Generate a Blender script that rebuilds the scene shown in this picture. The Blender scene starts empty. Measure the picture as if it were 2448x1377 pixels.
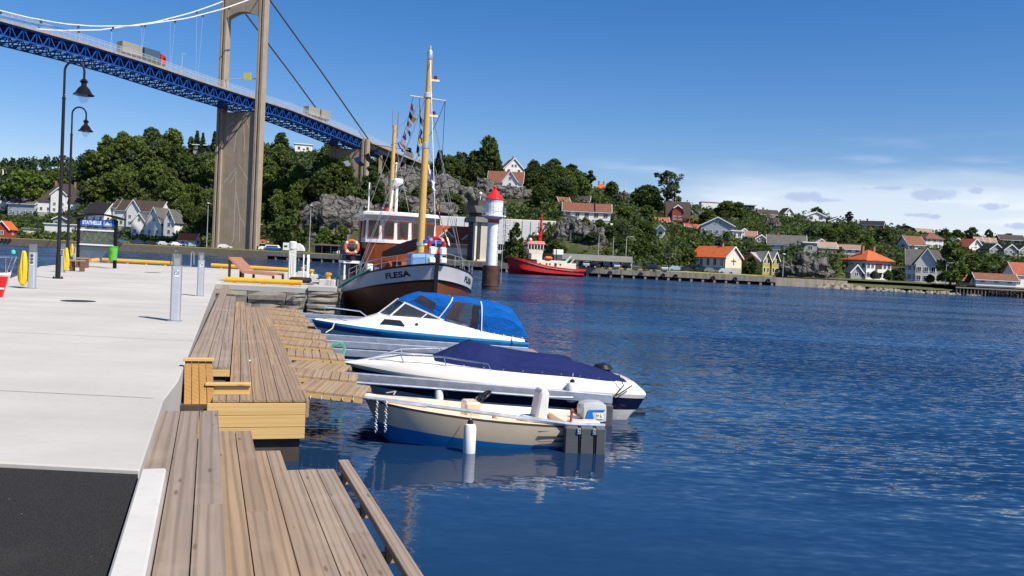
import bpy, bmesh, math, random
import numpy as np
from mathutils import Vector, Matrix
R = math.radians
SC = bpy.context.scene
COL = SC.collection
rnd = random.Random(7)
nrnd = np.random.RandomState(11)

# ------------------------------------------------------------------ camera
F, IW, IH = 2050.0, 2448.0, 1377.0
CZ = 2.6                                   # eye height above the water
PITCH, ROLL = math.atan((IH / 2 - 628) / F), R(2.85)
cam_d = bpy.data.cameras.new('camera')
cam = bpy.data.objects.new('camera', cam_d); COL.objects.link(cam)
cam_d.sensor_width = 36.0; cam_d.lens = 36.0 * F / IW
cam_d.clip_start = 0.1; cam_d.clip_end = 20000
CM = Matrix.Rotation(math.pi / 2 - PITCH, 3, 'X') @ Matrix.Rotation(ROLL, 3, 'Z')
cam.matrix_world = Matrix.Translation((0, 0, CZ)) @ CM.to_4x4()
SC.camera = cam
SC.view_settings.view_transform = 'Standard'; SC.view_settings.look = 'None'
SC.view_settings.gamma = 1; SC.view_settings.exposure = 0.42
SC.cycles.max_bounces = 6; SC.cycles.transparent_max_bounces = 12
SC.cycles.glossy_bounces = 3; SC.cycles.diffuse_bounces = 2
SC.cycles.caustics_reflective = False; SC.cycles.caustics_refractive = False

def ray(px, py):
    return CM @ Vector(((px - IW / 2) / F, -(py - IH / 2) / F, -1))
def atz(px, py, z):
    d = ray(px, py); t = (z - CZ) / d.z; return Vector((0, 0, CZ)) + d * t
def atY(px, py, Y):
    d = ray(px, py); return Vector((0, 0, CZ)) + d * (Y / d.y)
def pu(px, py=610):                        # heading of an image column as X over Y
    d = ray(px, py); return d.x / d.y

# ------------------------------------------------------------------ world and sun
SUN_AZ = Vector((0.80, -0.60)).normalized(); SUN_EL = R(50)
world = bpy.data.worlds.new('World'); SC.world = world; world.use_nodes = True
wn, wl = world.node_tree.nodes, world.node_tree.links
wn.clear()
def N(nodes, t, **kw):
    n = nodes.new(t)
    for k, v in kw.items():
        if k == 'op': n.operation = v
        else: setattr(n, k, v)
    return n
w_out = N(wn, 'ShaderNodeOutputWorld'); w_bg = N(wn, 'ShaderNodeBackground')
sky = N(wn, 'ShaderNodeTexSky'); sky.sky_type = 'NISHITA'; sky.sun_disc = False
sky.sun_elevation = SUN_EL; sky.sun_rotation = math.atan2(SUN_AZ.x, SUN_AZ.y)
sky.air_density = 1.0; sky.dust_density = 0.25; sky.ozone_density = 3.0; sky.altitude = 0
w_bg.inputs['Strength'].default_value = 0.082
wtc = N(wn, 'ShaderNodeTexCoord'); wsep = N(wn, 'ShaderNodeSeparateXYZ')
wl.new(wtc.outputs['Generated'], wsep.inputs[0])
def wm(op, a, b=None, c=None, clamp=False):
    n = N(wn, 'ShaderNodeMath', op=op); n.use_clamp = clamp
    for i, v in enumerate((a, b, c)):
        if v is None: continue
        if hasattr(v, 'is_linked'): wl.new(v, n.inputs[i])
        else: n.inputs[i].default_value = v
    return n.outputs[0]
def wramp(v, a, b):
    n = N(wn, 'ShaderNodeMapRange'); n.interpolation_type = 'SMOOTHSTEP'
    wl.new(v, n.inputs[0]); n.inputs[1].default_value = a; n.inputs[2].default_value = b
    return n.outputs[0]
az = wm('ARCTAN2', wsep.outputs[0], wsep.outputs[1]); el = wm('ARCSINE', wsep.outputs[2])
wcmb = N(wn, 'ShaderNodeCombineXYZ')
wl.new(wm('MULTIPLY', az, 3.0), wcmb.inputs[0]); wl.new(wm('MULTIPLY', el, 22.0), wcmb.inputs[1])
wno = N(wn, 'ShaderNodeTexNoise'); wno.inputs['Scale'].default_value = 2.2; wno.inputs['Detail'].default_value = 5
wl.new(wcmb.outputs[0], wno.inputs['Vector'])
wno2 = N(wn, 'ShaderNodeTexNoise'); wno2.inputs['Scale'].default_value = 55; wno2.inputs['Detail'].default_value = 7; wno2.inputs['Roughness'].default_value = 0.65
wl.new(wtc.outputs['Generated'], wno2.inputs['Vector'])
nz = wm('SUBTRACT', wno.outputs[0], 0.5)
# a low bank of thin white cloud towards the right-hand horizon
eln = wm('MULTIPLY_ADD', nz, 0.05, el)
bank = wm('MULTIPLY', wm('SUBTRACT', 1.0, wramp(eln, 0.085, 0.128)), wramp(wm('MULTIPLY_ADD', nz, 0.2, az), 0.13, 0.27))
streak = wm('MULTIPLY', wramp(wno.outputs[0], 0.5, 0.72), wm('MULTIPLY', wm('SUBTRACT', 1.0, wramp(el, 0.10, 0.17)), wramp(az, 0.02, 0.2)))
cl_a = wm('ADD', wm('MULTIPLY', bank, 0.54), wm('MULTIPLY', streak, 0.3), clamp=True)
puffs = None
for px, py, rw, rh in ((1925, 470, 44, 12), (1968, 478, 46, 6), (2233, 465, 52, 12), (2332, 456, 18, 8), (2377, 493, 28, 8), (2200, 514, 32, 5), (2226, 518, 30, 5), (2120, 450, 60, 5), (2442, 540, 26, 7)):
    d = ray(px, py).normalized(); a0 = math.atan2(d.x, d.y); e0 = math.asin(d.z)
    dx = wm('DIVIDE', wm('SUBTRACT', az, a0), rw / F); dy = wm('DIVIDE', wm('SUBTRACT', el, e0), rh / F)
    r2 = wm('ADD', wm('MULTIPLY', dx, dx), wm('MULTIPLY', dy, dy))
    r2 = wm('MULTIPLY_ADD', wm('SUBTRACT', wno2.outputs[0], 0.5), 4.2, r2)
    p = wm('SUBTRACT', 1.0, wramp(r2, 0.1, 1.3))
    puffs = p if puffs is None else wm('MAXIMUM', puffs, p)
def wmix(f, a, b):
    n = N(wn, 'ShaderNodeMix'); n.data_type = 'RGBA'
    wl.new(f, n.inputs[0])
    for i, v in ((6, a), (7, b)):
        if hasattr(v, 'is_linked'): wl.new(v, n.inputs[i])
        else: n.inputs[i].default_value = (*v, 1)
    return n.outputs[2]
whs = N(wn, 'ShaderNodeHueSaturation'); whs.inputs['Saturation'].default_value = 1.38
wl.new(sky.outputs[0], whs.inputs['Color'])
wtn = N(wn, 'ShaderNodeVectorMath', op='MULTIPLY'); wl.new(whs.outputs[0], wtn.inputs[0]); wtn.inputs[1].default_value = (1.11, 0.99, 1.12)
c1 = wmix(cl_a, wtn.outputs[0], (9.0, 9.5, 10.3))
c2 = wmix(wm('MULTIPLY', puffs, 0.68), c1, (4.0, 4.9, 7.4))
wl.new(c2, w_bg.inputs['Color']); wl.new(w_bg.outputs[0], w_out.inputs[0])

sun_d = bpy.data.lights.new('sun', 'SUN'); sun_d.energy = 4.9; sun_d.angle = R(0.53); sun_d.color = (1, 0.93, 0.82)
sun = bpy.data.objects.new('sun', sun_d); COL.objects.link(sun)
sdir = Vector((SUN_AZ.x * math.cos(SUN_EL), SUN_AZ.y * math.cos(SUN_EL), math.sin(SUN_EL)))
sun.rotation_euler = sdir.to_track_quat('Z', 'Y').to_euler(); sun.location = (40, -30, 80)

# ------------------------------------------------------------------ object helpers
def tag(o, label=None, cat=None, group=None, kind=None):
    if label: o['label'] = label
    if cat: o['category'] = cat
    if group: o['group'] = group
    if kind: o['kind'] = kind
    return o
def thing(name, label, cat, loc=(0, 0, 0), rz=0, group=None):
    o = bpy.data.objects.new(name, None); COL.objects.link(o)
    o.empty_display_size = 0.3; o.location = loc; o.rotation_euler = (0, 0, rz)
    return tag(o, label, cat, group)
def link(name, me, parent=None, loc=None, rot=None):
    o = bpy.data.objects.new(name, me); COL.objects.link(o)
    if parent: o.parent = parent
    if loc is not None: o.location = loc
    if rot is not None: o.rotation_euler = rot
    return o
def dup(root, loc=None, rz=None, label=None, group=None, scale=None, parent=None):
    c = root.copy(); COL.objects.link(c)
    if parent: c.parent = parent
    if loc is not None: c.location = loc
    if rz is not None: c.rotation_euler = (0, 0, rz)
    if scale is not None: c.scale = scale
    if label: c['label'] = label
    if group: c['group'] = group
    for ch in root.children:
        dup(ch, parent=c)
    return c

class MB:
    """collects faces for one mesh"""
    def __init__(s): s.v = []; s.f = []; s.m = []
    def add(s, vs, fs, m=0):
        b = len(s.v); s.v += [tuple(v) for v in vs]
        s.f += [tuple(b + i for i in f) for f in fs]; s.m += [m] * len(fs); return s
    def box(s, x0, x1, y0, y1, z0, z1, m=0, M=None):
        vs = [Vector((x, y, z)) for z in (z0, z1) for x, y in ((x0, y0), (x1, y0), (x1, y1), (x0, y1))]
        if M: vs = [M @ v for v in vs]
        return s.add(vs, [(3, 2, 1, 0), (4, 5, 6, 7), (0, 1, 5, 4), (1, 2, 6, 5), (2, 3, 7, 6), (3, 0, 4, 7)], m)
    def hexa(s, b4, t4, m=0):              # bottom and top quads, counter-clockwise from above
        return s.add(list(b4) + list(t4), [(3, 2, 1, 0), (4, 5, 6, 7), (0, 1, 5, 4), (1, 2, 6, 5), (2, 3, 7, 6), (3, 0, 4, 7)], m)
    def poly(s, pts, m=0): return s.add(pts, [tuple(range(len(pts)))], m)
    def prism(s, pts, vec, m=0):           # polygon pushed along vec
        n = len(pts); vec = Vector(vec); a = [Vector(p) for p in pts]; b = [p + vec for p in a]
        return s.add(a + b, [tuple(range(n - 1, -1, -1)), tuple(range(n, 2 * n))] + [(i, (i + 1) % n, n + (i + 1) % n, n + i) for i in range(n)], m)
    def bar(s, p, q, w, h=None, m=0, up=(0, 0, 1)):   # rectangular bar between two points
        p, q = Vector(p), Vector(q); h = h or w; d = (q - p).normalized(); up = Vector(up)
        if abs(d.dot(up)) > 0.99: up = Vector((0, 1, 0))
        a = d.cross(up).normalized() * w / 2; b = a.cross(d).normalized() * h / 2
        c = [p - a - b, p + a - b, p + a + b, p - a + b]
        return s.prism(c, q - p, m)
    def tube(s, pts, r, n=8, m=0, caps=True):
        pts = [Vector(p) for p in pts]; k = len(pts)
        rr = r if isinstance(r, (list, tuple)) else [r] * k
        vs = []; up = None
        for i, p in enumerate(pts):
            d = (pts[min(i + 1, k - 1)] - pts[max(i - 1, 0)]).normalized()
            if up is None:
                up = Vector((0, 0, 1)) if abs(d.z) < 0.95 else Vector((1, 0, 0))
            a = d.cross(up)
            if a.length < 1e-4: a = d.cross(Vector((0.3, 1, 0.2)))
            a.normalize(); b = a.cross(d).normalized(); up = b
            for j in range(n):
                t = 2 * math.pi * j / n
                vs.append(p + (a * math.cos(t) + b * math.sin(t)) * rr[i])
        fs = [(i * n + j, i * n + (j + 1) % n, (i + 1) * n + (j + 1) % n, (i + 1) * n + j) for i in range(k - 1) for j in range(n)]
        if caps: fs += [tuple(range(n - 1, -1, -1)), tuple((k - 1) * n + j for j in range(n))]
        return s.add(vs, fs, m)
    def lathe(s, prof, n=16, c=(0, 0, 0), m=0, axis='z'):
        vs = []
        for r, z in prof:
            for j in range(n):
                t = 2 * math.pi * j / n; x, y = r * math.cos(t), r * math.sin(t)
                vs.append((c[0] + x, c[1] + y, c[2] + z) if axis == 'z' else ((c[0] + x, c[1] + z, c[2] + y) if axis == 'y' else (c[0] + z, c[1] + x, c[2] + y)))
        k = len(prof)
        fs = [(i * n + j, i * n + (j + 1) % n, (i + 1) * n + (j + 1) % n, (i + 1) * n + j) for i in range(k - 1) for j in range(n)]
        fs += [tuple(range(n - 1, -1, -1)), tuple((k - 1) * n + j for j in range(n))]
        return s.add(vs, fs, m)
    def torus(s, c, R0, r, n=20, k=8, axis='y', m=0):
        vs = []
        for i in range(n):
            a = 2 * math.pi * i / n
            for j in range(k):
                b = 2 * math.pi * j / k; q = R0 + r * math.cos(b)
                x, y, z = q * math.cos(a), r * math.sin(b), q * math.sin(a)
                vs.append((c[0] + x, c[1] + y, c[2] + z) if axis == 'y' else ((c[0] + x, c[1] + z, c[2] + y) if axis == 'z' else (c[0] + y, c[1] + x, c[2] + z)))
        fs = [(i * k + j, i * k + (j + 1) % k, ((i + 1) % n) * k + (j + 1) % k, ((i + 1) % n) * k + j) for i in range(n) for j in range(k)]
        return s.add(vs, fs, m)
    def loft(s, secs, m=0, close=False, caps=False):
        n = len(secs[0]); vs = [p for sec in secs for p in sec]; e = n if close else n - 1
        fs = [(i * n + j, i * n + (j + 1) % n, (i + 1) * n + (j + 1) % n, (i + 1) * n + j) for i in range(len(secs) - 1) for j in range(e)]
        if caps: fs += [tuple(range(n - 1, -1, -1)), tuple((len(secs) - 1) * n + j for j in range(n))]
        return s.add(vs, fs, m)
    def mesh(s, name, mats, smooth=False, bevel=0, fix=True, angle=35):
        me = bpy.data.meshes.new(name); me.from_pydata(s.v, [], s.f)
        for mt in (mats if isinstance(mats, (list, tuple)) else [mats]): me.materials.append(mt)
        me.polygons.foreach_set('material_index', s.m)
        if fix or bevel:
            bm = bmesh.new(); bm.from_mesh(me)
            if smooth: bmesh.ops.remove_doubles(bm, verts=bm.verts, dist=1e-5)
            if fix: bmesh.ops.recalc_face_normals(bm, faces=bm.faces)
            if bevel:
                eg = [e for e in bm.edges if len(e.link_faces) == 2 and e.calc_face_angle(0) > 0.5]
                bmesh.ops.bevel(bm, geom=eg, offset=bevel, segments=1, affect='EDGES', profile=0.6, clamp_overlap=True)
            bm.to_mesh(me); bm.free()
        if smooth:
            me.polygons.foreach_set('use_smooth', [True] * len(me.polygons))
            me.set_sharp_from_angle(angle=R(angle))
        me.update(); return me
    def obj(s, name, mats, parent=None, loc=None, rot=None, **kw):
        return link(name, s.mesh(name, mats, **kw), parent, loc, rot)

def npmesh(name, V, Fq, mats, midx=None, smooth=False):
    """numpy vertices and quads to a mesh"""
    me = bpy.data.meshes.new(name); nf = len(Fq); k = Fq.shape[1]
    me.vertices.add(len(V)); me.vertices.foreach_set('co', V.astype(np.float32).ravel())
    me.loops.add(nf * k); me.loops.foreach_set('vertex_index', Fq.astype(np.int32).ravel())
    me.polygons.add(nf); me.polygons.foreach_set('loop_start', (np.arange(nf) * k).astype(np.int32))
    for mt in (mats if isinstance(mats, (list, tuple)) else [mats]): me.materials.append(mt)
    if midx is not None: me.polygons.foreach_set('material_index', midx.astype(np.int32))
    if smooth: me.polygons.foreach_set('use_smooth', np.ones(nf, bool))
    me.update(calc_edges=True); me.validate(); return me

def text_mesh(txt, size, bold=0.0, spacing=1.0):
    cu = bpy.data.curves.new('txt', 'FONT'); cu.body = txt; cu.size = size; cu.offset = bold
    cu.align_x = 'CENTER'; cu.align_y = 'CENTER'; cu.space_character = spacing; cu.resolution_u = 3
    o = bpy.data.objects.new('txt', cu); COL.objects.link(o)
    me = bpy.data.meshes.new_from_object(o.evaluated_get(bpy.context.evaluated_depsgraph_get()))
    bpy.data.objects.remove(o); bpy.data.curves.remove(cu); return me

# ------------------------------------------------------------------ material helpers
class NT:
    def __init__(s, name):
        s.mat = bpy.data.materials.new(name); s.mat.use_nodes = True
        s.n = s.mat.node_tree.nodes; s.l = s.mat.node_tree.links
        s.b = s.n['Principled BSDF']; s.tc = s.n.new('ShaderNodeTexCoord')
    def node(s, t, **kw): return N(s.n, t, **kw)
    def sock(s, v, inp):
        if hasattr(v, 'is_linked'): s.l.new(v, inp)
        elif isinstance(v, (tuple, list)) and len(v) == 3 and inp.type == 'RGBA': inp.default_value = (*v, 1)
        else: inp.default_value = v
    def math(s, op, a, b=None, c=None, clamp=False):
        n = s.node('ShaderNodeMath', op=op); n.use_clamp = clamp
        for i, v in enumerate((a, b, c)):
            if v is not None: s.sock(v, n.inputs[i])
        return n.outputs[0]
    def mapping(s, scale=(1, 1, 1), coord='Object', rot=(0, 0, 0)):
        n = s.node('ShaderNodeMapping'); s.l.new(s.tc.outputs[coord], n.inputs[0])
        n.inputs['Scale'].default_value = scale; n.inputs['Rotation'].default_value = rot
        return n.outputs[0]
    def noise(s, scale, detail=4, vec=None, rough=0.55, dist=0):
        n = s.node('ShaderNodeTexNoise'); n.inputs['Scale'].default_value = scale
        n.inputs['Detail'].default_value = detail; n.inputs['Roughness'].default_value = rough
        n.inputs['Distortion'].default_value = dist
        s.l.new(vec if vec is not None else s.tc.outputs['Object'], n.inputs['Vector']); return n.outputs[0]
    def ramp(s, v, a, b, lo=0.0, hi=1.0):
        n = s.node('ShaderNodeMapRange'); n.clamp = True; s.sock(v, n.inputs[0])
        for i, x in enumerate((a, b, lo, hi)): n.inputs[i + 1].default_value = x
        return n.outputs[0]
    def mix(s, f, a, b, mode='MIX'):
        n = s.node('ShaderNodeMix'); n.data_type = 'RGBA'; n.blend_type = mode
        s.sock(f, n.inputs[0]); s.sock(a, n.inputs[6]); s.sock(b, n.inputs[7]); return n.outputs[2]
    def island(s): return s.node('ShaderNodeNewGeometry').outputs['Random Per Island']
    def orand(s): return s.node('ShaderNodeObjectInfo').outputs['Random']
    def bump(s, h, strength=0.3, dist=0.02):
        n = s.node('ShaderNodeBump'); n.inputs['Strength'].default_value = strength
        n.inputs['Distance'].default_value = dist; s.l.new(h, n.inputs['Height'])
        s.l.new(n.outputs[0], s.b.inputs['Normal'])
    def set(s, color=None, rough=None, metal=None, spec=None):
        for k, v in (('Base Color', color), ('Roughness', rough), ('Metallic', metal), ('Specular IOR Level', spec)):
            if v is not None: s.sock(v, s.b.inputs[k])
        return s.mat

MC = {}
def mat(name, c, rough=0.55, metal=0.0, ns=3.0, amt=0.12, spec=0.4, bump=0.0, bs=30.0, orand=0.0):
    """a painted or plain surface with soft procedural mottling"""
    if name in MC: return MC[name]
    t = NT(name)
    nv = t.noise(ns, 5)
    lo = tuple(x * (1 - amt) for x in c); hi = tuple(min(0.95, x * (1 + amt)) for x in c)
    col = t.mix(t.ramp(nv, 0.3, 0.7), lo, hi)
    if orand: col = t.mix(t.math('MULTIPLY', t.orand(), orand), col, tuple(x * 0.45 for x in c))
    if bump: t.bump(t.noise(bs, 4), bump, 0.02)
    MC[name] = t.set(col, t.ramp(nv, 0.2, 0.8, max(0.03, rough - 0.07), min(1, rough + 0.07)), metal, spec)
    return MC[name]

def wood(name, tones, axis='y', grain=1.0, rough=0.75):
    """planks: tone per plank, long grain, growth rings and knots"""
    t = NT(name); st = {'x': (0.55, 14, 14), 'y': (14, 0.55, 14), 'z': (14, 14, 0.55)}[axis]
    isl = t.island()
    off = t.node('ShaderNodeVectorMath', op='ADD'); m = t.mapping(st)
    cm = t.node('ShaderNodeCombineXYZ')
    for i in range(3): t.l.new(t.math('MULTIPLY', isl, 37.0 + 11 * i), cm.inputs[i])
    t.l.new(m, off.inputs[0]); t.l.new(cm.outputs[0], off.inputs[1])
    g1 = t.noise(1.0, 6, off.outputs[0], 0.6, 0.6)
    wv = t.node('ShaderNodeTexWave'); wv.wave_type = 'RINGS'; wv.rings_direction = axis.upper()
    st2 = {'x': (0.12, 4, 4), 'y': (4, 0.12, 4), 'z': (4, 4, 0.12)}[axis]
    off2 = t.node('ShaderNodeVectorMath', op='ADD'); t.l.new(t.mapping(st2), off2.inputs[0]); t.l.new(cm.outputs[0], off2.inputs[1])
    t.l.new(off2.outputs[0], wv.inputs['Vector'])
    wv.inputs['Scale'].default_value = 2.2; wv.inputs['Distortion'].default_value = 5.0
    wv.inputs['Detail'].default_value = 2.0; wv.inputs['Detail Scale'].default_value = 0.7
    cr = t.node('ShaderNodeValToRGB'); t.l.new(isl, cr.inputs[0]); e = cr.color_ramp.elements
    e[0].position = 0; e[0].color = (*tones[0], 1); e[1].position = 1; e[1].color = (*tones[-1], 1)
    for i, c in enumerate(tones[1:-1]):
        x = cr.color_ramp.elements.new((i + 1) / (len(tones) - 1)); x.color = (*c, 1)
    patch = t.noise(1.6, 3)
    c = t.mix(t.math('MULTIPLY', t.ramp(g1, 0.35, 0.75), 0.55 * grain), cr.outputs[0], tuple(x * 0.62 for x in tones[0]))
    c = t.mix(t.math('MULTIPLY', t.ramp(wv.outputs[0], 0.55, 1.0), 0.5 * grain), c, tuple(x * 0.5 for x in tones[0]))
    c = t.mix(t.ramp(patch, 0.55, 0.75, 0, 0.3), c, tuple(min(1, x * 1.35) for x in tones[-1]))
    kn = t.node('ShaderNodeTexVoronoi'); kn.inputs['Scale'].default_value = 1.0
    st3 = {'x': (1.6, 7, 7), 'y': (7, 1.6, 7), 'z': (7, 7, 1.6)}[axis]
    off3 = t.node('ShaderNodeVectorMath', op='ADD'); t.l.new(t.mapping(st3), off3.inputs[0]); t.l.new(cm.outputs[0], off3.inputs[1])
    t.l.new(off3.outputs[0], kn.inputs['Vector'])
    c = t.mix(t.ramp(kn.outputs['Distance'], 0.06, 0.13, 0.65, 0), c, (0.09, 0.05, 0.025))
    t.bump(g1, 0.25, 0.004)
    return t.set(c, rough, 0, 0.25)
# ------------------------------------------------------------------ shared materials
W_NEAR = wood('weathered_planks', [(0.255, 0.195, 0.150), (0.335, 0.255, 0.190), (0.29, 0.232, 0.190), (0.36, 0.275, 0.20)], 'y')
W_STEP = wood('step_planks', [(0.26, 0.185, 0.130), (0.36, 0.255, 0.165), (0.31, 0.24, 0.19), (0.42, 0.29, 0.165), (0.29, 0.215, 0.16)], 'y')
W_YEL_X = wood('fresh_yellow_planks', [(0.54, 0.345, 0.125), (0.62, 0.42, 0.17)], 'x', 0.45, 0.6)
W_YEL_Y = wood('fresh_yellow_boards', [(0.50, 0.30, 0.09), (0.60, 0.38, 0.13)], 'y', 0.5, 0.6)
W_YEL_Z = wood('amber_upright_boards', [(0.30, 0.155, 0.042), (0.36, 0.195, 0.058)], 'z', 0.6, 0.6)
W_GANG = wood('gangway_boards', [(0.31, 0.205, 0.12), (0.38, 0.27, 0.175)], 'y', 0.7)
W_BENCH = wood('bench_boards', [(0.36, 0.16, 0.07), (0.42, 0.2, 0.09)], 'x', 0.6)
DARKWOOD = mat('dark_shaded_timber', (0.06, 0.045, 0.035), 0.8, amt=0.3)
GALV = mat('galvanised_steel', (0.56, 0.58, 0.60), 0.42, 0.75, 14, 0.18)
ALU = mat('brushed_aluminium', (0.62, 0.65, 0.70), 0.38, 0.8, 8, 0.1)
POSTGREY = mat('silver_painted_metal', (0.44, 0.47, 0.52), 0.4, 0.25, 6, 0.06)
CHROME = mat('bright_steel', (0.75, 0.76, 0.78), 0.18, 0.95, 5, 0.05)
BLACK = mat('black_paint', (0.012, 0.012, 0.013), 0.35, 0, 6, 0.2)
RUBBER = mat('black_rubber', (0.018, 0.018, 0.019), 0.8, 0, 12, 0.3)
DGREY = mat('dark_grey_plastic', (0.075, 0.082, 0.092), 0.55, 0, 5, 0.12)
LGREY = mat('light_grey_paint', (0.5, 0.51, 0.52), 0.5)
WHITE = mat('white_paint', (0.80, 0.80, 0.78), 0.45, 0, 2, 0.05)
GEL = mat('white_gelcoat', (0.80, 0.77, 0.70), 0.18, 0, 2, 0.03, 0.5)
CREAMGEL = mat('cream_gelcoat', (0.74, 0.60, 0.42), 0.25, 0, 3, 0.05, 0.5)
BLUEGEL = mat('bright_blue_paint', (0.01, 0.17, 0.46), 0.25, 0, 3, 0.08)
NAVYGEL = mat('navy_gelcoat', (0.006, 0.009, 0.035), 0.18, 0, 3, 0.1)
def canvas(name, c):
    t = NT(name); f1 = t.noise(1.0, 4, t.mapping((1.6, 5.0, 2.2), 'Object', (0, R(20), R(25))), 0.6, 1.2); f2 = t.noise(7, 4); n3 = t.noise(1.3, 4)
    col = t.mix(t.ramp(f1, 0.35, 0.7), tuple(x * 0.82 for x in c), c); col = t.mix(t.ramp(n3, 0.5, 0.75, 0, 0.35), col, tuple(min(1, x * 1.25 + .01) for x in c))
    t.bump(t.math('ADD', t.math('MULTIPLY', f1, 1.0), t.math('MULTIPLY', f2, 0.25)), 0.9, 0.075); return t.set(col, 0.88, 0, 0.1)
BLUECAN = canvas('bright_blue_canvas', (0.004, 0.10, 0.39)); NAVYCAN = canvas('navy_canvas', (0.015, 0.023, 0.105))
YEL = mat('yellow_enamel', (0.80, 0.40, 0.025), 0.35, 0, 4, 0.07)
YELHOSE = mat('yellow_rubber_hose', (0.75, 0.52, 0.02), 0.45, 0, 30, 0.12)
GREENPL = mat('green_plastic', (0.10, 0.42, 0.035), 0.4, 0, 4, 0.06)
GREENROPE = mat('green_rope', (0.10, 0.40, 0.28), 0.8, 0, 60, 0.3)
REDP = mat('bright_red_paint', (0.62, 0.015, 0.012), 0.3, 0, 4, 0.08)
ORANGE = mat('orange_foam', (0.72, 0.13, 0.045), 0.5, 0, 6, 0.08)
VARN = wood('varnished_mahogany', [(0.20, 0.045, 0.012), (0.26, 0.065, 0.018), (0.22, 0.05, 0.014)], 'z', 0.9, 0.3)
HULLW = wood('varnished_hull_planking', [(0.19, 0.06, 0.02), (0.24, 0.08, 0.026)], 'x', 0.8, 0.35)
MASTW = wood('golden_pine_spar', [(0.60, 0.36, 0.09), (0.66, 0.41, 0.12)], 'z', 0.4, 0.45)
def glass_mat(name, c, rough=0.05, alpha=1.0):
    if name in MC: return MC[name]
    t = NT(name); t.set(t.mix(t.ramp(t.noise(0.8, 2), 0.3, 0.7), tuple(x * 0.7 for x in c), c), rough, 0, 0.6)
    t.b.inputs['Alpha'].default_value = alpha
    MC[name] = t.mat; return t.mat
GLASS = glass_mat('dark_window_glass', (0.02, 0.025, 0.03))
CLEAR = glass_mat('clear_plastic_window', (0.12, 0.12, 0.12), 0.06, 0.28)
PANEG = glass_mat('clear_pane', (0.35, 0.4, 0.42), 0.04, 0.16)
SMOKE = glass_mat('smoked_acrylic', (0.05, 0.055, 0.06), 0.06, 0.82)

def concrete(name, c, joints=0.0, streak=0.0):
    t = NT(name)
    n1 = t.noise(0.35, 6, None, 0.6); n2 = t.noise(9, 6, None, 0.65)
    n3 = t.noise(1.0, 4, t.mapping((0.12, 1.4, 1)))          # broad broom-swept bands
    col = t.mix(t.ramp(n1, 0.35, 0.7), c, tuple(x * 0.80 for x in c))
    col = t.mix(t.ramp(n3, 0.45, 0.8, 0, 0.5), col, tuple(x * 0.72 for x in c))
    col = t.mix(t.ramp(n2, 0.5, 0.8, 0, 0.4), col, tuple(x * 0.7 for x in c))
    if streak:
        n4 = t.noise(1.0, 5, t.mapping((1.3, 1.3, 0.08)))
        col = t.mix(t.ramp(n4, 0.45, 0.7, 0, streak), col, tuple(x * 0.35 for x in c))
    if joints:
        g = t.node('ShaderNodeSeparateXYZ'); t.l.new(t.tc.outputs['Object'], g.inputs[0])
        fr = t.math('ABSOLUTE', t.math('SUBTRACT', t.math('FRACT', t.math('DIVIDE', g.outputs[1], joints)), 0.5))
        jl = t.ramp(fr, 0.4985, 0.4995)
        col = t.mix(jl, col, tuple(x * 0.3 for x in c))
    sp = t.noise(2.6, 6, None, 0.75); col = t.mix(t.ramp(sp, 0.60, 0.72, 0, 0.32), col, tuple(x * 0.62 for x in c))
    vd = t.node('ShaderNodeTexVoronoi'); vd.inputs['Scale'].default_value = 7; t.l.new(t.tc.outputs['Object'], vd.inputs['Vector'])
    col = t.mix(t.math('MULTIPLY', t.ramp(vd.outputs['Distance'], 0.03, 0.06, 0.6, 0), t.ramp(n1, 0.5, 0.6)), col, tuple(x * 0.35 for x in c))
    t.bump(n2, 0.25, 0.006)
    return t.set(col, 0.85, 0, 0.2)
CONC = concrete('pale_concrete', (0.53, 0.51, 0.465))
CONCK = concrete('kerb_concrete', (0.60, 0.585, 0.545))
CONCD = concrete('aged_quay_concrete', (0.30, 0.27, 0.23), 0, 0.8)
CONCT = concrete('tower_concrete', (0.41, 0.325, 0.235), 0, 0.28)
def asphalt():
    t = NT('asphalt'); n1 = t.noise(140, 3); n2 = t.noise(1.2, 5); n3 = t.noise(0.5, 4)
    c = t.mix(t.ramp(n1, 0.35, 0.75), (0.012, 0.012, 0.012), (0.050, 0.047, 0.044))
    c = t.mix(t.ramp(n2, 0.5, 0.75, 0, 0.5), c, (0.055, 0.05, 0.045))
    v = t.node('ShaderNodeTexVoronoi'); v.inputs['Scale'].default_value = 9; t.l.new(t.tc.outputs['Object'], v.inputs['Vector'])
    c = t.mix(t.ramp(v.outputs['Distance'], 0.035, 0.05, 0.7, 0), c, (0.35, 0.33, 0.3))
    t.bump(n1, 0.5, 0.006); return t.set(c, 0.92, 0, 0.15)
ASPH = asphalt()
def stone_mat(name, a, b, sc=1.0):
    t = NT(name); n1 = t.noise(1.6 * sc, 6, None, 0.65, 0.4); n2 = t.noise(8 * sc, 6, None, 0.7); isl = t.island()
    c = t.mix(t.ramp(n1, 0.3, 0.7), a, b); c = t.mix(t.math('MULTIPLY', isl, 0.45), c, tuple(x * 0.55 for x in a))
    c = t.mix(t.ramp(n2, 0.5, 0.75, 0, 0.55), c, tuple(x * 0.35 for x in a))
    t.bump(n2, 0.7, 0.05 / sc); return t.set(c, 0.85, 0, 0.2)
STONE = stone_mat('rough_granite_blocks', (0.25, 0.23, 0.19), (0.37, 0.335, 0.27), 1.5)
RUBBLE = stone_mat('old_rubble_wall', (0.24, 0.19, 0.13), (0.34, 0.275, 0.195), 0.6)
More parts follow.
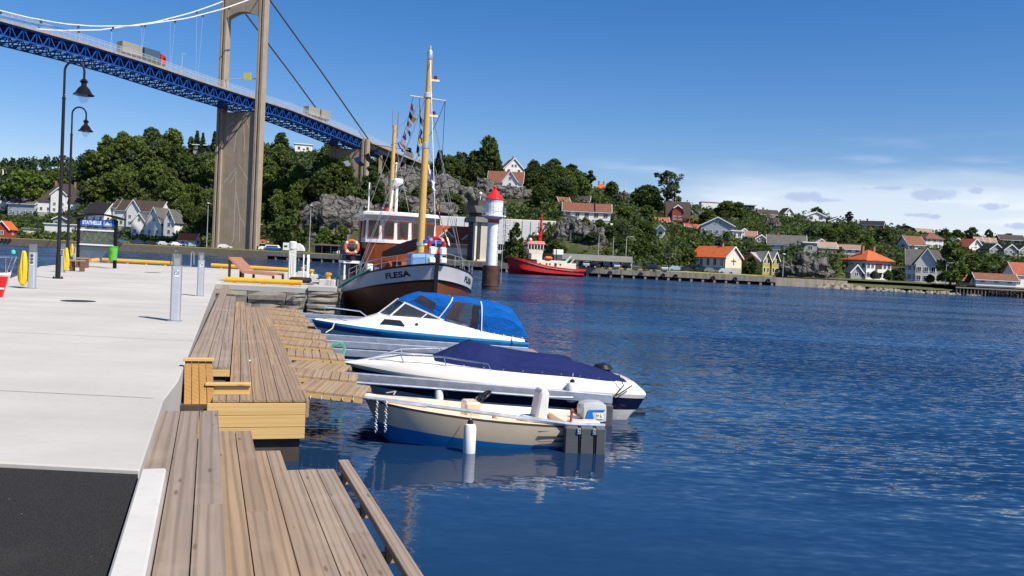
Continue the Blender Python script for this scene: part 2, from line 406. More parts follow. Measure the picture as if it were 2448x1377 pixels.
def cliff_mat():
    t = NT('grey_cliff_rock'); n1 = t.noise(0.22, 7, None, 0.7, 0.5); n2 = t.noise(1.3, 7, None, 0.72)
    st = t.noise(1.0, 5, t.mapping((0.25, 0.25, 1.1), 'Object', (R(20), R(28), 0)), 0.65, 0.8)
    v = t.node('ShaderNodeTexVoronoi'); v.feature = 'DISTANCE_TO_EDGE'; v.inputs['Scale'].default_value = 0.28
    mp = t.mapping((1, 1, 0.7), 'Object', (0, R(25), 0)); wv = t.node('ShaderNodeVectorMath', op='ADD'); t.l.new(mp, wv.inputs[0])
    nn = t.node('ShaderNodeTexNoise'); nn.inputs['Scale'].default_value = 0.6; t.l.new(t.tc.outputs['Object'], nn.inputs['Vector'])
    sc = t.node('ShaderNodeVectorMath', op='SCALE'); sc.inputs['Scale'].default_value = 2.2; t.l.new(nn.outputs['Color'], sc.inputs[0]); t.l.new(sc.outputs[0], wv.inputs[1])
    t.l.new(wv.outputs[0], v.inputs['Vector'])
    c = t.mix(t.ramp(n1, 0.35, 0.65), (0.15, 0.145, 0.138), (0.31, 0.295, 0.265))
    c = t.mix(t.ramp(st, 0.42, 0.62, 0, 0.6), c, (0.075, 0.073, 0.072))
    c = t.mix(t.ramp(v.outputs['Distance'], 0.0, 0.10, 0.8, 0), c, (0.03, 0.03, 0.03))
    c = t.mix(t.ramp(n2, 0.55, 0.75, 0, 0.6), c, (0.06, 0.075, 0.03))
    h = t.math('ADD', t.math('MULTIPLY', st, 1.2), t.math('ADD', n2, t.ramp(v.outputs['Distance'], 0, 0.15)))
    t.bump(h, 1.0, 0.9); return t.set(c, 0.9, 0, 0.15)
ROCK = cliff_mat()
def ground_mat():
    t = NT('hillside_soil'); n1 = t.noise(0.08, 5); n2 = t.noise(0.6, 5)
    c = t.mix(t.ramp(n1, 0.4, 0.65), (0.040, 0.055, 0.018), (0.085, 0.085, 0.042))
    c = t.mix(t.ramp(n2, 0.55, 0.8, 0, 0.6), c, (0.16, 0.15, 0.11)); t.bump(n2, 0.6, 0.3)
    return t.set(c, 0.95, 0, 0.1)
SOIL = ground_mat()
def foliage(name, a, b, c3, tr=0.32):
    t = NT(name); isl = t.island(); orr = t.orand(); n1 = t.noise(0.35, 3)
    c = t.mix(isl, a, b); c = t.mix(t.ramp(n1, 0.4, 0.7, 0, 0.55), c, c3)
    c = t.mix(t.math('MULTIPLY', orr, 0.6), c, tuple(x * f for x, f in zip(a, (0.7, 0.62, 0.75))))
    t.set(c, 0.65, 0, 0.2)
    tl = t.node('ShaderNodeBsdfTranslucent'); t.l.new(c, tl.inputs[0])
    mx = t.node('ShaderNodeMixShader'); mx.inputs[0].default_value = tr
    out = t.n['Material Output']; t.l.new(t.b.outputs[0], mx.inputs[1]); t.l.new(tl.outputs[0], mx.inputs[2]); t.l.new(mx.outputs[0], out.inputs[0])
    return t.mat
LEAF = foliage('broadleaf_green', (0.092, 0.140, 0.024), (0.14, 0.20, 0.038), (0.17, 0.205, 0.048))
LEAFD = foliage('deep_green_leaves', (0.056, 0.094, 0.020), (0.092, 0.138, 0.030), (0.11, 0.145, 0.035))
LEAFY = foliage('bright_green_leaves', (0.10, 0.17, 0.024), (0.14, 0.21, 0.035), (0.17, 0.21, 0.045))
NEEDLE = foliage('dark_needles', (0.024, 0.050, 0.018), (0.042, 0.075, 0.024), (0.05, 0.08, 0.025), 0.1)
LEAFG = foliage('grey_green_leaves', (0.06, 0.095, 0.045), (0.10, 0.14, 0.06), (0.11, 0.15, 0.06))
BARK = mat('bark', (0.085, 0.06, 0.042), 0.9, 0, 4, 0.35)
GRASS = foliage('grass_blades', (0.07, 0.10, 0.02), (0.12, 0.14, 0.035), (0.14, 0.14, 0.05), 0.2)

# ------------------------------------------------------------------ water
def water_mat():
    t = NT('harbour_water')
    g = t.node('ShaderNodeNewGeometry')
    def tilt(sx, sy, rz, detail, dist=0.2):
        n = t.node('ShaderNodeMapping'); t.l.new(g.outputs['Position'], n.inputs[0])
        n.inputs['Scale'].default_value = (sx, sy, 1); n.inputs['Rotation'].default_value = (0, 0, R(rz))
        q = t.node('ShaderNodeTexNoise'); q.inputs['Scale'].default_value = 1.0; q.inputs['Detail'].default_value = detail; q.inputs['Distortion'].default_value = dist
        t.l.new(n.outputs[0], q.inputs['Vector'])
        v = t.node('ShaderNodeVectorMath', op='SUBTRACT'); t.l.new(q.outputs['Color'], v.inputs[0]); v.inputs[1].default_value = (.5, .5, .5)
        return v.outputs[0], q.outputs[0]
    def scl(v, f):
        n = t.node('ShaderNodeVectorMath', op='SCALE'); t.l.new(v, n.inputs[0]); t.sock(f, n.inputs['Scale']); return n.outputs[0]
    def add(a, b):
        n = t.node('ShaderNodeVectorMath', op='ADD'); t.l.new(a, n.inputs[0]); t.l.new(b, n.inputs[1]); return n.outputs[0]
    sp = t.node('ShaderNodeSeparateXYZ'); t.l.new(g.outputs['Position'], sp.inputs[0])
    X, Y = sp.outputs[0], sp.outputs[1]
    patch = tilt(0.010, 0.060, 5, 4)[1]                       # wind-ruffled bands
    pm = t.ramp(patch, 0.46, 0.60)
    swell = tilt(0.42, 2.1, 8, 2, .5)[0]; chop = tilt(1.8, 7.5, -6, 3)[0]; fine = tilt(4.5, 13, 4, 2)[0]
    calm = t.math('MAXIMUM', t.ramp(Y, 16.0, 60.0, 0.14, 1.0), t.ramp(X, 1.5, 5.5, 0.14, 0.55))
    far = t.ramp(Y, 2.0, 32.0, 0.40, 1.0)
    v = add(scl(swell, t.math('MULTIPLY', calm, 0.36)), scl(chop, t.math('MULTIPLY', calm, t.math('MULTIPLY_ADD', pm, 0.52, 0.16))))
    v = add(v, scl(fine, t.math('MULTIPLY', t.math('MULTIPLY', calm, far), t.math('MULTIPLY_ADD', pm, 1.7, 1.0))))
    m = t.node('ShaderNodeVectorMath', op='MULTIPLY'); t.l.new(v, m.inputs[0]); m.inputs[1].default_value = (0.7, 1.25, 0)
    bv = t.node('ShaderNodeCombineXYZ'); opn = t.math('MAXIMUM', t.ramp(Y, 20.0, 50.0), t.ramp(X, 3.0, 8.0))
    t.l.new(t.math('MULTIPLY', t.math('MULTIPLY', far, opn), t.math('MULTIPLY_ADD', pm, -0.10, -0.13)), bv.inputs[1])   # normals tilted so open water mirrors higher, bluer sky
    v2 = add(m.outputs[0], bv.outputs[0])
    nn = t.node('ShaderNodeVectorMath', op='NORMALIZE'); t.l.new(add(v2, g.outputs['Normal']), nn.inputs[0])
    t.l.new(nn.outputs[0], t.b.inputs['Normal'])
    t.b.inputs['IOR'].default_value = 1.34
    return t.set(t.mix(pm, (0.008, 0.031, 0.080), (0.006, 0.021, 0.060)), 0.05, 0, 0.5)
wb = MB()
wb.poly([(-6000, -200, 0), (6000, -200, 0), (6000, 9000, 0), (-6000, 9000, 0)])
tag(wb.obj('water', water_mat()), kind='structure')
sb = MB(); sb.poly([(-6000, -200, -4), (6000, -200, -4), (6000, 9000, -4), (-6000, 9000, -4)])
tag(sb.obj('sea_bed', SOIL), kind='structure')

# ------------------------------------------------------------------ near pier (levels measured from the water)
QZ = 1.1
AA, BA = R(19.5), R(17.7)                  # headings of the near steps and of the long boardwalk
def fa(x, y): return Vector((x * math.cos(AA) - y * math.sin(AA), x * math.sin(AA) + y * math.cos(AA)))
def fb(x, y): return Vector((x * math.cos(BA) - y * math.sin(BA), x * math.sin(BA) + y * math.cos(BA)))
q0, q1 = fa(-0.385, 6.16), fa(-0.37, 8.95)
q2 = fb(-0.60, 10.2); q3 = Vector((-12.75, 36.95))
pier = [q0, q1, q2, q3, Vector((-7.45, 37.35)), Vector((-15.7, 63.6)), Vector((-31.5, 63.6)), Vector((-26.2, 47.6)), Vector((-16.7, 27.8)), Vector((-15.5, 20)), Vector((-40, 12)), Vector((-40, 6.2))]
pb = MB(); pb.prism([(p.x, p.y, -3) for p in pier], (0, 0, 3 + QZ))
tag(pb.obj('concrete_pier', CONC, bevel=0.012), kind='structure')
# expansion joints sawn across the slab
jb = MB()
for y0, xr in ((8.35, -3.45), (13.6, -5.0), (20.5, -7.2), (29.5, -10.0)):
    jb.poly([(-16, y0 - 0.006, QZ + 0.004), (xr, y0 - 0.006, QZ + 0.004), (xr, y0 + 0.006, QZ + 0.004), (-16, y0 + 0.006, QZ + 0.004)])
tag(jb.obj('pavement_joints', mat('joint_filler', (0.16, 0.15, 0.14), 0.9), fix=False), kind='structure')
ab = MB()
a0, a1 = fa(-0.395, 6.15), fa(-0.395, -6)
ab.prism([(-40, a0.y + 0.02, -3), (-40, -10, -3), (a1.x, -10, -3), (a1.x, a1.y, -3), (a0.x, a0.y, -3)], (0, 0, 3 + QZ - 0.03))
tag(ab.obj('asphalt_road', ASPH), kind='structure')
kb = MB(); kb.hexa([(*fa(x, y), QZ - 0.4) for x, y in ((-0.39, -6), (-0.215, -6), (-0.215, 6.14), (-0.39, 6.14))], [(*fa(x, y), QZ + 0.015) for x, y in ((-0.375, -6), (-0.22, -6), (-0.22, 6.12), (-0.375, 6.12))])
tag(kb.obj('kerb', CONCK, bevel=0.012), kind='structure')

# ------------------------------------------------------------------ far shore terrain
def lerp(tb, x):
    return float(np.interp(x, [t[0] for t in tb], [t[1] for t in tb]))
PXU = lambda px: pu(px)
SHORE = [(-1.2, 300)] + [(pu(p), y) for p, y in ((-300, 298), (0, 294), (570, 268), (810, 256), (1000, 246), (1240, 236), (1440, 230), (1960, 228), (2448, 228), (2900, 228))] + [(1.2, 228)]
RID = ((-600, 400, 520), (-100, 415, 470), (60, 425, 450), (180, 405, 430), (240, 385, 420), (310, 368, 420), (420, 360, 420), (520, 356, 410), (620, 350, 405), (700, 356, 400), (770, 372, 392), (830, 385, 372), (900, 392, 372), (960, 392, 375), (1060, 402, 380), (1140, 405, 385), (1200, 412, 385), (1260, 425, 385), (1340, 435, 390), (1440, 462, 395), (1500, 468, 400), (1560, 488, 400), (1700, 502, 405), (1800, 508, 405), (1900, 520, 410), (2000, 530, 415), (2090, 543, 420), (2200, 556, 425), (2300, 572, 430), (2450, 584, 440), (2700, 598, 450), (3000, 610, 460))
RU = [(-1.3, 560)] + [(pu(p, y), Y) for p, y, Y in RID] + [(1.3, 470)]
RH = [(-1.3, 70)] + [(pu(p, y), atY(p, y, Y).z) for p, y, Y in RID] + [(1.3, 12)]
FLAT = [(-1.2, 40)] + [(pu(p), w) for p, w in ((-100, 30), (430, 24), (620, 24), (720, 22), (870, 24), (1000, 40), (1210, 40), (1330, 14), (1420, 12), (1600, 16), (1850, 26), (1900, 12), (2000, 14), (2050, 26), (2300, 30), (2448, 14))] + [(1.2, 20)]
EXPO = [(-1.2, 1.5)] + [(pu(p), e) for p, e in ((0, 1.5), (200, 1.5), (450, 1.2), (640, 0.95), (760, 0.62), (900, 0.62), (1050, 0.8), (1250, 0.85), (1340, 0.62), (1430, 0.65), (1600, 0.9), (1800, 0.9), (1900, 0.75), (2100, 0.9), (2448, 0.8))] + [(1.2, 0.9)]
def hn(x, y):                               # gentle lumps
    return (math.sin(x * 0.051 + 1.3) * math.cos(y * 0.043) + 0.6 * math.sin(x * 0.113 + y * 0.087) + 0.35 * math.sin(x * 0.23 - y * 0.19 + 2))
def ground(X, Y):
    u = X / Y; ys = lerp(SHORE, u); fl = lerp(FLAT, u); yr = lerp(RU, u); hr = lerp(RH, u)
    y0 = ys + fl; base = 2.42
    if Y <= y0: return base
    s = (Y - y0) / max(20.0, yr - y0)
    if s < 1: h = base + (hr - base) * s ** lerp(EXPO, u)
    else: h = hr - (Y - yr) * 0.10 + 4 * math.sin(min(1.0, (Y - yr) / 60) * 3.1416) * 0.0
    return h + hn(X, Y) * 0.8 * min(1.0, s * 3) * (1 if s < 0.9 else max(0.0, (1.2 - s) / 0.3))
def onhill(px, py, y_from=None):            # where the view line through an image point meets the hill
    d = ray(px, py); y = y_from or (lerp(SHORE, d.x / d.y) + 3)
    while y < 620:
        P = Vector((0, 0, CZ)) + d * (y / d.y)
        g = ground(P.x, P.y)
        if P.z <= g: return Vector((P.x, P.y, g))
        y += 1.0
    Y = lerp(RU, d.x / d.y); P = Vector((0, 0, CZ)) + d * (Y / d.y); return Vector((P.x, P.y, ground(P.x, P.y)))
us = np.linspace(-0.95, 0.95, 330); ts = np.concatenate([np.linspace(0, 1, 75), [1.06, 1.15, 1.3, 1.6, 2.2, 3.5]])
V = []
for u in us:
    ys = lerp(SHORE, u) + 4; yr = lerp(RU, u)
    for s in ts:
        Y = ys + (yr - ys) * s; V.append((u * Y, Y, ground(u * Y, Y)))
nt = len(ts); Fq = []
for i in range(len(us) - 1):
    for j in range(nt - 1):
        Fq.append((i * nt + j, (i + 1) * nt + j, (i + 1) * nt + j + 1, i * nt + j + 1))
terr = link('hillside', npmesh('hillside', np.array(V), np.array(Fq), SOIL, smooth=True)); tag(terr, kind='structure')

# far wooded ridge on the left
dv = []; us2 = np.linspace(-1.0, -0.1, 80)
for u in us2:
    px = 1224 + u * 2050
    top = atY(0, 0, 1).z
    yy = np.interp(u, [pu(p) for p in (-500, 0, 150, 250, 420, 700)], [385, 398, 392, 400, 420, 470])
    el_ = (628 + 0.0498 * (px - 1224) - yy) / F
    for Y, f in ((620, 0.0), (700, 0.55), (800, 0.9), (900, 1.0), (1100, 0.8)):
        dv.append((u * Y, Y, -2 + f * (el_ * 900 + 2) + 3 * math.sin(u * 60) * f))
df = [(i * 5 + j, (i + 1) * 5 + j, (i + 1) * 5 + j + 1, i * 5 + j + 1) for i in range(79) for j in range(4)]
dh = link('distant_hill', npmesh('distant_hill', np.array(dv), np.array(df), SOIL, smooth=True)); tag(dh, kind='structure')

# ------------------------------------------------------------------ far quay wall along the shore
def shore_pt(px, off=0.0, z=0.0):
    u = pu(px); Y = lerp(SHORE, u) + off; return Vector((u * Y, Y, z))
def strip(pxs, off0, off1, z0, z1, mb, m=0):
    for a, b in zip(pxs[:-1], pxs[1:]):
        p = [shore_pt(a, off0, z0), shore_pt(b, off0, z0), shore_pt(b, off1, z0), shore_pt(a, off1, z0)]
        mb.hexa(p, [Vector((v.x, v.y, z1)) for v in p], m)
L1 = list(np.linspace(-400, 640, 14)); L2 = list(np.linspace(640, 1185, 8)); L3 = list(np.linspace(1185, 1858, 9)); L4 = list(np.linspace(1858, 2030, 4))
fq = MB(); strip(L1, 0, 9, -2, 2.35, fq); tag(fq.obj('old_stone_quay', RUBBLE), kind='structure')
fq = MB(); strip(L2, 0, 9, 1.0, 2.35, fq); strip(L2, 2.5, 9, -2, 1.0, fq, 1); strip(L3, 0, 9, 0.85, 2.35, fq); strip(L3, 2.5, 9, -2, 0.85, fq, 1)  # recessed wall coloured dark for the shade under the slab
for px in np.linspace(660, 1850, 44):
    a = shore_pt(px, 0.15, -2); fq.box(a.x - 0.3, a.x + 0.3, a.y, a.y + 0.6, -2, 0.84)
tag(fq.obj('concrete_wharf', [CONCD, DARKWOOD]), kind='structure')
fq = MB(); strip(L4, 0, 9, -1, 2.2, fq); tag(fq.obj('pale_sea_wall', concrete('sandy_concrete', (0.42, 0.36, 0.27), 0, 0.5)), kind='structure')
fq = MB(); strip(L1 + L2[1:] + L3[1:], 0.9, 9.6, 2.354, 2.42, fq)
tag(fq.obj('waterfront_road', mat('worn_asphalt', (0.17, 0.165, 0.155), 0.9, 0, 0.2, 0.25)), kind='structure')
fq = MB(); strip(L1 + L2[1:], 0.02, 0.55, 2.355, 2.62, fq); strip(list(np.linspace(1440, 1850, 6)), 0.02, 0.5, 2.355, 2.6, fq)
tag(fq.obj('yellow_edge_beam', mat('faded_yellow_paint', (0.55, 0.48, 0.10), 0.6, 0, 0.5, 0.2)), kind='structure')
fq = MB(); strip(list(np.linspace(-300, 480, 10)), 9.7, 22, 2.3, 2.47, fq)
tag(fq.obj('waterfront_lawn', mat('mown_grass', (0.13, 0.17, 0.035), 0.95, 0, 0.3, 0.3)), kind='structure')

# rocky shore and lawn at the right
rk = MB()
for i in range(170):
    px = 1960 + 390 * rnd.random() ** 1.0; off = rnd.uniform(-3.2, 0.8); a = shore_pt(px, off, 0)
    s = rnd.uniform(0.35, 1.1) * (1.35 if px < 2060 else 0.75); z = max(-0.2, (off + 2.6) * 0.20) * (1.5 if px < 2060 else 0.9)
    n = 7; base = [Vector((a.x + s * rnd.uniform(0.8, 1.5) * math.cos(t), a.y + s * rnd.uniform(0.7, 1.1) * math.sin(t), z - s * 0.5)) for t in np.linspace(0, 6.283, n, endpoint=False)]
    up = [Vector((p.x * 0.55 + a.x * 0.45 + rnd.uniform(-.15, .15), p.y * 0.55 + a.y * 0.45, z + s * rnd.uniform(0.25, 0.6))) for p in base]
    rk.loft([base, up], 0, True, True)
tag(rk.obj('shore_rocks', stone_mat('pale_shore_rock', (0.27, 0.235, 0.18), (0.38, 0.33, 0.25), 0.5)), kind='structure')
lw = MB(); lp = list(np.linspace(1985, 2320, 12))
for a, b in zip(lp[:-1], lp[1:]):
    def lz(p, k): return 0.9 + k * 2.0 * (1 if p < 2200 else max(0.35, 1 - (p - 2200) / 180))
    lw.poly([shore_pt(a, 0.2, lz(a, 0)), shore_pt(b, 0.2, lz(b, 0)), shore_pt(b, 12, lz(b, 1)), shore_pt(a, 12, lz(a, 1))])
tag(lw.obj('shore_lawn', mat('dry_lawn', (0.085, 0.095, 0.028), 0.95, 0, 0.4, 0.3)), kind='structure')
# ------------------------------------------------------------------ rock faces
from mathutils import noise as mnoise
def rock(px, py, wpx, hpx, seed, depth=0.55, Y=None):
    """a craggy outcrop: a steep front broken into ledges and joints"""
    c = onhill(px, py) if Y is None else atY(px, py, Y); k = c.y / F
    rx, rz = wpx * k / 2, hpx * k / 2; ry = rx * depth; nu, nv = 96, 44; Vv = []; so = Vector((seed * 7.3, seed * 3.1, seed * 1.7))
    for i in range(nv + 1):
        ph = -math.pi / 2 + math.pi * i / nv
        for j in range(nu):
            th = 2 * math.pi * j / nu
            n = Vector((math.cos(ph) * math.cos(th), math.cos(ph) * math.sin(th), math.sin(ph)))
            env = 1 + 0.30 * mnoise.noise(n * 1.6 + so) + 0.14 * mnoise.noise(n * 4.2 + so)
            p = Vector((n.x * rx, n.y * ry, n.z * rz)) * env
            w = p + Vector((mnoise.noise(p * 0.2 + so), mnoise.noise(p * 0.2 + so * 2), mnoise.noise(p * 0.2 - so))) * 2.4
            d = mnoise.voronoi(Vector((w.x * 0.30 + w.z * 0.16, w.y * 0.30, w.z * 0.24 - w.x * 0.1)) + so)[0]
            a = mnoise.ridged_multi_fractal(w * 0.13 + so, 0.9, 2.1, 5, 1.0, 2.0) - 1.0
            st = abs(((w.z + 0.45 * w.x) * 0.42) % 1.0 - 0.5) - .25
            p += n * ((d[1] - d[0]) * 1.9 - .6 + a * 0.8 + st * 0.8 + mnoise.noise(w * 0.9) * 0.35)
            Vv.append(p)
    Fa = [(i * nu + j, i * nu + (j + 1) % nu, (i + 1) * nu + (j + 1) % nu, (i + 1) * nu + j) for i in range(nv) for j in range(nu)]
    o = link('rock_face', npmesh('rock_face', np.array([tuple(v) for v in Vv]), np.array(Fa), ROCK), loc=(c.x, c.y + ry * 0.12, c.z - rz * 0.1))
    tag(o, kind='structure'); return o
ROCKS = [(1000, 508, 230, 66), (925, 492, 90, 90), (800, 540, 175, 150), (735, 555, 70, 90), (865, 520, 90, 90), (945, 455, 120, 95), (1035, 470, 150, 120), (1110, 480, 110, 70), (990, 420, 90, 50), (1220, 470, 130, 55), (1155, 455, 60, 60), (1362, 572, 84, 112), (1415, 580, 74, 96), (1846, 545, 40, 62), (225, 448, 75, 40), (1485, 474, 60, 26), (1660, 515, 60, 30)]
for i, r_ in enumerate(ROCKS): rock(*r_, i)
rock(1935, 642, 112, 70, 31, 0.5, 243); rock(1890, 648, 60, 50, 33, 0.5, 243)

# ------------------------------------------------------------------ suspension bridge
BLUEST = mat('blue_painted_steel', (0.012, 0.085, 0.36), 0.4, 0.2, 0.3, 0.15)
CABLEW = mat('white_cable_paint', (0.74, 0.74, 0.76), 0.5, 0, 1, 0.08)
CABLED = mat('dark_cable_sheath', (0.07, 0.065, 0.065), 0.6, 0, 1, 0.2)
DECKC = concrete('bridge_deck_concrete', (0.36, 0.34, 0.30), 0, 0.3)
t_ = NT('wire_fence'); t_.set((0.5, 0.51, 0.53), 0.5); t_.b.inputs['Alpha'].default_value = 0.22; FENCE = t_.mat
EX, EY = 0.4603, 0.8878                    # along the bridge, away from the viewer
HB = [(-40, 50.0), (-20, 52.0), (-8, 53.2), (0, 53.5), (7, 53.6), (12, 53.1), (18, 52.0), (25, 51.1), (30, 50.5), (36, 48.8), (42, 46.7), (51, 43.6), (60, 41)]
def bp(n, off, z): return Vector((-124.7 + 1.54 * n + EY * off, 204 + 2.97 * n - EX * off, z))
def hb(n): return lerp(HB, n)
br = thing('suspension_bridge', 'tall suspension bridge with blue truss deck and brown concrete towers over the strait', 'bridge')
TN, WB = 25.4, -11.2
TX, TY = 0.259, 0.966                      # the towers face a little more across the strait
def tpt(n, off, z): o = bp(n, 1.5, 0); return Vector((o.x + TY * (off - 1.5), o.y - TX * (off - 1.5), z))
def leg(n, off, z0, z1, w=2.1, d=2.7, parent=None):
    m = MB(); o = tpt(n, off, 0)
    pr = [(-w / 2, -d / 2), (-0.35, -d / 2), (-0.25, -d / 2 + 0.45), (0.25, -d / 2 + 0.45), (0.35, -d / 2), (w / 2, -d / 2), (w / 2, d / 2), (-w / 2, d / 2)]
    m.prism([(o.x + TY * a + TX * b, o.y - TX * a + TY * b, z0) for a, b in pr], (0, 0, z1 - z0)); return m.obj('leg', CONCT, parent)
tw = MB()
def slab(n, o0, o1, d0, d1, z0, z1, mb, m=0):
    P = [tpt(n, o_, 0) + Vector((TX * d_, TY * d_, 0)) for o_, d_ in ((o0, d0), (o1, d0), (o1, d1), (o0, d1))]
    mb.hexa([(p.x, p.y, z0) for p in P], [(p.x, p.y, z1) for p in P], m)
slab(TN, 0.5, -11.4, -0.5, 0.6, 1, 47.0, tw)
tower = tw.obj('tower', CONCT, br)
for off in (1.5, -12.4): leg(TN, off, 1, 86.5, parent=tower)
pm_ = MB(); arch = []
for k in range(13):
    s = k / 12; arch.append((-11.4 + 11.9 * s, 77.3 + 2.0 * math.sin(math.pi * s)))
arch += [(0.5, 85.0), (-11.4, 85.0)]
pm_.prism([tpt(TN, o, z) - Vector((TX, TY, 0)) * 1.2 for o, z in arch], (TX * 2.4, TY * 2.4, 0)); pm_.obj('portal_beam', CONCT, tower)
cr = MB()                                   # sealed cracks on the lower wall
for z_, pts in ((1, [(-9.8, 24), (-7.5, 28), (-7.5, 6), (-8.5, 4)]), (1, [(-7.1, 21), (-5.0, 13), (-4.8, 5)]), (1, [(-5.0, 13), (-2.4, 10)]), (1, [(-13, 24), (-7.6, 29)]), (1, [(-6.3, 30), (-2, 25)]), (1, [(-4.6, 47), (-2.6, 42)]), (1, [(-5, 43), (-4.2, 37), (-4.4, 34)]), (1, [(-12.6, 42), (-10.5, 43.5), (-9, 43.3)]), (1, [(-8, 41), (-9, 34)])):
    for p, q in zip(pts[:-1], pts[1:]):
        P, Q = tpt(TN, p[0] * .8, p[1]) - Vector((TX, TY, 0)) * 0.51, tpt(TN, q[0] * .8, q[1]) - Vector((TX, TY, 0)) * 0.51
        cr.bar(P, Q, 0.16, 0.05, 0, (TX, TY, 0))
cr.obj('sealed_crack', mat('crack_sealant', (0.56, 0.5, 0.42), 0.8), tower)
gn = MB()
for n, o in ((TN, -7),):
    gn.bar(tpt(n, -11.1, 57.8) - Vector((TX, TY, 0)) * 0.5, tpt(n, 0.2, 57.8) - Vector((TX, TY, 0)) * 0.5, 0.35)
gn.obj('sign_gantry', LGREY, tower)
sg = MB(); slab(TN, -4.4, -1.8, -0.9, -0.75, 57.4, 59.7, sg); sg.obj('traffic_sign', mat('yellow_sign', (0.7, 0.55, 0.08), 0.5), tower)
# deck
dk = MB(); tn = MB(); tf = MB(); lb = MB(); RLS = {0: MB(), 1: MB()}; FNS = {0: MB(), 1: MB()}
ns = list(range(-40, 43))
for n in ns[:-1]:
    za, zb = hb(n), hb(n + 1)
    dk.hexa([bp(n, 0.7, za + 0.02), bp(n, WB - 0.7, za + 0.02), bp(n + 1, WB - 0.7, zb + 0.02), bp(n + 1, 0.7, zb + 0.02)], [bp(n, 0.7, za + 0.62), bp(n, WB - 0.7, za + 0.62), bp(n + 1, WB - 0.7, zb + 0.62), bp(n + 1, 0.7, zb + 0.62)])
    H = 3.0
    for o, T in ((0, tn), (WB, tf)):
        T.bar(bp(n, o, za - 0.15), bp(n + 1, o, zb - 0.15), 0.32)
        T.bar(bp(n, o, za - H), bp(n + 1, o, zb - H), 0.30)
        zm = (za + zb) / 2
        T.bar(bp(n, o, za), bp(n + 0.5, o, zm - H), 0.22); T.bar(bp(n + 1, o, zb), bp(n + 0.5, o, zm - H), 0.22)
        T.bar(bp(n, o, za), bp(n, o, za - H), 0.17)
    lb.bar(bp(n, 0, za - H), bp(n, WB, za - H), 0.28); lb.bar(bp(n, 0, za - 0.4), bp(n, WB, za - 0.4), 0.3, 0.5)
    lb.bar(bp(n, 0, za - H), bp(n + 1, WB / 2, zb - H), 0.2); lb.bar(bp(n + 1, 0, zb - H), bp(n, WB / 2, za - H), 0.2)
    lb.bar(bp(n, WB, za - H), bp(n + 1, WB / 2, zb - H), 0.2); lb.bar(bp(n + 1, WB, zb - H), bp(n, WB / 2, za - H), 0.2)
    lb.bar(bp(n, 0, za - H), bp(n, WB / 2, za - 0.5), 0.18); lb.bar(bp(n, WB, za - H), bp(n, WB / 2, za - 0.5), 0.18)
    for o in (-2.8, -5.6, -8.4): lb.bar(bp(n, o, za - 0.3), bp(n + 1, o, zb - 0.3), 0.2, 0.4)
for n in range(-40, 56):
    za, zb = hb(n) + 0.62, hb(n + 1) + 0.62
    for oi, o in enumerate((0.6, WB - 0.6)):
        rl, fn = RLS[oi], FNS[oi]
        rl.bar(bp(n, o, za), bp(n, o, za + 1.75), 0.09); rl.bar(bp(n, o, za + 1.75), bp(n + 1, o, zb + 1.75), 0.09)
        rl.bar(bp(n, o, za + 0.95), bp(n + 1, o, zb + 0.95), 0.07); rl.bar(bp(n + .5, o, (za + zb) / 2), bp(n + .5, o, (za + zb) / 2 + 1.75), 0.06)
        fn.poly([bp(n, o - 0.06, za), bp(n + 1, o - 0.06, zb), bp(n + 1, o - 0.06, zb + 1.7), bp(n, o - 0.06, za + 1.7)])
for n in range(42, 56):
    za, zb = hb(n), hb(n + 1)
    dk.hexa([bp(n, 0.7, za - 0.1), bp(n, WB - 0.7, za - 0.1), bp(n + 1, WB - 0.7, zb - 0.1), bp(n + 1, 0.7, zb - 0.1)], [bp(n, 0.7, za + 0.6), bp(n, WB - 0.7, za + 0.6), bp(n + 1, WB - 0.7, zb + 0.6), bp(n + 1, 0.7, zb + 0.6)])
    for o in (-2, WB + 2):
        dk.hexa([bp(n, o + .4, za - 1.8), bp(n, o - .4, za - 1.8), bp(n + 1, o - .4, zb - 1.8), bp(n + 1, o + .4, zb - 1.8)], [bp(n, o + .4, za - .11), bp(n, o - .4, za - .11), bp(n + 1, o - .4, zb - .11), bp(n + 1, o + .4, zb - .11)])
dk.obj('deck', DECKC, br); tn.obj('truss', BLUEST, br); tf.obj('truss', BLUEST, br)
lb.obj('lower_bracing', BLUEST, br); [RLS[i].obj('railing', LGREY, br) for i in (0, 1)]; [FNS[i].obj('fence_mesh', FENCE, br, fix=False) for i in (0, 1)]
pr = MB(); slab(42.3, 0.4, -11.2, -0.8, 0.5, 5, 43.0, pr); pier_o = pr.obj('pier', CONCT, br)
for off in (1.3, -12.2): leg(42.3, off, 5, 46.9, 2.2, 2.6, pier_o)
for n in (46.5, 50):
    for o in (-2, WB + 2):
        cl = MB(); P = bp(n, o, 0); cl.box(P.x - .6, P.x + .6, P.y - .6, P.y + .6, 8, hb(n) - 1.8); cl.obj('column', CONCT, br)
CAB = [(-40, 83), (-24, 65), (-12, 57.8), (-6, 56.0), (-2, 55.5), (2, 56.0), (4.7, 56.9), (7.3, 58.6), (10.9, 61.9), (16.3, 68.9), (20.4, 75.6), (23.7, 81.8), (25.4, 85.6)]
def cz(n): return lerp(CAB, n)
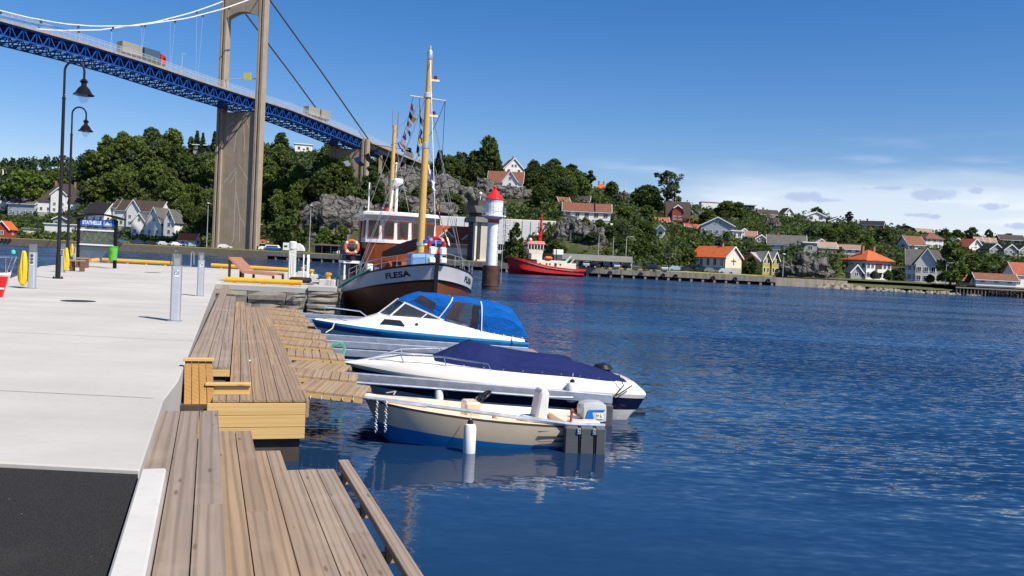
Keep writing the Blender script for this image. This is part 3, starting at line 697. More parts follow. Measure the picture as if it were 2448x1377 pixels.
for off in (1.5, -12.4):
    cb = MB(); cb.tube([bp(n, off, cz(n)) for n in list(np.arange(-40, 25.4, 1.0)) + [25.4]], 0.17, 8)
    c_ = cb.obj('main_cable', CABLEW, br, smooth=True)
    cl = MB()
    for n in range(-39, 24, 3):
        P = bp(n, off, cz(n)); cl.bar(P - Vector((0, 0, 0.75)), P - Vector((0, 0, 0.15)), 0.42)
    cl.obj('clamp', CABLED, c_)
    bs = MB(); bs.tube([bp(25.4, off, 85.4), bp(34, off, 66.6), bp(42.4, off, 47.5), bp(51.5, off, 25.5)], 0.27, 8); bs.obj('backstay', CABLED, br, smooth=True)
    for n in range(-39, 24, 3):
        hg = MB(); hg.tube([bp(n, off, cz(n)), bp(n, 0.3 if off > 0 else WB - 0.3, hb(n))], 0.02, 5); hg.obj('hanger', CABLEW, br)

# lorries and a lamp on the deck
def lorry(name, label, n, off, cab, boxes, Lr=3.346):
    z = hb(n) + 0.63; P = bp(n, off, z); t = thing(name, label, 'lorry', P, math.atan2(EY, EX), 'lorries crossing the bridge')
    x = 0
    for i, (L, c) in enumerate(boxes):
        m = MB(); m.box(x, x + L, -1.25, 1.25, 0.95, 3.9); m.obj('cargo_box', c, t, bevel=0.04)
        m = MB(); m.box(x + 0.1, x + L - 0.1, -0.9, 0.9, 0.55, 0.94); m.obj('chassis', BLACK, t)
        for wx in ((x + 1.2, x + L - 1.3) if L > 5 else (x + L / 2,)):
            for sy in (-1, 1):
                w = MB(); w.lathe([(0.25, -0.15), (0.5, -0.15), (0.5, 0.15), (0.25, 0.15)], 14, (wx, sy * 1.05, 0.5), 0, 'y'); w.obj('wheel', RUBBER, t)
        x += L + 0.7
    if cab:
        m = MB(); m.prism([(x - 0.4, -1.2, 0.6), (x + 1.5, -1.2, 0.6), (x + 1.5, -1.2, 1.9), (x + 1.2, -1.2, 3.1), (x - 0.4, -1.2, 3.4)], (0, 2.4, 0)); cb_ = m.obj('cab', cab, t, bevel=0.05)
        g = MB(); g.box(x + 0.3, x + 1.2, -1.23, 1.23, 1.8, 2.6); g.obj('window', GLASS, cb_)
        for sy in (-1, 1):
            w = MB(); w.lathe([(0.25, -0.15), (0.5, -0.15), (0.5, 0.15), (0.25, 0.15)], 14, (x + 0.7, sy * 1.05, 0.5), 0, 'y'); w.obj('wheel', RUBBER, t)
    return t
lorry('lorry', 'articulated lorry with grey and blue boxes and red cab on the bridge', 10.5, -2.2, REDP, [(6.4, mat('dull_grey_tarp', (0.27, 0.26, 0.21), 0.8)), (5.4, mat('dusty_blue_box', (0.045, 0.09, 0.14), 0.6))])
lorry('lorry', 'dull grey tarpaulined lorry on the bridge near the far pier', 33.2, -2.2, None, [(6.0, mat('dull_grey_tarp', (0.27, 0.26, 0.21), 0.8)), (5.0, mat('dull_grey_tarp', (0.27, 0.26, 0.21), 0.8))])
lt = thing('street_lamp', 'thin lamp post standing on the bridge deck left of the tower', 'street lamp', bp(19.2, WB, hb(19.2) + 0.6))
m = MB(); m.tube([(0, 0, 0), (0, 0, 9.4)], [0.1, 0.06], 6); m.obj('pole', LGREY, lt); m = MB(); m.box(-0.1, 0.9, -0.15, 0.15, 9.3, 9.5); m.obj('lamp_head', LGREY, lt)

# ------------------------------------------------------------------ houses
RT = {}
def roofmat(name, c):
    if name in RT: return RT[name]
    t = NT(name); n1 = t.noise(0.9, 5); w = t.node('ShaderNodeTexWave'); w.inputs['Scale'].default_value = 1.6; w.bands_direction = 'Z'
    t.l.new(t.tc.outputs['Object'], w.inputs['Vector'])
    col = t.mix(t.ramp(n1, 0.3, 0.75), c, tuple(x * 0.68 for x in c)); col = t.mix(t.ramp(w.outputs[0], 0.6, 1, 0, 0.3), col, tuple(x * 0.5 for x in c))
    t.bump(w.outputs[0], 0.4, 0.05); RT[name] = t.set(col, 0.75, 0, 0.25); return RT[name]
def cladding(name, c):
    if name in RT: return RT[name]
    t = NT(name); w = t.node('ShaderNodeTexWave'); w.inputs['Scale'].default_value = 3.0; w.bands_direction = 'Z'; t.l.new(t.tc.outputs['Object'], w.inputs['Vector'])
    n1 = t.noise(0.6, 4); col = t.mix(t.ramp(n1, 0.35, 0.75), c, tuple(x * 0.88 for x in c)); col = t.mix(t.ramp(w.outputs[0], 0.8, 1, 0, 0.22), col, tuple(x * 0.6 for x in c))
    RT[name] = t.set(col, 0.6, 0, 0.3); return RT[name]
RO = roofmat('orange_clay_tiles', (0.62, 0.14, 0.045)); RBN = roofmat('brown_roof_tiles', (0.24, 0.095, 0.06)); RRED = roofmat('red_roof_tiles', (0.40, 0.10, 0.06))
RGR = roofmat('grey_slate_roof', (0.14, 0.135, 0.13)); RDK = roofmat('black_roof_felt', (0.03, 0.03, 0.034)); RLG = roofmat('pale_metal_roof', (0.42, 0.40, 0.37)); RDB = roofmat('dark_brown_tiles', (0.075, 0.055, 0.045)); RTN = roofmat('tan_roof_boards', (0.40, 0.27, 0.19)); RPK = roofmat('faded_pink_tiles', (0.36, 0.2, 0.16))
CW = cladding('white_clapboard', (0.80, 0.79, 0.76)); CC = cladding('cream_clapboard', (0.78, 0.70, 0.55)); CG = cladding('grey_clapboard', (0.34, 0.35, 0.35)); CR = cladding('red_clapboard', (0.32, 0.055, 0.04)); CO = cladding('olive_clapboard', (0.42, 0.38, 0.10)); CB = cladding('blue_grey_clapboard', (0.42, 0.46, 0.52)); CD = cladding('dark_stained_boards', (0.05, 0.045, 0.04)); CP = cladding('pale_blue_boards', (0.5, 0.66, 0.72)); CTAN = cladding('tan_boards', (0.45, 0.4, 0.32))
PLINTH = concrete('plinth_stone', (0.40, 0.38, 0.34))
def proj_py(P):
    q = CM.transposed() @ (Vector(P) - Vector((0, 0, CZ))); return IH / 2 - F * q.y / -q.z
WINM = {}
HBOX = []
def window(parent, x, y, z, w, h, face='front', fm=None):
    fm = fm or WHITE; key = (round(w, 2), round(h, 2), fm.name)
    if key not in WINM:
        m = MB(); b = 0.11
        m.box(-w / 2, -w / 2 + b, -0.07, 0, 0, h); m.box(w / 2 - b, w / 2, -0.07, 0, 0, h); m.box(-w / 2 + b, w / 2 - b, -0.07, 0, 0, b); m.box(-w / 2 + b, w / 2 - b, -0.07, 0, h - b, h)
        if w > 0.9: m.box(-0.04, 0.04, -0.06, 0, b, h - b)
        g = MB(); g.box(-w / 2 + b, w / 2 - b, -0.03, -0.004, b, h - b)
        WINM[key] = (m.mesh('window', fm), g.mesh('pane', GLASS))
    rz = {'front': 0, 'right': math.pi / 2, 'left': -math.pi / 2}[face]
    o = link('window', WINM[key][0], parent, (x, y, z), (0, 0, rz)); link('pane', WINM[key][1], o)
def house(name, label, px, py, W, D, eave, rise, yaw, roof, wallm, roofm, wins=(3, 1), swins=(2, 1), Y=None, chim=0, cat='house', group=None, ov=0.45, zoff=0.0, gw=0, ww=1.2, wh=1.5, trim=True, wz0=None, door=False):
    """W, D, eave and rise in photo pixels, scaled by the distance; roof 'side' (ridge across), 'front' (gable to the viewer), 'hip', 'flat', 'gambrel'"""
    if Y is None: P = onhill(px, py)
    else: P = atY(px, py, Y); P.z = ground(P.x, P.y) if zoff == 0 else P.z
    HBOX.append((px, proj_py(P), W, eave + rise, P.y, P.x)); kk = P.y / F; W, D, eave, rise = W * kk, D * kk, eave * kk, rise * kk
    t = thing(name, label, cat, (P.x, P.y, P.z), R(yaw), group)
    w, d = W / 2, D; zt = eave; rt = 0.22
    m = MB(); m.box(-w + .1, w - .1, 0.1, d - .1, -4, 0.35); m.obj('plinth', PLINTH, t)
    m = MB(); m.box(-w, w, 0, d, 0.3, zt)
    if roof == 'side':
        for x in (-w, w): m.poly([(x, 0, zt), (x, d, zt), (x, d / 2, zt + rise)])
    elif roof == 'front':
        for y in (0, d): m.poly([(-w, y, zt), (w, y, zt), (0, y, zt + rise)])
    elif roof == 'gambrel':
        for y in (0, d): m.poly([(-w, y, zt), (w, y, zt), (w * .72, y, zt + rise * .6), (0, y, zt + rise), (-w * .72, y, zt + rise * .6)])
    wall = m.obj('wall', wallm, t, fix=True)
    m = MB()
    def slope(a, b, c, e):                  # eave pair a,b then ridge pair c,e
        a, b, c, e = map(Vector, (a, b, c, e)); nrm = (b - a).cross(c - a).normalized()
        if nrm.z < 0: nrm = -nrm
        m.hexa([a, b, c, e], [v + nrm * rt for v in (a, b, c, e)])
    if roof == 'side':
        k = rise / (d / 2); zo = zt - ov * k
        slope((-w - ov, -ov, zo), (w + ov, -ov, zo), (w + ov, d / 2, zt + rise), (-w - ov, d / 2, zt + rise))
        slope((w + ov, d + ov, zo), (-w - ov, d + ov, zo), (-w - ov, d / 2, zt + rise), (w + ov, d / 2, zt + rise))
    elif roof == 'front':
        k = rise / w; zo = zt - ov * k
        slope((-w - ov, d + ov, zo), (-w - ov, -ov, zo), (0, -ov, zt + rise), (0, d + ov, zt + rise))
        slope((w + ov, -ov, zo), (w + ov, d + ov, zo), (0, d + ov, zt + rise), (0, -ov, zt + rise))
    elif roof == 'gambrel':
        for sx in (-1, 1):
            slope((sx * (w + .3), -ov, zt - .2), (sx * (w + .3), d + ov, zt - .2), (sx * w * .72, d + ov, zt + rise * .6), (sx * w * .72, -ov, zt + rise * .6))
            slope((sx * w * .72, -ov, zt + rise * .6), (sx * w * .72, d + ov, zt + rise * .6), (0, d + ov, zt + rise), (0, -ov, zt + rise))
    elif roof == 'hip':
        rl_ = max(0.0, w - d / 2); a = ov; z0 = zt - 0.1
        if rl_ > 0.05: rA, rB = (-rl_, d / 2), (rl_, d / 2)
        else: rA, rB = (0, w), (0, d - w)
        c = [(-w - a, -a, z0), (w + a, -a, z0), (w + a, d + a, z0), (-w - a, d + a, z0)]; A, B = (*rA, zt + rise), (*rB, zt + rise)
        vs = c + [A, B] + [(x, y, z + rt) for x, y, z in c]
        if rl_ > 0.05: fs = [(6, 7, 5, 4), (7, 8, 5), (8, 9, 4, 5), (9, 6, 4)]
        else: fs = [(6, 7, 4), (7, 8, 5, 4), (8, 9, 5), (9, 6, 4, 5)]
        m.add(vs, fs + [(3, 2, 1, 0)] + [(i, (i + 1) % 4, 6 + (i + 1) % 4, 6 + i) for i in range(4)])
    else:
        m.box(-w - ov, w + ov, -ov, d + ov, zt + 0.003, zt + 0.35)
    rf = m.obj('roof', roofm, t)
    if trim and roof in ('side', 'front'):
        tm = MB()
        if roof == 'front':
            for sx in (-1, 1): tm.bar((sx * (w + ov), -ov - .05, zt - ov * rise / w + .06), (0, -ov - .05, zt + rise + .06), 0.08, 0.34, 0, (0, 1, 0)) if False else tm.hexa([(sx * (w + ov), -ov - .1, zt - ov * rise / w - .16), (0, -ov - .1, zt + rise - .16), (0, -ov - .003, zt + rise - .16), (sx * (w + ov), -ov - .003, zt - ov * rise / w - .16)], [(sx * (w + ov), -ov - .1, zt - ov * rise / w + .24), (0, -ov - .1, zt + rise + .27), (0, -ov - .003, zt + rise + .27), (sx * (w + ov), -ov - .003, zt - ov * rise / w + .24)])
        else:
            k = rise / (d / 2)
            for x in (-w - ov - .1, w + ov + .003):
                tm.hexa([(x, -ov, zt - ov * k - .14), (x + .1, -ov, zt - ov * k - .14), (x + .1, d / 2, zt + rise - .14), (x, d / 2, zt + rise - .14)], [(x, -ov, zt - ov * k + .25), (x + .1, -ov, zt - ov * k + .25), (x + .1, d / 2, zt + rise + .27), (x, d / 2, zt + rise + .27)])
            tm.box(-w - ov, w + ov, -ov - .08, -ov - .003, zt - ov * k - .12, zt - ov * k + .14)
        tm.obj('bargeboard', WHITE, rf)
    for i in range(chim):
        c = MB(); x = (-w * .45 if i == 0 else w * .45) if roof != 'front' else 0; yy = d / 2 if roof != 'front' else d * (.35 + .3 * i)
        c.box(x - .35, x + .35, yy - .35, yy + .35, zt + rise * .5, zt + rise + 1.0); c.box(x - .42, x + .42, yy - .42, yy + .42, zt + rise + 1.003, zt + rise + 1.12); c.obj('chimney', mat('chimney_brick', (0.30, 0.16, 0.11), 0.85), rf)
    fm = WHITE if wallm is not CW else mat('grey_window_trim', (0.55, 0.55, 0.53), 0.5)
    nx, ny = wins; st = 2.6; z0 = wz0 if wz0 is not None else 1.15
    for r_ in range(ny):
        z = z0 + r_ * st
        if z + wh > zt - 0.1: wh2 = max(0.6, zt - 0.1 - z)
        else: wh2 = wh
        for i in range(nx):
            x = -w + W * (i + .5) / nx; window(wall, x, -0.003, z, min(ww, W / nx * .7), wh2, 'front', fm)
    if gw:
        for i in range(gw): window(wall, (i - (gw - 1) / 2) * 1.5, -0.003, zt + rise * .16, 1.0, min(1.3, rise * .46), 'front', fm)
    nx, ny = swins
    for r_ in range(ny):
        for i in range(nx):
            y = d * (i + .5) / nx; zz = z0 + r_ * st; hh = min(wh, max(.6, zt - .1 - zz))
            window(wall, w + .003, y, zz, min(ww, d / nx * .7), hh, 'right', fm); window(wall, -w - .003, y, zz, min(ww, d / nx * .7), hh, 'left', fm)
    if door:
        dm = MB(); dm.box(w * .55 - .5, w * .55 + .5, -0.08, -0.003, 0.31, 2.3); dm.obj('door', mat('painted_door', (0.12, 0.09, 0.07), 0.5), wall)
    return t
G1, G2, G3 = 'houses along the far left waterfront', 'houses on the hillside', 'houses along the far right waterfront'
def mpx(px, Y): return px * Y / F
def bay(t, x, w, dep, eave, rise, wallm, roofm, nwin=(1, 1), yb=0.0, k=None, gam=False):
    """a gabled bay standing out from a house front; sizes in photo pixels times k"""
    x, w, dep, eave, rise = x * k, w * k / 2, dep * k, eave * k, rise * k
    m = MB(); m.box(x - w, x + w, yb - 0.9, yb + dep, 0.3, eave)
    if gam: pl = [(x - w, eave), (x + w, eave), (x + w * .8, eave + rise * .6), (x, eave + rise), (x - w * .8, eave + rise * .6)]
    else: pl = [(x - w, eave), (x + w, eave), (x, eave + rise)]
    m.prism([(a, yb - 0.9, b) for a, b in pl], (0, 0.1, 0)); wl_ = m.obj('bay_wall', wallm, t)
    r_ = MB(); o = 0.4
    for sx in (-1, 1):
        if gam: segs = [((x + sx * (w + .2), eave - .1), (x + sx * w * .8, eave + rise * .6)), ((x + sx * w * .8, eave + rise * .6), (x, eave + rise))]
        else: segs = [((x + sx * (w + o), eave - o * rise / w), (x, eave + rise))]
        for (xa, za), (xb, zb) in segs:
            r_.hexa([(xa, yb - 1.35, za), (xb, yb - 1.35, zb), (xb, yb + dep, zb), (xa, yb + dep, za)], [(xa, yb - 1.35, za + .24), (xb, yb - 1.35, zb + .26), (xb, yb + dep, zb + .26), (xa, yb + dep, za + .24)])
    ro = r_.obj('bay_roof', roofm, t)
    tm = MB()
    for sx in (-1, 1):
        xa, za = (x + sx * (w + o), eave - o * rise / w) if not gam else (x + sx * w * .8, eave + rise * .6)
        tm.hexa([(xa, yb - 1.45, za - .15), (x, yb - 1.45, eave + rise - .15), (x, yb - 1.353, eave + rise - .15), (xa, yb - 1.353, za - .15)], [(xa, yb - 1.45, za + .27), (x, yb - 1.45, eave + rise + .3), (x, yb - 1.353, eave + rise + .3), (xa, yb - 1.353, za + .27)])
    tm.obj('bargeboard', WHITE, ro)
    nx, ny = nwin
    for j in range(ny):
        for i in range(nx): window(wl_, x - w + 2 * w * (i + .5) / nx, yb - 0.904, 1.0 + j * 2.5, min(1.2, 2 * w / nx * .62), 1.45, 'front')
    return wl_
def kof(t): return t.location.y / F
# --- left waterfront
h = house('villa', 'big white villa with hipped dark roof, two chimneys and a white front gable', 141, 512, 98, 66, 28, 46, 6, 'hip', CW, RDB, (6, 1), (3, 1), None, 2, group=G1)
bay(h, 0, 36, 30, 46, 16, CW, RDB, (2, 2), k=kof(h))
house('house', 'grey-white house under the big round tree, bluish shade put into its walls', 50, 517, 72, 50, 30, 12, -10, 'side', CB, RGR, (4, 1), group=G1)  # bluish shade is put into the wall colour
house('house', 'white gabled house cut off by the left edge, beside the round tree', -6, 506, 44, 50, 30, 22, 4, 'front', CW, RDK, (2, 1), gw=1, group=G1)
house('house', 'white house with a plain black roof between villa and grey-roofed gables', 224, 534, 66, 44, 24, 25, -22, 'side', CW, RDK, (3, 1), (2, 1), group=G1)
h = house('house', 'long white house with brown-grey roof, chimney and one pointed front gable', 330, 546, 108, 50, 42, 24, -6, 'side', CW, RDB, (5, 1), (2, 1), None, 1, group=G1)
bay(h, -10, 34, 26, 42, 24, CW, RDB, (2, 2), k=kof(h))
house('house', 'small white front-gabled house lowest in the left gable cluster', 331, 567, 36, 40, 32, 24, 4, 'front', CW, RGR, (2, 1), gw=1, group=G1)
house('house', 'white house with steep grey roof between two gables near the tower', 366, 567, 46, 46, 30, 40, -18, 'front', CW, RGR, (2, 1), gw=1, group=G1)
house('house', 'narrow tall white gabled house nearest the bridge tower', 403, 567, 30, 36, 38, 28, -14, 'front', CW, RGR, (1, 2), gw=1, group=G1)
house('house', 'white house at the rear of the gable cluster with dormer roof', 292, 520, 50, 40, 24, 18, -10, 'side', CW, RDB, (3, 1), group=G1)
house('boathouse', 'long low white flat-roofed boathouse behind the lamp posts', 147, 561, 82, 30, 24, 5, 0, 'flat', CW, WHITE, (0, 0), (0, 0), group=G1, cat='boathouse', trim=False)
house('shed', 'small cream shed beside a dirt heap on the far quay', 70, 561, 30, 22, 14, 4, 4, 'flat', CC, RLG, (0, 0), (0, 0), group=G1, cat='shed')
house('garage', 'grey gabled garage half hidden behind the lamp posts', 143, 539, 34, 26, 14, 8, 0, 'front', CG, RDK, (1, 1), (0, 0), group=G1, cat='garage')
house('boathouse', 'red boathouse with orange tiled roof and white trim at the left edge', 4, 564, 32, 40, 22, 18, 6, 'front', CR, RO, (1, 1), (1, 1), group=G1, cat='boathouse', Y=308)
house('shed', 'small white shed with orange roof beside parked cars', 447, 574, 42, 26, 18, 14, -10, 'side', CW, RO, (2, 1), (1, 1), group=G1, cat='shed', Y=296)
house('shed', 'tiny red shed at the right foot of the bridge tower', 627, 583, 20, 16, 10, 6, 0, 'side', CR, RRED, (1, 1), (0, 0), group=G1, cat='shed', Y=292)
house('house', 'white flat-roofed house among the trees under the bridge deck', 725, 360, 40, 30, 19, 4, 14, 'flat', CW, WHITE, (2, 1), (1, 1), group=G2)
house('pavilion', 'flat white roofed pavilion on the wooded ridge left of the tower', 492, 364, 62, 26, 14, 4, 0, 'flat', CD, WHITE, (4, 1), (1, 1), group=G2, cat='pavilion')
# --- centre hill
house('house', 'white gabled house highest on the hill beside the tall dark tree', 1228, 419, 50, 44, 15, 25, 16, 'front', CW, RBN, (2, 1), (2, 1), gw=2, chim=1, group=G2)
h = house('house', 'brown-roofed white house with a front gable just below the hilltop house', 1207, 451, 82, 44, 17, 25, -4, 'side', CW, RBN, (3, 1), (2, 1), group=G2)
bay(h, 12, 36, 26, 17, 24, CW, RBN, (1, 2), k=kof(h))
h = house('house', 'long low white house with two brown roofs on top of the grey cliff', 1402, 529, 112, 42, 24, 18, -3, 'side', CW, RBN, (5, 1), (2, 1), group=G2, ww=1.5)
m = MB(); kk = kof(h); m.hexa([(18 * kk, -0.6, 23 * kk), (20 * kk, -0.6, 23 * kk), (20 * kk, 21 * kk, 45 * kk), (18 * kk, 21 * kk, 45 * kk)], [(18 * kk, -0.6, 26 * kk), (20 * kk, -0.6, 26 * kk), (20 * kk, 21 * kk, 48 * kk), (18 * kk, 21 * kk, 48 * kk)]); m.obj('party_wall', RDK, h)
house('house', 'orange roof with two chimneys peeping out between pines', 1438, 447, 26, 22, 10, 12, 0, 'hip', CC, RO, (2, 1), (1, 1), chim=2, group=G2)
house('cottage', 'small brown-roofed cottage above the long white house', 1349, 492, 26, 20, 10, 10, 20, 'side', CR, RBN, (1, 1), (1, 1), group=G2, cat='cottage')
house('cottage', 'cream cottage half hidden by trees behind the long white house', 1395, 489, 26, 20, 10, 9, -10, 'side', CC, RDB, (2, 1), (1, 1), group=G2, cat='cottage')
h = house('house', 'dark-roofed red house with a curved gambrel gable', 1620, 532, 54, 40, 14, 36, -4, 'side', CR, RDB, (3, 1), (1, 1), chim=1, group=G2, trim=False)
bay(h, -2, 26, 20, 22, 18, CR, RDB, (2, 1), k=kof(h), gam=True)
house('house', 'narrow white house among shrubs below the red gambrel house', 1578, 572, 18, 20, 24, 9, -20, 'front', CW, RDB, (1, 1), (1, 1), group=G2)
house('shed', 'red-roofed shed left of the gambrel house', 1584, 536, 30, 20, 7, 8, 8, 'side', CD, RRED, (1, 1), (0, 0), group=G2, cat='shed')
h = house('house', 'large blue-grey house with a broad low gable', 1714, 567, 78, 74, 27, 20, -14, 'front', CB, RGR, (5, 1), (3, 1), gw=2, group=G2)
house('annexe', 'white flat annexe at the right end of the blue-grey house', 1761, 574, 26, 20, 20, 3, 0, 'flat', CW, WHITE, (2, 1), (1, 1), group=G2, cat='annexe')
house('garage', 'red garage with low red roof left of the blue-grey house', 1657, 553, 36, 22, 9, 7, -5, 'side', CR, RRED, (2, 1), (0, 0), group=G2, cat='garage')
house('house', 'white flat-roofed box house on the skyline left of the domed tree', 1697, 501, 42, 22, 16, 3, 4, 'flat', CW, RRED, (0, 0), (0, 0), group=G2, ov=0.1)
house('house', 'modern dark glass house with white slab roof right of the domed tree', 1787, 509, 32, 24, 18, 3, -6, 'flat', CD, WHITE, (3, 1), (1, 1), group=G2, ov=0.9)
house('house', 'low dark brown-roofed house on the skyline', 1838, 518, 46, 26, 6, 10, 3, 'side', CD, RDB, (3, 1), (1, 1), group=G2, chim=1, wz0=0.5, wh=.6)
house('house', 'small white gabled house on the skyline with two upper windows', 1886, 521, 26, 26, 10, 13, 14, 'front', CW, RDB, (2, 1), (1, 1), gw=2, group=G2)
house('bungalow', 'broad white gabled bungalow on the skyline with dark picture windows', 1950, 531, 48, 36, 14, 10, 3, 'front', CW, WHITE, (2, 1), (1, 1), group=G2, ww=1.9, cat='bungalow')
house('house', 'low white-gabled house with black roof right of the skyline bungalow', 2001, 535, 42, 26, 6, 9, 4, 'front', CW, RDK, (1, 1), (1, 1), group=G2, wz0=.5, wh=.6)
house('cottage', 'pale blue cottage tucked behind the white annexe', 1778, 565, 20, 20, 11, 7, 5, 'front', CP, RDB, (1, 1), (1, 1), group=G2, cat='cottage')
house('cottage', 'pale cottage with faded pink tiled roof', 1795, 573, 24, 22, 9, 11, -12, 'side', CP, RPK, (1, 1), (1, 1), group=G2, cat='cottage')
house('cottage', 'little white gable with red roof behind the grey-roofed house', 1819, 580, 32, 22, 7, 11, 2, 'front', CW, RRED, (1, 1), (1, 1), group=G2, cat='cottage', wz0=.6, wh=.7)
h = house('house', 'white house with long plain grey roof above the olive house', 1880, 601, 86, 44, 18, 20, -12, 'side', CW, RGR, (4, 1), (2, 1), chim=1, group=G2)
house('annexe', 'grey boxy annexe on top of the rock outcrop', 1936, 607, 32, 26, 26, 3, -4, 'flat', CG, WHITE, (1, 1), (1, 1), group=G2, cat='annexe', ww=1.6)
house('house', 'flat-fronted stone-coloured house above the rock outcrop', 1978, 608, 42, 26, 17, 11, 3, 'side', CTAN, RTN, (1, 1), (1, 1), group=G2, ww=1.4)
house('house', 'long pinkish low house between stone house and hipped orange roof', 2030, 611, 52, 30, 16, 9, -6, 'side', CW, RPK, (3, 1), (1, 1), group=G2)
house('house', 'white gable rising behind the flat-fronted stone house', 1963, 592, 28, 26, 9, 10, -8, 'front', CW, RLG, (1, 1), (1, 1), group=G2)
# --- right waterfront
h = house('mission_hall', 'cream hall with orange roof and a brown cross on its gable', 1752, 656, 64, 100, 40, 25, 40, 'front', CC, RO, (0, 0), (5, 1), Y=246, group=G3, cat='hall', wz0=2.2, wh=2.2, chim=1)
kk = kof(h); m = MB(); m.box(-0.14, 0.14, -0.12, -0.005, 22 * kk, 37 * kk); m.box(-1.1, -0.143, -0.12, -0.005, 30.5 * kk, 32.6 * kk); m.box(0.143, 1.1, -0.12, -0.005, 30.5 * kk, 32.6 * kk); m.obj('cross', mat('brown_cross', (0.2, 0.08, 0.05), 0.6), h)
m = MB(); m.box(-32.4 * kk, 32.4 * kk, -0.06, 100 * kk + .06, -1, 15 * kk); m.obj('base_wall', concrete('grey_render', (0.42, 0.41, 0.38)), h)
h = house('house', 'olive yellow house with twin gables and pale metal roof', 1836, 657, 52, 62, 36, 18, 27, 'side', CO, RLG, (4, 1), (2, 1), Y=248, group=G3)
bay(h, -14, 22, 24, 38, 19, CO, RLG, (2, 2), k=kof(h)); bay(h, 14, 22, 24, 38, 19, CO, RLG, (2, 2), k=kof(h))
h = house('mansion', 'large white two-storey mansion with hipped orange roof facing the water', 2099, 665, 74, 76, 49, 27, 20, 'hip', CW, RO, (6, 2), (4, 2), Y=254, chim=2, group=G3, cat='mansion', ov=0.9, wh=1.5)
kk = kof(h); m = MB(); m.box(-1.6, 1.6, -1.3, -0.01, 21 * kk, 24 * kk); m.box(-1.6, 1.6, -1.32, -1.24, 24.02 * kk, 29 * kk); m.obj('balcony', WHITE, h)
m = MB(); m.box(-1.2, 1.2, -0.14, -0.075, 25 * kk, 42 * kk); m.obj('balcony_door', mat('dark_red_shutter', (0.10, 0.05, 0.05), 0.6), h)
house('cottage', 'tiny grey gabled cottage in front of the mansion', 2047, 662, 28, 26, 21, 16, 6, 'front', CG, RGR, (1, 1), (1, 1), Y=240, group=G3, cat='cottage', gw=1)
house('cabin', 'red cabin with black roof on the right skyline', 2083, 550, 52, 30, 13, 9, -28, 'side', CR, RDK, (2, 1), (1, 1), group=G2, cat='cabin', chim=1)
house('cabin', 'low black cabin with two chimneys on the right skyline', 2166, 558, 52, 30, 9, 9, -4, 'front', CD, RDK, (2, 1), (1, 1), group=G2, cat='cabin', chim=2, trim=False, wz0=.6, wh=.8)
house('house', 'low tan-roofed house right of the black cabin', 2212, 562, 36, 24, 8, 7, -8, 'side', CTAN, RTN, (1, 1), (1, 1), group=G2)
house('house', 'white house with brown roof left of its hipped neighbour', 2190, 602, 46, 40, 18, 19, 12, 'side', CW, RBN, (2, 1), (1, 1), group=G2)
house('house', 'taller white house with hipped brown roof beside the leafy tree', 2233, 601, 44, 40, 29, 17, 4, 'hip', CW, RBN, (3, 2), (2, 1), group=G2, ww=1.1)
h = house('guest_house', 'big shaded white house behind the leafy waterfront tree', 2226, 690, 112, 50, 48, 34, -20, 'side', CW, RGR, (9, 2), (3, 2), Y=250, group=G3, cat='guest house', wh=1.5)
bay(h, -14, 46, 24, 50, 34, CW, RGR, (3, 2), k=kof(h))
house('annexe', 'low shaded annexe at the left end of the big white house', 2154, 660, 36, 28, 19, 14, -16, 'side', CB, RDB, (3, 1), (1, 1), Y=258, group=G3, cat='annexe')
house('house', 'white gable with orange-red roof on the right hillside', 2332, 600, 42, 40, 10, 18, 18, 'front', CW, RRED, (1, 1), (2, 1), gw=1, group=G2)
house('house', 'small grey-gabled house behind the leafy tree top', 2288, 586, 34, 26, 7, 9, 8, 'front', CG, RGR, (1, 1), (1, 1), group=G2, wz0=.6, wh=.8)
for i, x in enumerate((2340, 2356, 2372)):
    house('terrace_house', ('left', 'middle', 'right')[i] + 'most of the three tan stepped terrace houses', x, 589 + i, 15, 24, 12, 10, -12, 'side', CTAN, RTN, (1, 1), (1, 1), group='stepped terrace houses', cat='terrace house')
house('house', 'dark low house on the skyline at the right edge', 2420, 582, 56, 28, 9, 11, -4, 'side', CD, RDB, (3, 1), (1, 1), group=G2, wz0=.6, wh=.8)
for i, x in enumerate((2381, 2416, 2451)):
    house('row_house', ('left-hand', 'middle', 'right-hand')[i] + ' white-trimmed grey gable of the row of three at the right edge', x, 613 + i, 33, 44, 16, 13, 3, 'front', CG, RDK, (3, 1), (1, 1), group='row of grey gabled houses', cat='row house', ww=1.1)
house('boathouse', 'long low white boathouse with brown roof on the timber wharf', 2380, 700, 94, 30, 20, 12, -4, 'side', CW, RBN, (3, 1), (1, 1), Y=236, group=G3, cat='boathouse')
house('shed', 'brown-roofed shed left of the long low boathouse', 2312, 690, 34, 24, 16, 9, -4, 'side', CTAN, RRED, (1, 1), (0, 0), Y=243, group=G3, cat='shed')
house('shed', 'slim white gable at the left end of the long low boathouse', 2326, 694, 13, 20, 15, 12, 0, 'front', CW, RDB, (0, 0), (0, 0), Y=238, group=G3, cat='shed')
house('house', 'tall white house with red roof at the right edge of the wharf', 2452, 703, 62, 44, 36, 26, 6, 'side', CW, RRED, (3, 2), (2, 1), Y=240, group=G3)

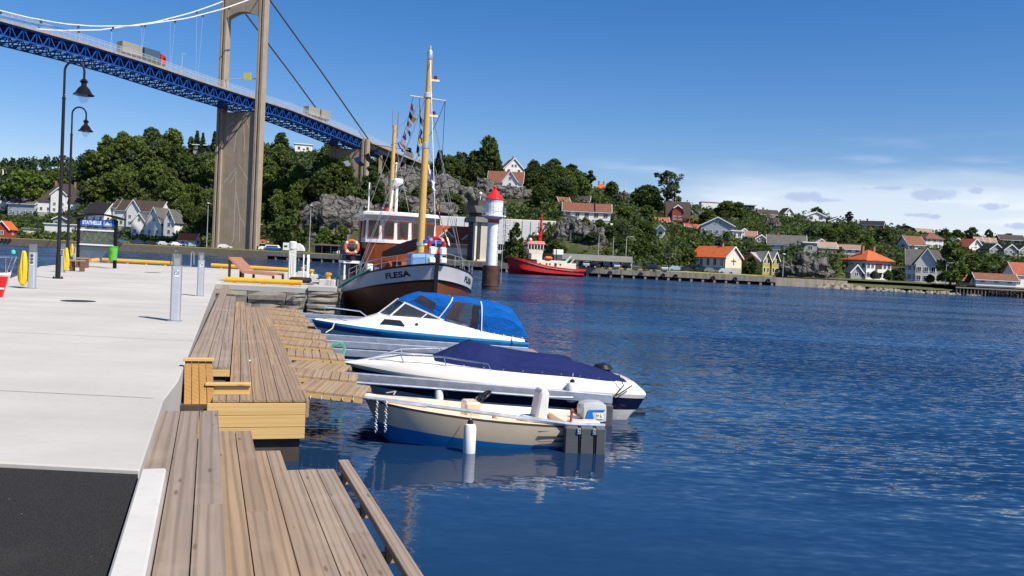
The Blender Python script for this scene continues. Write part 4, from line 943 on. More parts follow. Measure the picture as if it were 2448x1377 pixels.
# --- boathouse with brown-orange roof behind the old cutter
h = house('harbour_building', 'cream harbour building with brick-red roof and two dormers behind the cutter', 1086, 626, 104, 60, 44, 38, 0, 'side', CC, roofmat('brick_red_tiles', (0.36, 0.085, 0.04)), (0, 0), (2, 1), Y=256, cat='harbour building')
kk = kof(h)
for x, z in ((-22, 44), (28, 44)):
    w = 14 * kk if x < 0 else 10 * kk; z_ = 46 * kk; hh = 11 * kk if x < 0 else 5 * kk
    m = MB(); m.box(x * kk - w, x * kk + w, 3 * kk, 30 * kk, z_, z_ + hh); m.prism([(x * kk - w, 3 * kk, z_ + hh), (x * kk + w, 3 * kk, z_ + hh), (x * kk, 3 * kk, z_ + hh + w * .85)], (0, 26 * kk, 0)); d_ = m.obj('dormer', mat('slate_blue_boards', (0.10, 0.14, 0.16), 0.6), h)
    tr_ = MB(); e = w * 1.3
    for sx in (-1, 1): tr_.hexa([(x * kk + sx * e, 2.4 * kk, z_ + hh - .3 * w), (x * kk, 2.4 * kk, z_ + hh + w * .85), (x * kk, 30 * kk, z_ + hh + w * .85), (x * kk + sx * e, 30 * kk, z_ + hh - .3 * w)], [(x * kk + sx * e, 2.4 * kk, z_ + hh - .3 * w + .4), (x * kk, 2.4 * kk, z_ + hh + w * .85 + .45), (x * kk, 30 * kk, z_ + hh + w * .85 + .45), (x * kk + sx * e, 30 * kk, z_ + hh - .3 * w + .4)])
    tr_.obj('dormer_roof', [CC], d_)
m = MB(); m.box(-50 * kk, 50 * kk, -0.08, -0.004, 30 * kk, 42 * kk); m.obj('window_band', GLASS, h)
m = MB(); m.box(-50 * kk, 50 * kk, -0.06, -0.004, 3 * kk, 12 * kk); m.obj('window_band', GLASS, h)
m = MB(); m.hexa([(-5 * kk, -8 * kk, 12 * kk), (50 * kk, -8 * kk, 12 * kk), (50 * kk, -.1, 13 * kk), (-5 * kk, -.1, 13 * kk)], [(-5 * kk, -8 * kk, 12.7 * kk), (50 * kk, -8 * kk, 12.7 * kk), (50 * kk, -.1, 15 * kk), (-5 * kk, -.1, 15 * kk)]); m.obj('awning', mat('lilac_awning', (0.42, 0.40, 0.5), 0.7), h)

# --- white panelled industrial building
P = atY(1185, 616, 278); P.z = ground(P.x, P.y); kk = P.y / F
t = thing('industrial_building', 'long white building clad in tall vertical panels below the cliff', 'building', P, R(-5))
W2, H2 = 139 * kk, 104 * kk
m = MB(); m.box(-W2, W2, 0.3, 40 * kk, -1, H2 - 0.4); m.box(-W2 - .02, W2 + .02, 0.28, 40 * kk + .02, H2 - .39, H2 + .15, 1); m.obj('wall', [CC, CC], t)
for i in range(14):
    x0 = -W2 + 2 * W2 * i / 14; m = MB(); m.box(x0 + .14, x0 + 2 * W2 / 14 - .14, -0.15, 0.295, 44 * kk, H2 - .1); m.obj('panel', mat('white_wall_panel', (0.78, 0.78, 0.75), 0.5, 0, 0.4, 0.05), t)
m = MB(); m.box(-W2 + .1, W2 - .1, 0.1, 0.297, 30 * kk, 43.8 * kk); wb_ = m.obj('window_band', GLASS, t)
m = MB()
for i in range(29): x = -W2 + .2 + (2 * W2 - .4) * i / 28; m.box(x - .08, x + .08, 0.02, 0.098, 30 * kk, 43.8 * kk)
m.obj('mullion', LGREY, wb_)
m = MB(); m.box(-W2 + .1, W2 - .1, 0.0, 0.297, 22 * kk, 29.8 * kk); m.obj('spandrel', WHITE, t)
m = MB(); m.box(-W2 + .1, W2 - .1, 0.12, 0.297, 6 * kk, 21.8 * kk); m.obj('window_band', GLASS, t)

# --- harbour control tower
P = atY(1150, 632, 250); P.z = ground(P.x, P.y); kk = P.y / F
t = thing('control_tower', 'brown harbour control tower with jutting dark cabin behind the small lighthouse', 'tower', P, R(24))
CTD = mat('dark_brown_panels', (0.085, 0.06, 0.055), 0.6, 0, 0.5, 0.1); CTG = mat('olive_grey_cladding', (0.20, 0.195, 0.165), 0.6, 0, 0.5, 0.1)
def kbox(name, x0, x1, y0, y1, z0, z1, mt, par):
    m = MB(); m.box(x0 * kk, x1 * kk, y0 * kk, y1 * kk, z0 * kk, z1 * kk); return m.obj(name, mt, par)
kbox('shaft', -14, 14, 0, 60, -2, 118, CTD, t)
kbox('stair_window', -15.5, -6, -.8, -.05, 4, 95, GLASS, t); kbox('pilaster', -20, -15.6, -2.5, 10, -2, 98, CC, t); pl = kbox('facade_strip', -5.5, 12, -3, -.05, -2, 100, mat('buff_concrete', (0.52, 0.47, 0.38), 0.7, 0, 1, 0.08), t)
kbox('base_wall', -16, 16, -14, -3.1, -2, 5, CC, t)
m = MB(); z0, z1 = 116 * kk, 132 * kk
def ring(s, z): return [(-24 * s * kk, -10 * s * kk, z), (24 * s * kk, -10 * s * kk, z), (30 * s * kk, 20 * kk, z), (24 * s * kk, 64 * kk, z), (-24 * s * kk, 64 * kk, z), (-32 * s * kk, 20 * kk, z)]
m.loft([ring(0.85, z0), ring(1.22, z1)], 0, True, True); m.obj('cabin', CTG, t)
m = MB(); m.loft([ring(0.7, 132.1 * kk), ring(0.72, 146 * kk)], 0, True, True); m.obj('upper_cabin', CTD, t)
m = MB(); m.loft([ring(0.95, 94 * kk), ring(0.95, 106 * kk)], 0, True, True); m.obj('balcony', CTG, t)
kbox('roof_box', -4, 18, 0, 30, 146.1, 152, CTG, t)
m = MB(); m.tube([(-6 * kk, 10 * kk, 146 * kk), (-6 * kk, 10 * kk, 160 * kk)], 0.12, 6); m.lathe([(0.1, 0), (.5, .3), (.5, .7), (.1, 1)], 10, (-6 * kk, 10 * kk, 159 * kk)); m.obj('antenna', WHITE, t)

# --- lighthouse
P = atz(1172, 691, 0); t = thing('lighthouse', 'small white lighthouse with red cone roof on a rusty brown pile', 'lighthouse', P)
RUSTB = mat('rust_brown_steel', (0.075, 0.035, 0.025), 0.75, 0, 1.5, 0.4)
m = MB(); m.lathe([(0.84, -3), (0.84, 2.2), (0.80, 2.25)], 28, (0, 0, 0)); m.lathe([(.86, .28), (.87, .3), (.87, .42), (.86, .44)], 28); m.obj('pile', RUSTB, t, smooth=True)
m = MB(); m.lathe([(0.56, 2.2), (0.54, 6.5)], 24); m.obj('tower', mat('lighthouse_white', (0.8, 0.8, 0.8), 0.4), t, smooth=True)
m = MB(); m.lathe([(0.545, 6.25), (0.56, 6.26), (0.56, 6.6), (0.5, 6.62)], 24); m.obj('red_band', REDP, t, smooth=True)
m = MB(); m.lathe([(0.5, 6.55), (1.16, 6.85), (1.16, 6.97), (0.6, 6.975)], 16); m.obj('gallery', WHITE, t)
m = MB(); m.lathe([(0.83, 6.97), (0.83, 8.45), (0.7, 8.5)], 20); lr = m.obj('lantern_house', WHITE, t)
m = MB(); m.lathe([(0.835, 8.2), (0.845, 8.2), (0.845, 8.46), (0.835, 8.46)], 20); m.obj('vent_band', LGREY, lr)
m = MB(); m.lathe([(0.92, 8.46), (0.90, 8.54), (0.22, 9.35), (0.15, 9.4), (0.15, 9.62), (0.19, 9.64), (0.05, 9.82)], 18); m.obj('roof', mat('signal_red', (0.75, 0.02, 0.02), 0.35), t)
rl2 = MB()
for j in range(16):
    a = 6.283 * j / 16; rl2.tube([(1.12 * math.cos(a), 1.12 * math.sin(a), 6.97), (1.12 * math.cos(a), 1.12 * math.sin(a), 7.7)], 0.018, 5)
for z in (7.35, 7.7): rl2.torus((0, 0, z), 1.12, 0.018, 24, 5, 'z')
rl2.obj('railing', GALV, t)
ld = MB()
for y in (-0.18, 0.18): ld.tube([(0.98, y - .5, 0.6), (0.98, y - .5, 7.0)], 0.03, 5)
for k in range(21): ld.tube([(0.98, -.68, 0.7 + .3 * k), (0.98, -.32, 0.7 + .3 * k)], 0.018, 5)
for z in (4.6, 5.1, 5.6, 6.1, 6.6): ld.torus((1.25, -.5, z), 0.32, 0.02, 14, 5, 'z')
for a in range(5): ld.tube([(1.25 + .32 * math.cos(a * 1.256), -.5 + .32 * math.sin(a * 1.256), 4.6), (1.25 + .32 * math.cos(a * 1.256), -.5 + .32 * math.sin(a * 1.256), 6.9)], 0.014, 5)
ld.obj('ladder', GALV, t)

# --- canopy, wall, poles, timber wharf
P = atY(775, 600, 268); t = thing('carport', 'long dark flat carport with cars beneath, right of the bridge', 'carport', (P.x, P.y, 2.42)); kk = P.y / F
m = MB(); m.box(-29 * kk, 36 * kk, 0, 30 * kk, 20 * kk, 23.5 * kk); m.obj('roof', mat('carport_felt', (0.14, 0.145, 0.13), 0.8), t)
m = MB(); m.box(-29 * kk, 36 * kk, 28 * kk, 30 * kk, 0, 19.9 * kk); m.obj('back_wall', DARKWOOD, t)
for x in (-27, -6, 15, 34): m = MB(); m.box((x - .8) * kk, (x + .8) * kk, 0.1, .45, 0, 19.9 * kk); m.obj('post', DARKWOOD, t)
P = atY(1425, 640, 234.5); t = thing('ferry_shed', 'long low grey canopy on the wharf behind the red tug', 'canopy', (P.x, P.y, 2.42)); kk = P.y / F
m = MB(); m.box(-92 * kk, 86 * kk, 0, 30 * kk, 16 * kk, 30 * kk); m.obj('fascia', concrete('grey_fascia', (0.40, 0.38, 0.33)), t)
m = MB(); m.box(-90 * kk, 84 * kk, 26 * kk, 29 * kk, 0, 15.9 * kk); m.obj('back_wall', GLASS, t)
for i in range(9): x = (-88 + i * 21.5) * kk; m = MB(); m.box(x - .2, x + .2, .4, .8, 0, 15.9 * kk); m.obj('post', LGREY, t)
rw = thing('retaining_wall', 'long cream retaining wall stepping down the slope right of the long white house', 'wall')
m = MB(); pts = [onhill(x, y) for x, y in ((1335, 516), (1380, 528), (1440, 540), (1500, 546), (1528, 548), (1545, 560))]
for a, b in zip(pts[:-1], pts[1:]): m.hexa([a - Vector((0, 0, 2.5)), b - Vector((0, 0, 2.5)), b + Vector((0, .4, -2.5)), a + Vector((0, .4, -2.5))], [a + Vector((0, 0, 1.1)), b + Vector((0, 0, 1.1)), b + Vector((0, .4, 1.1)), a + Vector((0, .4, 1.1))])
m.obj('wall', mat('cream_render', (0.62, 0.58, 0.48), 0.8), rw)
def pole(name, label, px, py, hpx, Y=None, head=None, cat='street lamp', group=None, r=0.07, mt=None):
    P = onhill(px, py) if Y is None else atY(px, py, Y)
    if Y: P.z = ground(P.x, P.y)
    t = thing(name, label, cat, P, 0, group); h_ = hpx * P.y / F
    m = MB(); m.tube([(0, 0, -.3), (0, 0, h_)], [r * 1.5, r], 6); m.obj('pole', mt or LGREY, t)
    if head == 'dish': m = MB(); m.lathe([(.1, 0), (.55, .15), (.55, .3), (.1, .5)], 10, (0, 0, h_)); m.obj('lamp_head', LGREY, t)
    if head == 'arm': m = MB(); m.tube([(0, 0, h_), (1.3, -.2, h_ + .15)], .06, 5); m.box(1.0, 1.8, -.4, 0, h_ + .08, h_ + .28); m.obj('lamp_head', LGREY, t)
    if head == 'ball': m = MB(); m.lathe([(.02, 0), (.16, .1), (.16, .22), (.02, .34)], 8, (0, 0, h_)); m.obj('finial', YEL, t)
    if head == 'pen': m = MB(); m.prism([(.08, 0, h_ - .2), (.08, 0, h_ - 4.2), (1.2, .1, h_ - 3.6)], (0, .03, 0)); m.obj('pennant', WHITE, t)
    return t
pole('street_lamp', 'tall lamp with round grey head left of the tower foot', 494, 588, 105, 276, 'dish')
pole('street_lamp', 'lamp post in front of the rock face right of the bridge shadow', 739, 600, 112, 272, 'dish')
pole('street_lamp', 'short-armed lamp at the right foot of the tower', 612, 590, 62, 272, 'arm')
for i, (x, s) in enumerate(((1428, 'left'), (1463, 'middle'), (1494, 'right'))):
    pole('street_lamp', s + ' grey post of three rising above the long low canopy', x, 648, 76, 240, 'arm' if i == 2 else None, group='lamp posts by the long canopy')
pole('street_lamp', 'lamp post between olive house and rock outcrop', 1871, 660, 52, 240, 'dish')
pole('flagpole', 'white flagpole on the skyline right of the orange-roofed house', 1494, 470, 42, None, 'ball', 'flagpole', mt=WHITE, r=.09)
pole('utility_pole', 'pale wooden pole beside the retaining-wall hedge', 1477, 490, 30, None, None, 'utility pole', mt=LGREY, r=.12)
pole('utility_pole', 'timber pole among trees above the long white house', 1362, 468, 28, None, None, 'utility pole', mt=BARK, r=.12)
pole('flagpole', 'white flagpole with long pennant at the far left', 6, 430, 26, None, 'pen', 'flagpole', mt=WHITE, r=.12)
pole('utility_pole', 'slim pole on the right skyline beside dark trees', 2260, 572, 30, None, None, 'utility pole', mt=LGREY, r=.12)
pole('street_lamp', 'lamp post in front of the leafy waterfront tree', 2259, 692, 52, 238, 'arm')
tw_ = MB(); strip(list(np.linspace(2290, 2640, 8)), -2.5, 9, 1.75, 2.1, tw_)
for px in np.linspace(2292, 2630, 40): a = shore_pt(px, -2.2, -2); tw_.tube([(a.x, a.y, -2), (a.x, a.y, 1.74)], .16, 6)
tag(tw_.obj('timber_wharf', wood('old_wharf_timber', [(0.2, 0.165, 0.13), (0.27, 0.23, 0.18)], 'x', 0.6)), kind='structure')
rd = MB(); pts = [onhill(x, y) for x, y in ((1618, 650), (1612, 640), (1608, 628), (1604, 615), (1600, 603), (1597, 592))]
pts[0].z = 2.5
for a, b in zip(pts[:-1], pts[1:]): rd.poly([a + Vector((-1.6, 0, .35)), a + Vector((2.2, 0, .35)), b + Vector((2.0, 0, .35)), b + Vector((-1.6, 0, .35))])
tag(rd.obj('hill_road', mat('light_road', (0.19, 0.185, 0.18), 0.9)), kind='structure')
# ------------------------------------------------------------------ trees
def leaf_quads(cs, size, rs, up=0.25):
    """cs: (n,3) leaf centres -> quads with random tilt"""
    n = len(cs); d = rs.normal(size=(n, 3)); d[:, 2] += up; d /= np.linalg.norm(d, axis=1)[:, None]
    a = np.cross(d, rs.normal(size=(n, 3))); a /= np.linalg.norm(a, axis=1)[:, None]; b = np.cross(d, a)
    s = size * rs.uniform(0.55, 1.25, (n, 1)); a = a * s; b = b * s * rs.uniform(0.6, 1.0, (n, 1))
    V = np.stack([cs - a - b, cs + a - b * .6, cs + a * .8 + b, cs - a * .7 + b * .9], 1).reshape(-1, 3)
    return V, np.arange(n * 4).reshape(n, 4)
def crown_pts(kind, rs):
    """leaf centres for a tree ten metres tall"""
    P = []
    def clump(c, r, k, flat=0.8):
        q = rs.normal(size=(k, 3)); q /= np.linalg.norm(q, axis=1)[:, None]; q *= r * rs.uniform(0.55, 1.0, (k, 1)); q[:, 2] *= flat; P.append(np.array(c) + q)
    if kind == 'round':
        for i in range(62):
            z = rs.uniform(0, 1); th = rs.uniform(0, 6.283); prof = math.sin(math.pi * min(1, .16 + .84 * z) ** 0.9) ** 0.7
            rr = 3.7 * prof * rs.uniform(.55, 1.0); clump((rr * math.cos(th), rr * math.sin(th), 2.0 + 7.1 * z), rs.uniform(.7, 1.35), 36)
    elif kind == 'wide':
        for i in range(75):
            z = rs.uniform(0, 1); th = rs.uniform(0, 6.283); rr = 5.2 * math.sqrt(max(.05, 1 - (z * .95) ** 2.2)) * rs.uniform(.5, 1.0)
            clump((rr * math.cos(th), rr * math.sin(th), 2.6 + 6.4 * z), rs.uniform(.8, 1.5), 34, .65)
    elif kind == 'tall':
        for i in range(66):
            z = rs.uniform(0, 1); th = rs.uniform(0, 6.283); rr = 2.7 * (math.sin(math.pi * (.12 + .8 * z)) ** .6) * (1.15 - .45 * z) * rs.uniform(.5, 1.0)
            clump((rr * math.cos(th), rr * math.sin(th), 1.4 + 8.0 * z), rs.uniform(.6, 1.15), 34)
    elif kind == 'cone':
        for i in range(70):
            z = rs.uniform(0, 1) ** 1.3; th = rs.uniform(0, 6.283); rr = 3.3 * (1 - z) ** .75 * rs.uniform(.55, 1.05) + .1
            clump((rr * math.cos(th), rr * math.sin(th), .6 + 9.0 * z), rs.uniform(.55, 1.0) * (1.1 - .6 * z), 34)
    elif kind == 'airy':
        for i in range(58):
            z = rs.uniform(0, 1); th = rs.uniform(0, 6.283); rr = 3.6 * math.sin(math.pi * (.15 + .75 * z)) ** .5 * rs.uniform(.2, 1.1)
            clump((rr * math.cos(th), rr * math.sin(th), 2.0 + 7.6 * z), rs.uniform(.35, .95), 26, .9)
    elif kind == 'spruce':
        for k in range(15):
            z = .9 + 8.6 * k / 14; R0 = 2.2 * (1 - k / 15) ** .85 + .12; m_ = max(6, int(16 * (1 - k / 18)))
            for j in range(m_):
                th = 6.283 * j / m_ + rs.uniform(-.2, .2) + k; L = R0 * rs.uniform(.7, 1.1)
                for q in np.linspace(.25, 1, 6): P.append(np.array([[q * L * math.cos(th), q * L * math.sin(th), z - .45 * q * L * .6]]) + rs.normal(size=(3, 3)) * .12)
    elif kind == 'pine':
        for i in range(26):
            z = rs.uniform(0, 1); th = rs.uniform(0, 6.283); rr = 1.9 * math.sin(math.pi * (.2 + .7 * z)) * rs.uniform(.2, 1.1)
            clump((rr * math.cos(th), rr * math.sin(th), 4.2 + 5.5 * z), rs.uniform(.5, .95), 42, .55)
    elif kind == 'bush':
        for i in range(36):
            th = rs.uniform(0, 6.283); z = rs.uniform(0, 1); rr = 5.5 * math.sqrt(1 - z * z * .8) * rs.uniform(.2, 1)
            clump((rr * math.cos(th), rr * math.sin(th), .8 + 7.2 * z), rs.uniform(1.2, 2.2), 36, .8)
    return np.concatenate(P)
CRW = {}; TRK = {}; WID = {'round': 8.4, 'wide': 11.5, 'tall': 6.4, 'cone': 7, 'airy': 8, 'spruce': 4.6, 'pine': 4.6, 'bush': 13}
def crown(kind, v, mt):
    key = (kind, v, mt.name)
    if key not in CRW:
        rs = np.random.RandomState(hash(kind + str(v)) % 1000 if False else (sum(map(ord, kind)) * 7 + v * 131) % 9973)
        cs = crown_pts(kind, rs); sz = {'spruce': .30, 'pine': .30, 'airy': .26, 'bush': .55}.get(kind, .36)
        Vq, Fq_ = leaf_quads(cs, sz, rs, 0.35); CRW[key] = npmesh('crown', Vq, Fq_, mt)
    return CRW[key]
def trunk(kind, v):
    key = (kind, v % 2)
    if key not in TRK:
        rr = random.Random(v + len(kind)); m = MB(); top = {'spruce': 9.2, 'pine': 9, 'airy': 8.4, 'bush': 3}.get(kind, 6.8)
        pts = [(0.15 * math.sin(z * .9 + v), 0.15 * math.cos(z * .7), z) for z in np.linspace(-1.2, top, 7)]
        m.tube(pts, list(np.linspace(.3, .06, 7)), 7)
        if kind not in ('spruce', 'bush'):
            for k in range(7):
                z = rr.uniform(2.4, 6); a = rr.uniform(0, 6.28); L = rr.uniform(1.6, 3.0)
                m.tube([(0, 0, z), (L * .5 * math.cos(a), L * .5 * math.sin(a), z + L * .45), (L * math.cos(a), L * math.sin(a), z + L * 1.0)], [.12, .08, .03], 5)
        TRK[key] = m.mesh('trunk', BARK)
    return TRK[key]
def tree(name, label, px, py, hpx, wpx, kind, mt, v=0, group=None, Y=None, P=None, cat='tree'):
    if P is None:
        if Y: P = atY(px, py, Y); P.z = ground(P.x, P.y)
        else: P = onhill(px, py)
    k = P.y / F; s = hpx * k / 10; sw = wpx * k / WID[kind]
    t = thing(name, label, cat, (P.x, P.y, P.z), v * 1.7 + px, group); t.scale = (sw, sw, s)
    link('trunk', trunk(kind, v), t); link('crown', crown(kind, v, mt), t); return t
T_ = tree
T_('broad_tree', 'big round bright green tree left of the white villa', 62, 506, 100, 116, 'wide', LEAFY, 1)
T_('tall_tree', 'tall dark oval tree rising above the hilltop beside the white gable', 1166, 424, 94, 60, 'tall', LEAFD, 1)
T_('birch_tree', 'tall airy grey-green tree standing against the sky left of the red gambrel house', 1594, 514, 106, 92, 'airy', LEAFG, 1)
T_('broad_tree', 'broad dark tree at the left foot of the airy tree', 1546, 506, 66, 82, 'round', LEAFD, 2)
T_('broad_tree', 'cone-shaped dark tree between lighthouse and red tug', 1228, 642, 102, 62, 'cone', LEAFD, 1, None, 246)
T_('broad_tree', 'leafy tree in front of the big shaded white house', 2272, 694, 104, 74, 'tall', LEAF, 2, None, 240)
T_('broad_tree', 'domed tree on the skyline between two flat-roofed houses', 1746, 528, 50, 86, 'wide', LEAF, 2)
T_('broad_tree', 'dark tree behind the broad skyline bungalow', 1952, 514, 28, 36, 'round', LEAFD, 3)
T_('pine_tree', 'lone small pine on the skyline right of the black-roofed gable', 2028, 542, 36, 22, 'pine', NEEDLE, 1)
T_('pine_tree', 'slim tall pine left of the orange roof with chimneys', 1408, 476, 68, 30, 'pine', NEEDLE, 2)
T_('broad_tree', 'round dark tree right of the orange roof with chimneys', 1460, 478, 46, 42, 'round', LEAFD, 4)
T_('broad_tree', 'leftmost of three joined dark trees on the hilltop right of the white gable', 1277, 442, 58, 50, 'round', LEAFD, 5)
T_('broad_tree', 'middle and tallest of three joined dark trees on the hilltop', 1322, 440, 60, 64, 'round', LEAFD, 6)
T_('broad_tree', 'rightmost of three joined dark trees on the hilltop', 1364, 444, 52, 52, 'round', LEAFD, 7)
T_('broad_tree', 'bushy grey-green tree in front of the rock just right of the bridge tower', 690, 592, 106, 92, 'round', LEAFD, 8, None, 277)
T_('broad_tree', 'bright green bush at the foot of the rock face', 778, 588, 66, 52, 'round', LEAFY, 1, None, 274)
T_('broad_tree', 'darker bush right of the bright green one below the rock face', 815, 590, 72, 44, 'tall', LEAF, 3, None, 273)
T_('broad_tree', 'dark conical tree beside the far bridge pier', 884, 490, 92, 72, 'cone', LEAFD, 2)
T_('broad_tree', 'round bush in front of the orange-roofed mansion', 2090, 664, 26, 24, 'round', LEAFD, 9, None, 244)
T_('broad_tree', 'small round tree at the right corner of the mansion', 2122, 668, 30, 26, 'round', LEAF, 4, None, 243)
T_('broad_tree', 'dark bush between mansion and shaded white house', 2148, 674, 34, 36, 'round', LEAFD, 10, None, 246)
T_('broad_tree', 'green bush in front of the olive house', 1795, 660, 46, 44, 'cone', LEAFD, 3, None, 243)
T_('broad_tree', 'reddish bush in front of the shaded white house', 2222, 688, 24, 26, 'round', LEAFG, 2, None, 243)
for i, (x, y, h_, w_, kd, m_, lb_) in enumerate(((2258, 574, 28, 30, 'round', LEAFD, 'left of a slim pole'), (2288, 578, 30, 42, 'round', LEAFD, 'right of a slim pole'), (2322, 580, 38, 36, 'round', LEAFD, 'above the orange-red gable'), (2362, 582, 34, 26, 'round', LEAFD, 'above the tan terrace'), (2410, 572, 22, 26, 'wide', LEAFD, 'above the low dark house'))):
    T_('broad_tree', 'dark skyline tree ' + lb_, x, y, h_, w_, kd, m_, i + 3, 'trees on the right skyline')
for i, (x, y, h_, w_) in enumerate(((470, 362, 50, 22), (484, 364, 46, 20), (512, 362, 48, 22), (372, 368, 46, 26))):
    T_('spruce_tree', 'pointed spruce on the wooded ridge, number %d from the right' % (3 - i + 1 if i == 3 else 3 - i), x, y, h_, w_, 'spruce', NEEDLE, i, 'spruces on the left ridge')
NTREE = [0]
def covers(px, py, h_, w_, Y, X):
    for hx, hy, hw, hh, hY, hX in HBOX:
        if abs(Y - hY) < 9 and abs(X - hX) < hw * hY / F / 2 + 2: return True
        if Y > hY: continue
        ox = min(px + w_ / 2, hx + hw / 2) - max(px - w_ / 2, hx - hw / 2); oy = min(py, hy) - max(py - h_, hy - hh)
        if ox > 0 and oy > 0 and ox * oy > 0.10 * hw * hh: return True
    return False
def onrock(px, py, h_):
    for rx, ry, rw_, rh_ in ROCKS:
        if ((px - rx) / (rw_ * .5)) ** 2 + ((py - h_ * .25 - ry) / (rh_ * .52)) ** 2 < 1: return True
    return False
def forest(n, poly, hr, wr, kinds, label, group, name='broad_tree', rocky=True):
    """poly: list of (px, top py, bottom py)"""
    k = 0; tries = 0
    while k < n and tries < n * 30:
        tries += 1; px = rnd.uniform(poly[0][0], poly[-1][0]); a = np.interp(px, [p[0] for p in poly], [p[1] for p in poly]); b = np.interp(px, [p[0] for p in poly], [p[2] for p in poly])
        py = a + (b - a) * rnd.random(); h_ = rnd.uniform(*hr); w_ = h_ * rnd.uniform(*wr)
        if rocky and onrock(px, py, h_): continue
        P = onhill(px, py)
        if covers(px, py, h_, w_, P.y, P.x): continue
        kd, m_ = rnd.choice(kinds); T_(name, label, px, py, h_, w_, kd, m_, rnd.randrange(4), group, None, P); k += 1
    NTREE[0] += k
DEC = [('round', LEAF), ('round', LEAF), ('round', LEAFD), ('tall', LEAF), ('tall', LEAFD), ('round', LEAFG)]
MIX = DEC + [('spruce', NEEDLE), ('pine', NEEDLE)]
forest(66, [(205, 415, 500), (250, 392, 480), (310, 370, 490), (420, 364, 545), (516, 360, 560)], (48, 74), (.6, .95), DEC, 'leafy tree in the wood on the hill left of the bridge tower', 'wood left of the bridge tower')
forest(18, [(240, 386, 392), (300, 367, 372), (420, 359, 364), (512, 356, 362)], (34, 48), (.5, .8), MIX, 'tree along the crest of the hill left of the bridge tower', 'trees on the crest left of the tower')
forest(46, [(618, 358, 560), (700, 362, 520), (780, 380, 470), (828, 392, 450)], (44, 70), (.6, .95), DEC, 'leafy tree on the slope right of the bridge tower', 'wood right of the bridge tower')
forest(26, [(955, 398, 430), (1060, 404, 450), (1195, 415, 440)], (38, 62), (.55, .85), MIX, 'tree on the hilltop behind the wooden mast', 'trees on the hilltop behind the mast')
forest(34, [(1195, 455, 500), (1270, 432, 505), (1340, 445, 500), (1480, 478, 500)], (30, 56), (.7, 1.0), DEC, 'leafy tree on the central hill above the white building', 'trees on the central hill')
forest(24, [(1430, 570, 630), (1500, 515, 632), (1600, 520, 630)], (24, 44), (.8, 1.2), DEC, 'bushy tree on the slope above the long canopy', 'trees above the long canopy')
forest(30, [(1635, 520, 640), (1740, 530, 645), (1850, 520, 640)], (24, 46), (.8, 1.2), DEC, 'leafy tree among the houses above the cream hall', 'trees above the cream hall')
forest(22, [(1850, 530, 640), (1960, 540, 600), (2070, 555, 610)], (20, 36), (.8, 1.2), DEC, 'leafy tree below the skyline bungalow', 'trees below the skyline bungalow')
forest(26, [(2065, 562, 640), (2200, 575, 650), (2300, 600, 672), (2470, 620, 675)], (22, 42), (.8, 1.2), DEC, 'leafy tree on the right-hand hillside', 'trees on the right hillside')
forest(12, [(-60, 440, 500), (90, 440, 480), (200, 425, 500)], (36, 60), (.8, 1.0), DEC, 'leafy tree behind the far left houses', 'trees behind the left houses')

forest(8, [(725, 470, 580), (880, 470, 580)], (16, 34), (.8, 1.4), DEC, 'small bush growing on the rock face right of the bridge', 'bushes on the rock face by the bridge', 'bush', False)
forest(24, [(890, 415, 520), (1110, 435, 520)], (16, 34), (.8, 1.4), DEC, 'small bush growing on the rocks behind the old cutter', 'bushes on the rocks behind the cutter', 'bush', False)
forest(9, [(1325, 540, 620), (1450, 545, 620)], (16, 36), (.8, 1.4), DEC, 'small bush on the cliff below the long white house', 'bushes on the cliff below the white house', 'bush', False)
# low scrub over the hillsides: nobody could count it
rs = np.random.RandomState(5); cs = []
k = 0
while k < 36000:
    u = rs.uniform(-.70, .72); s = rs.uniform(0, 1.12); fl = lerp(FLAT, u); y0 = lerp(SHORE, u) + fl; yr = lerp(RU, u); Y = y0 + 2 + (yr - y0) * s; X = u * Y; k += 1
    q = Vector((X, Y, ground(X, Y))); c_ = CM.transposed() @ (q - Vector((0, 0, CZ))); px, py = IW / 2 + F * c_.x / -c_.z, IH / 2 - F * c_.y / -c_.z
    if onrock(px, py, 4) and rs.uniform() < .93: continue
    hit = False
    for hx, hy, hw, hh, hY, hX in HBOX:
        if abs(X - hX) < hw * hY / F / 2 + 1.2 and -4.5 < Y - hY < hw * hY / F * .75 + 1: hit = True; break
    if hit: continue
    n = 6; hgt = rs.uniform(.3, 1.9) * (1.0 if rs.uniform() < .75 else 1.7)
    c3 = rs.normal(size=(n, 3)) * np.array([.9, .9, .35]); c3[:, 2] = np.abs(c3[:, 2]) * 1.0 + hgt * rs.uniform(.1, 1, n); cs.append(c3 + np.array([X, Y, q.z]))
Vq, Fq_ = leaf_quads(np.concatenate(cs), .52, rs, .5)
mi = (rs.uniform(size=len(Fq_) // 6 + 1) * 3).astype(int).repeat(6)[:len(Fq_)]
tag(link('scrub', npmesh('scrub', Vq, Fq_, [LEAF, LEAFD, LEAFG], mi)), 'low mixed scrub covering the hillsides across the water', 'scrub', kind='stuff')
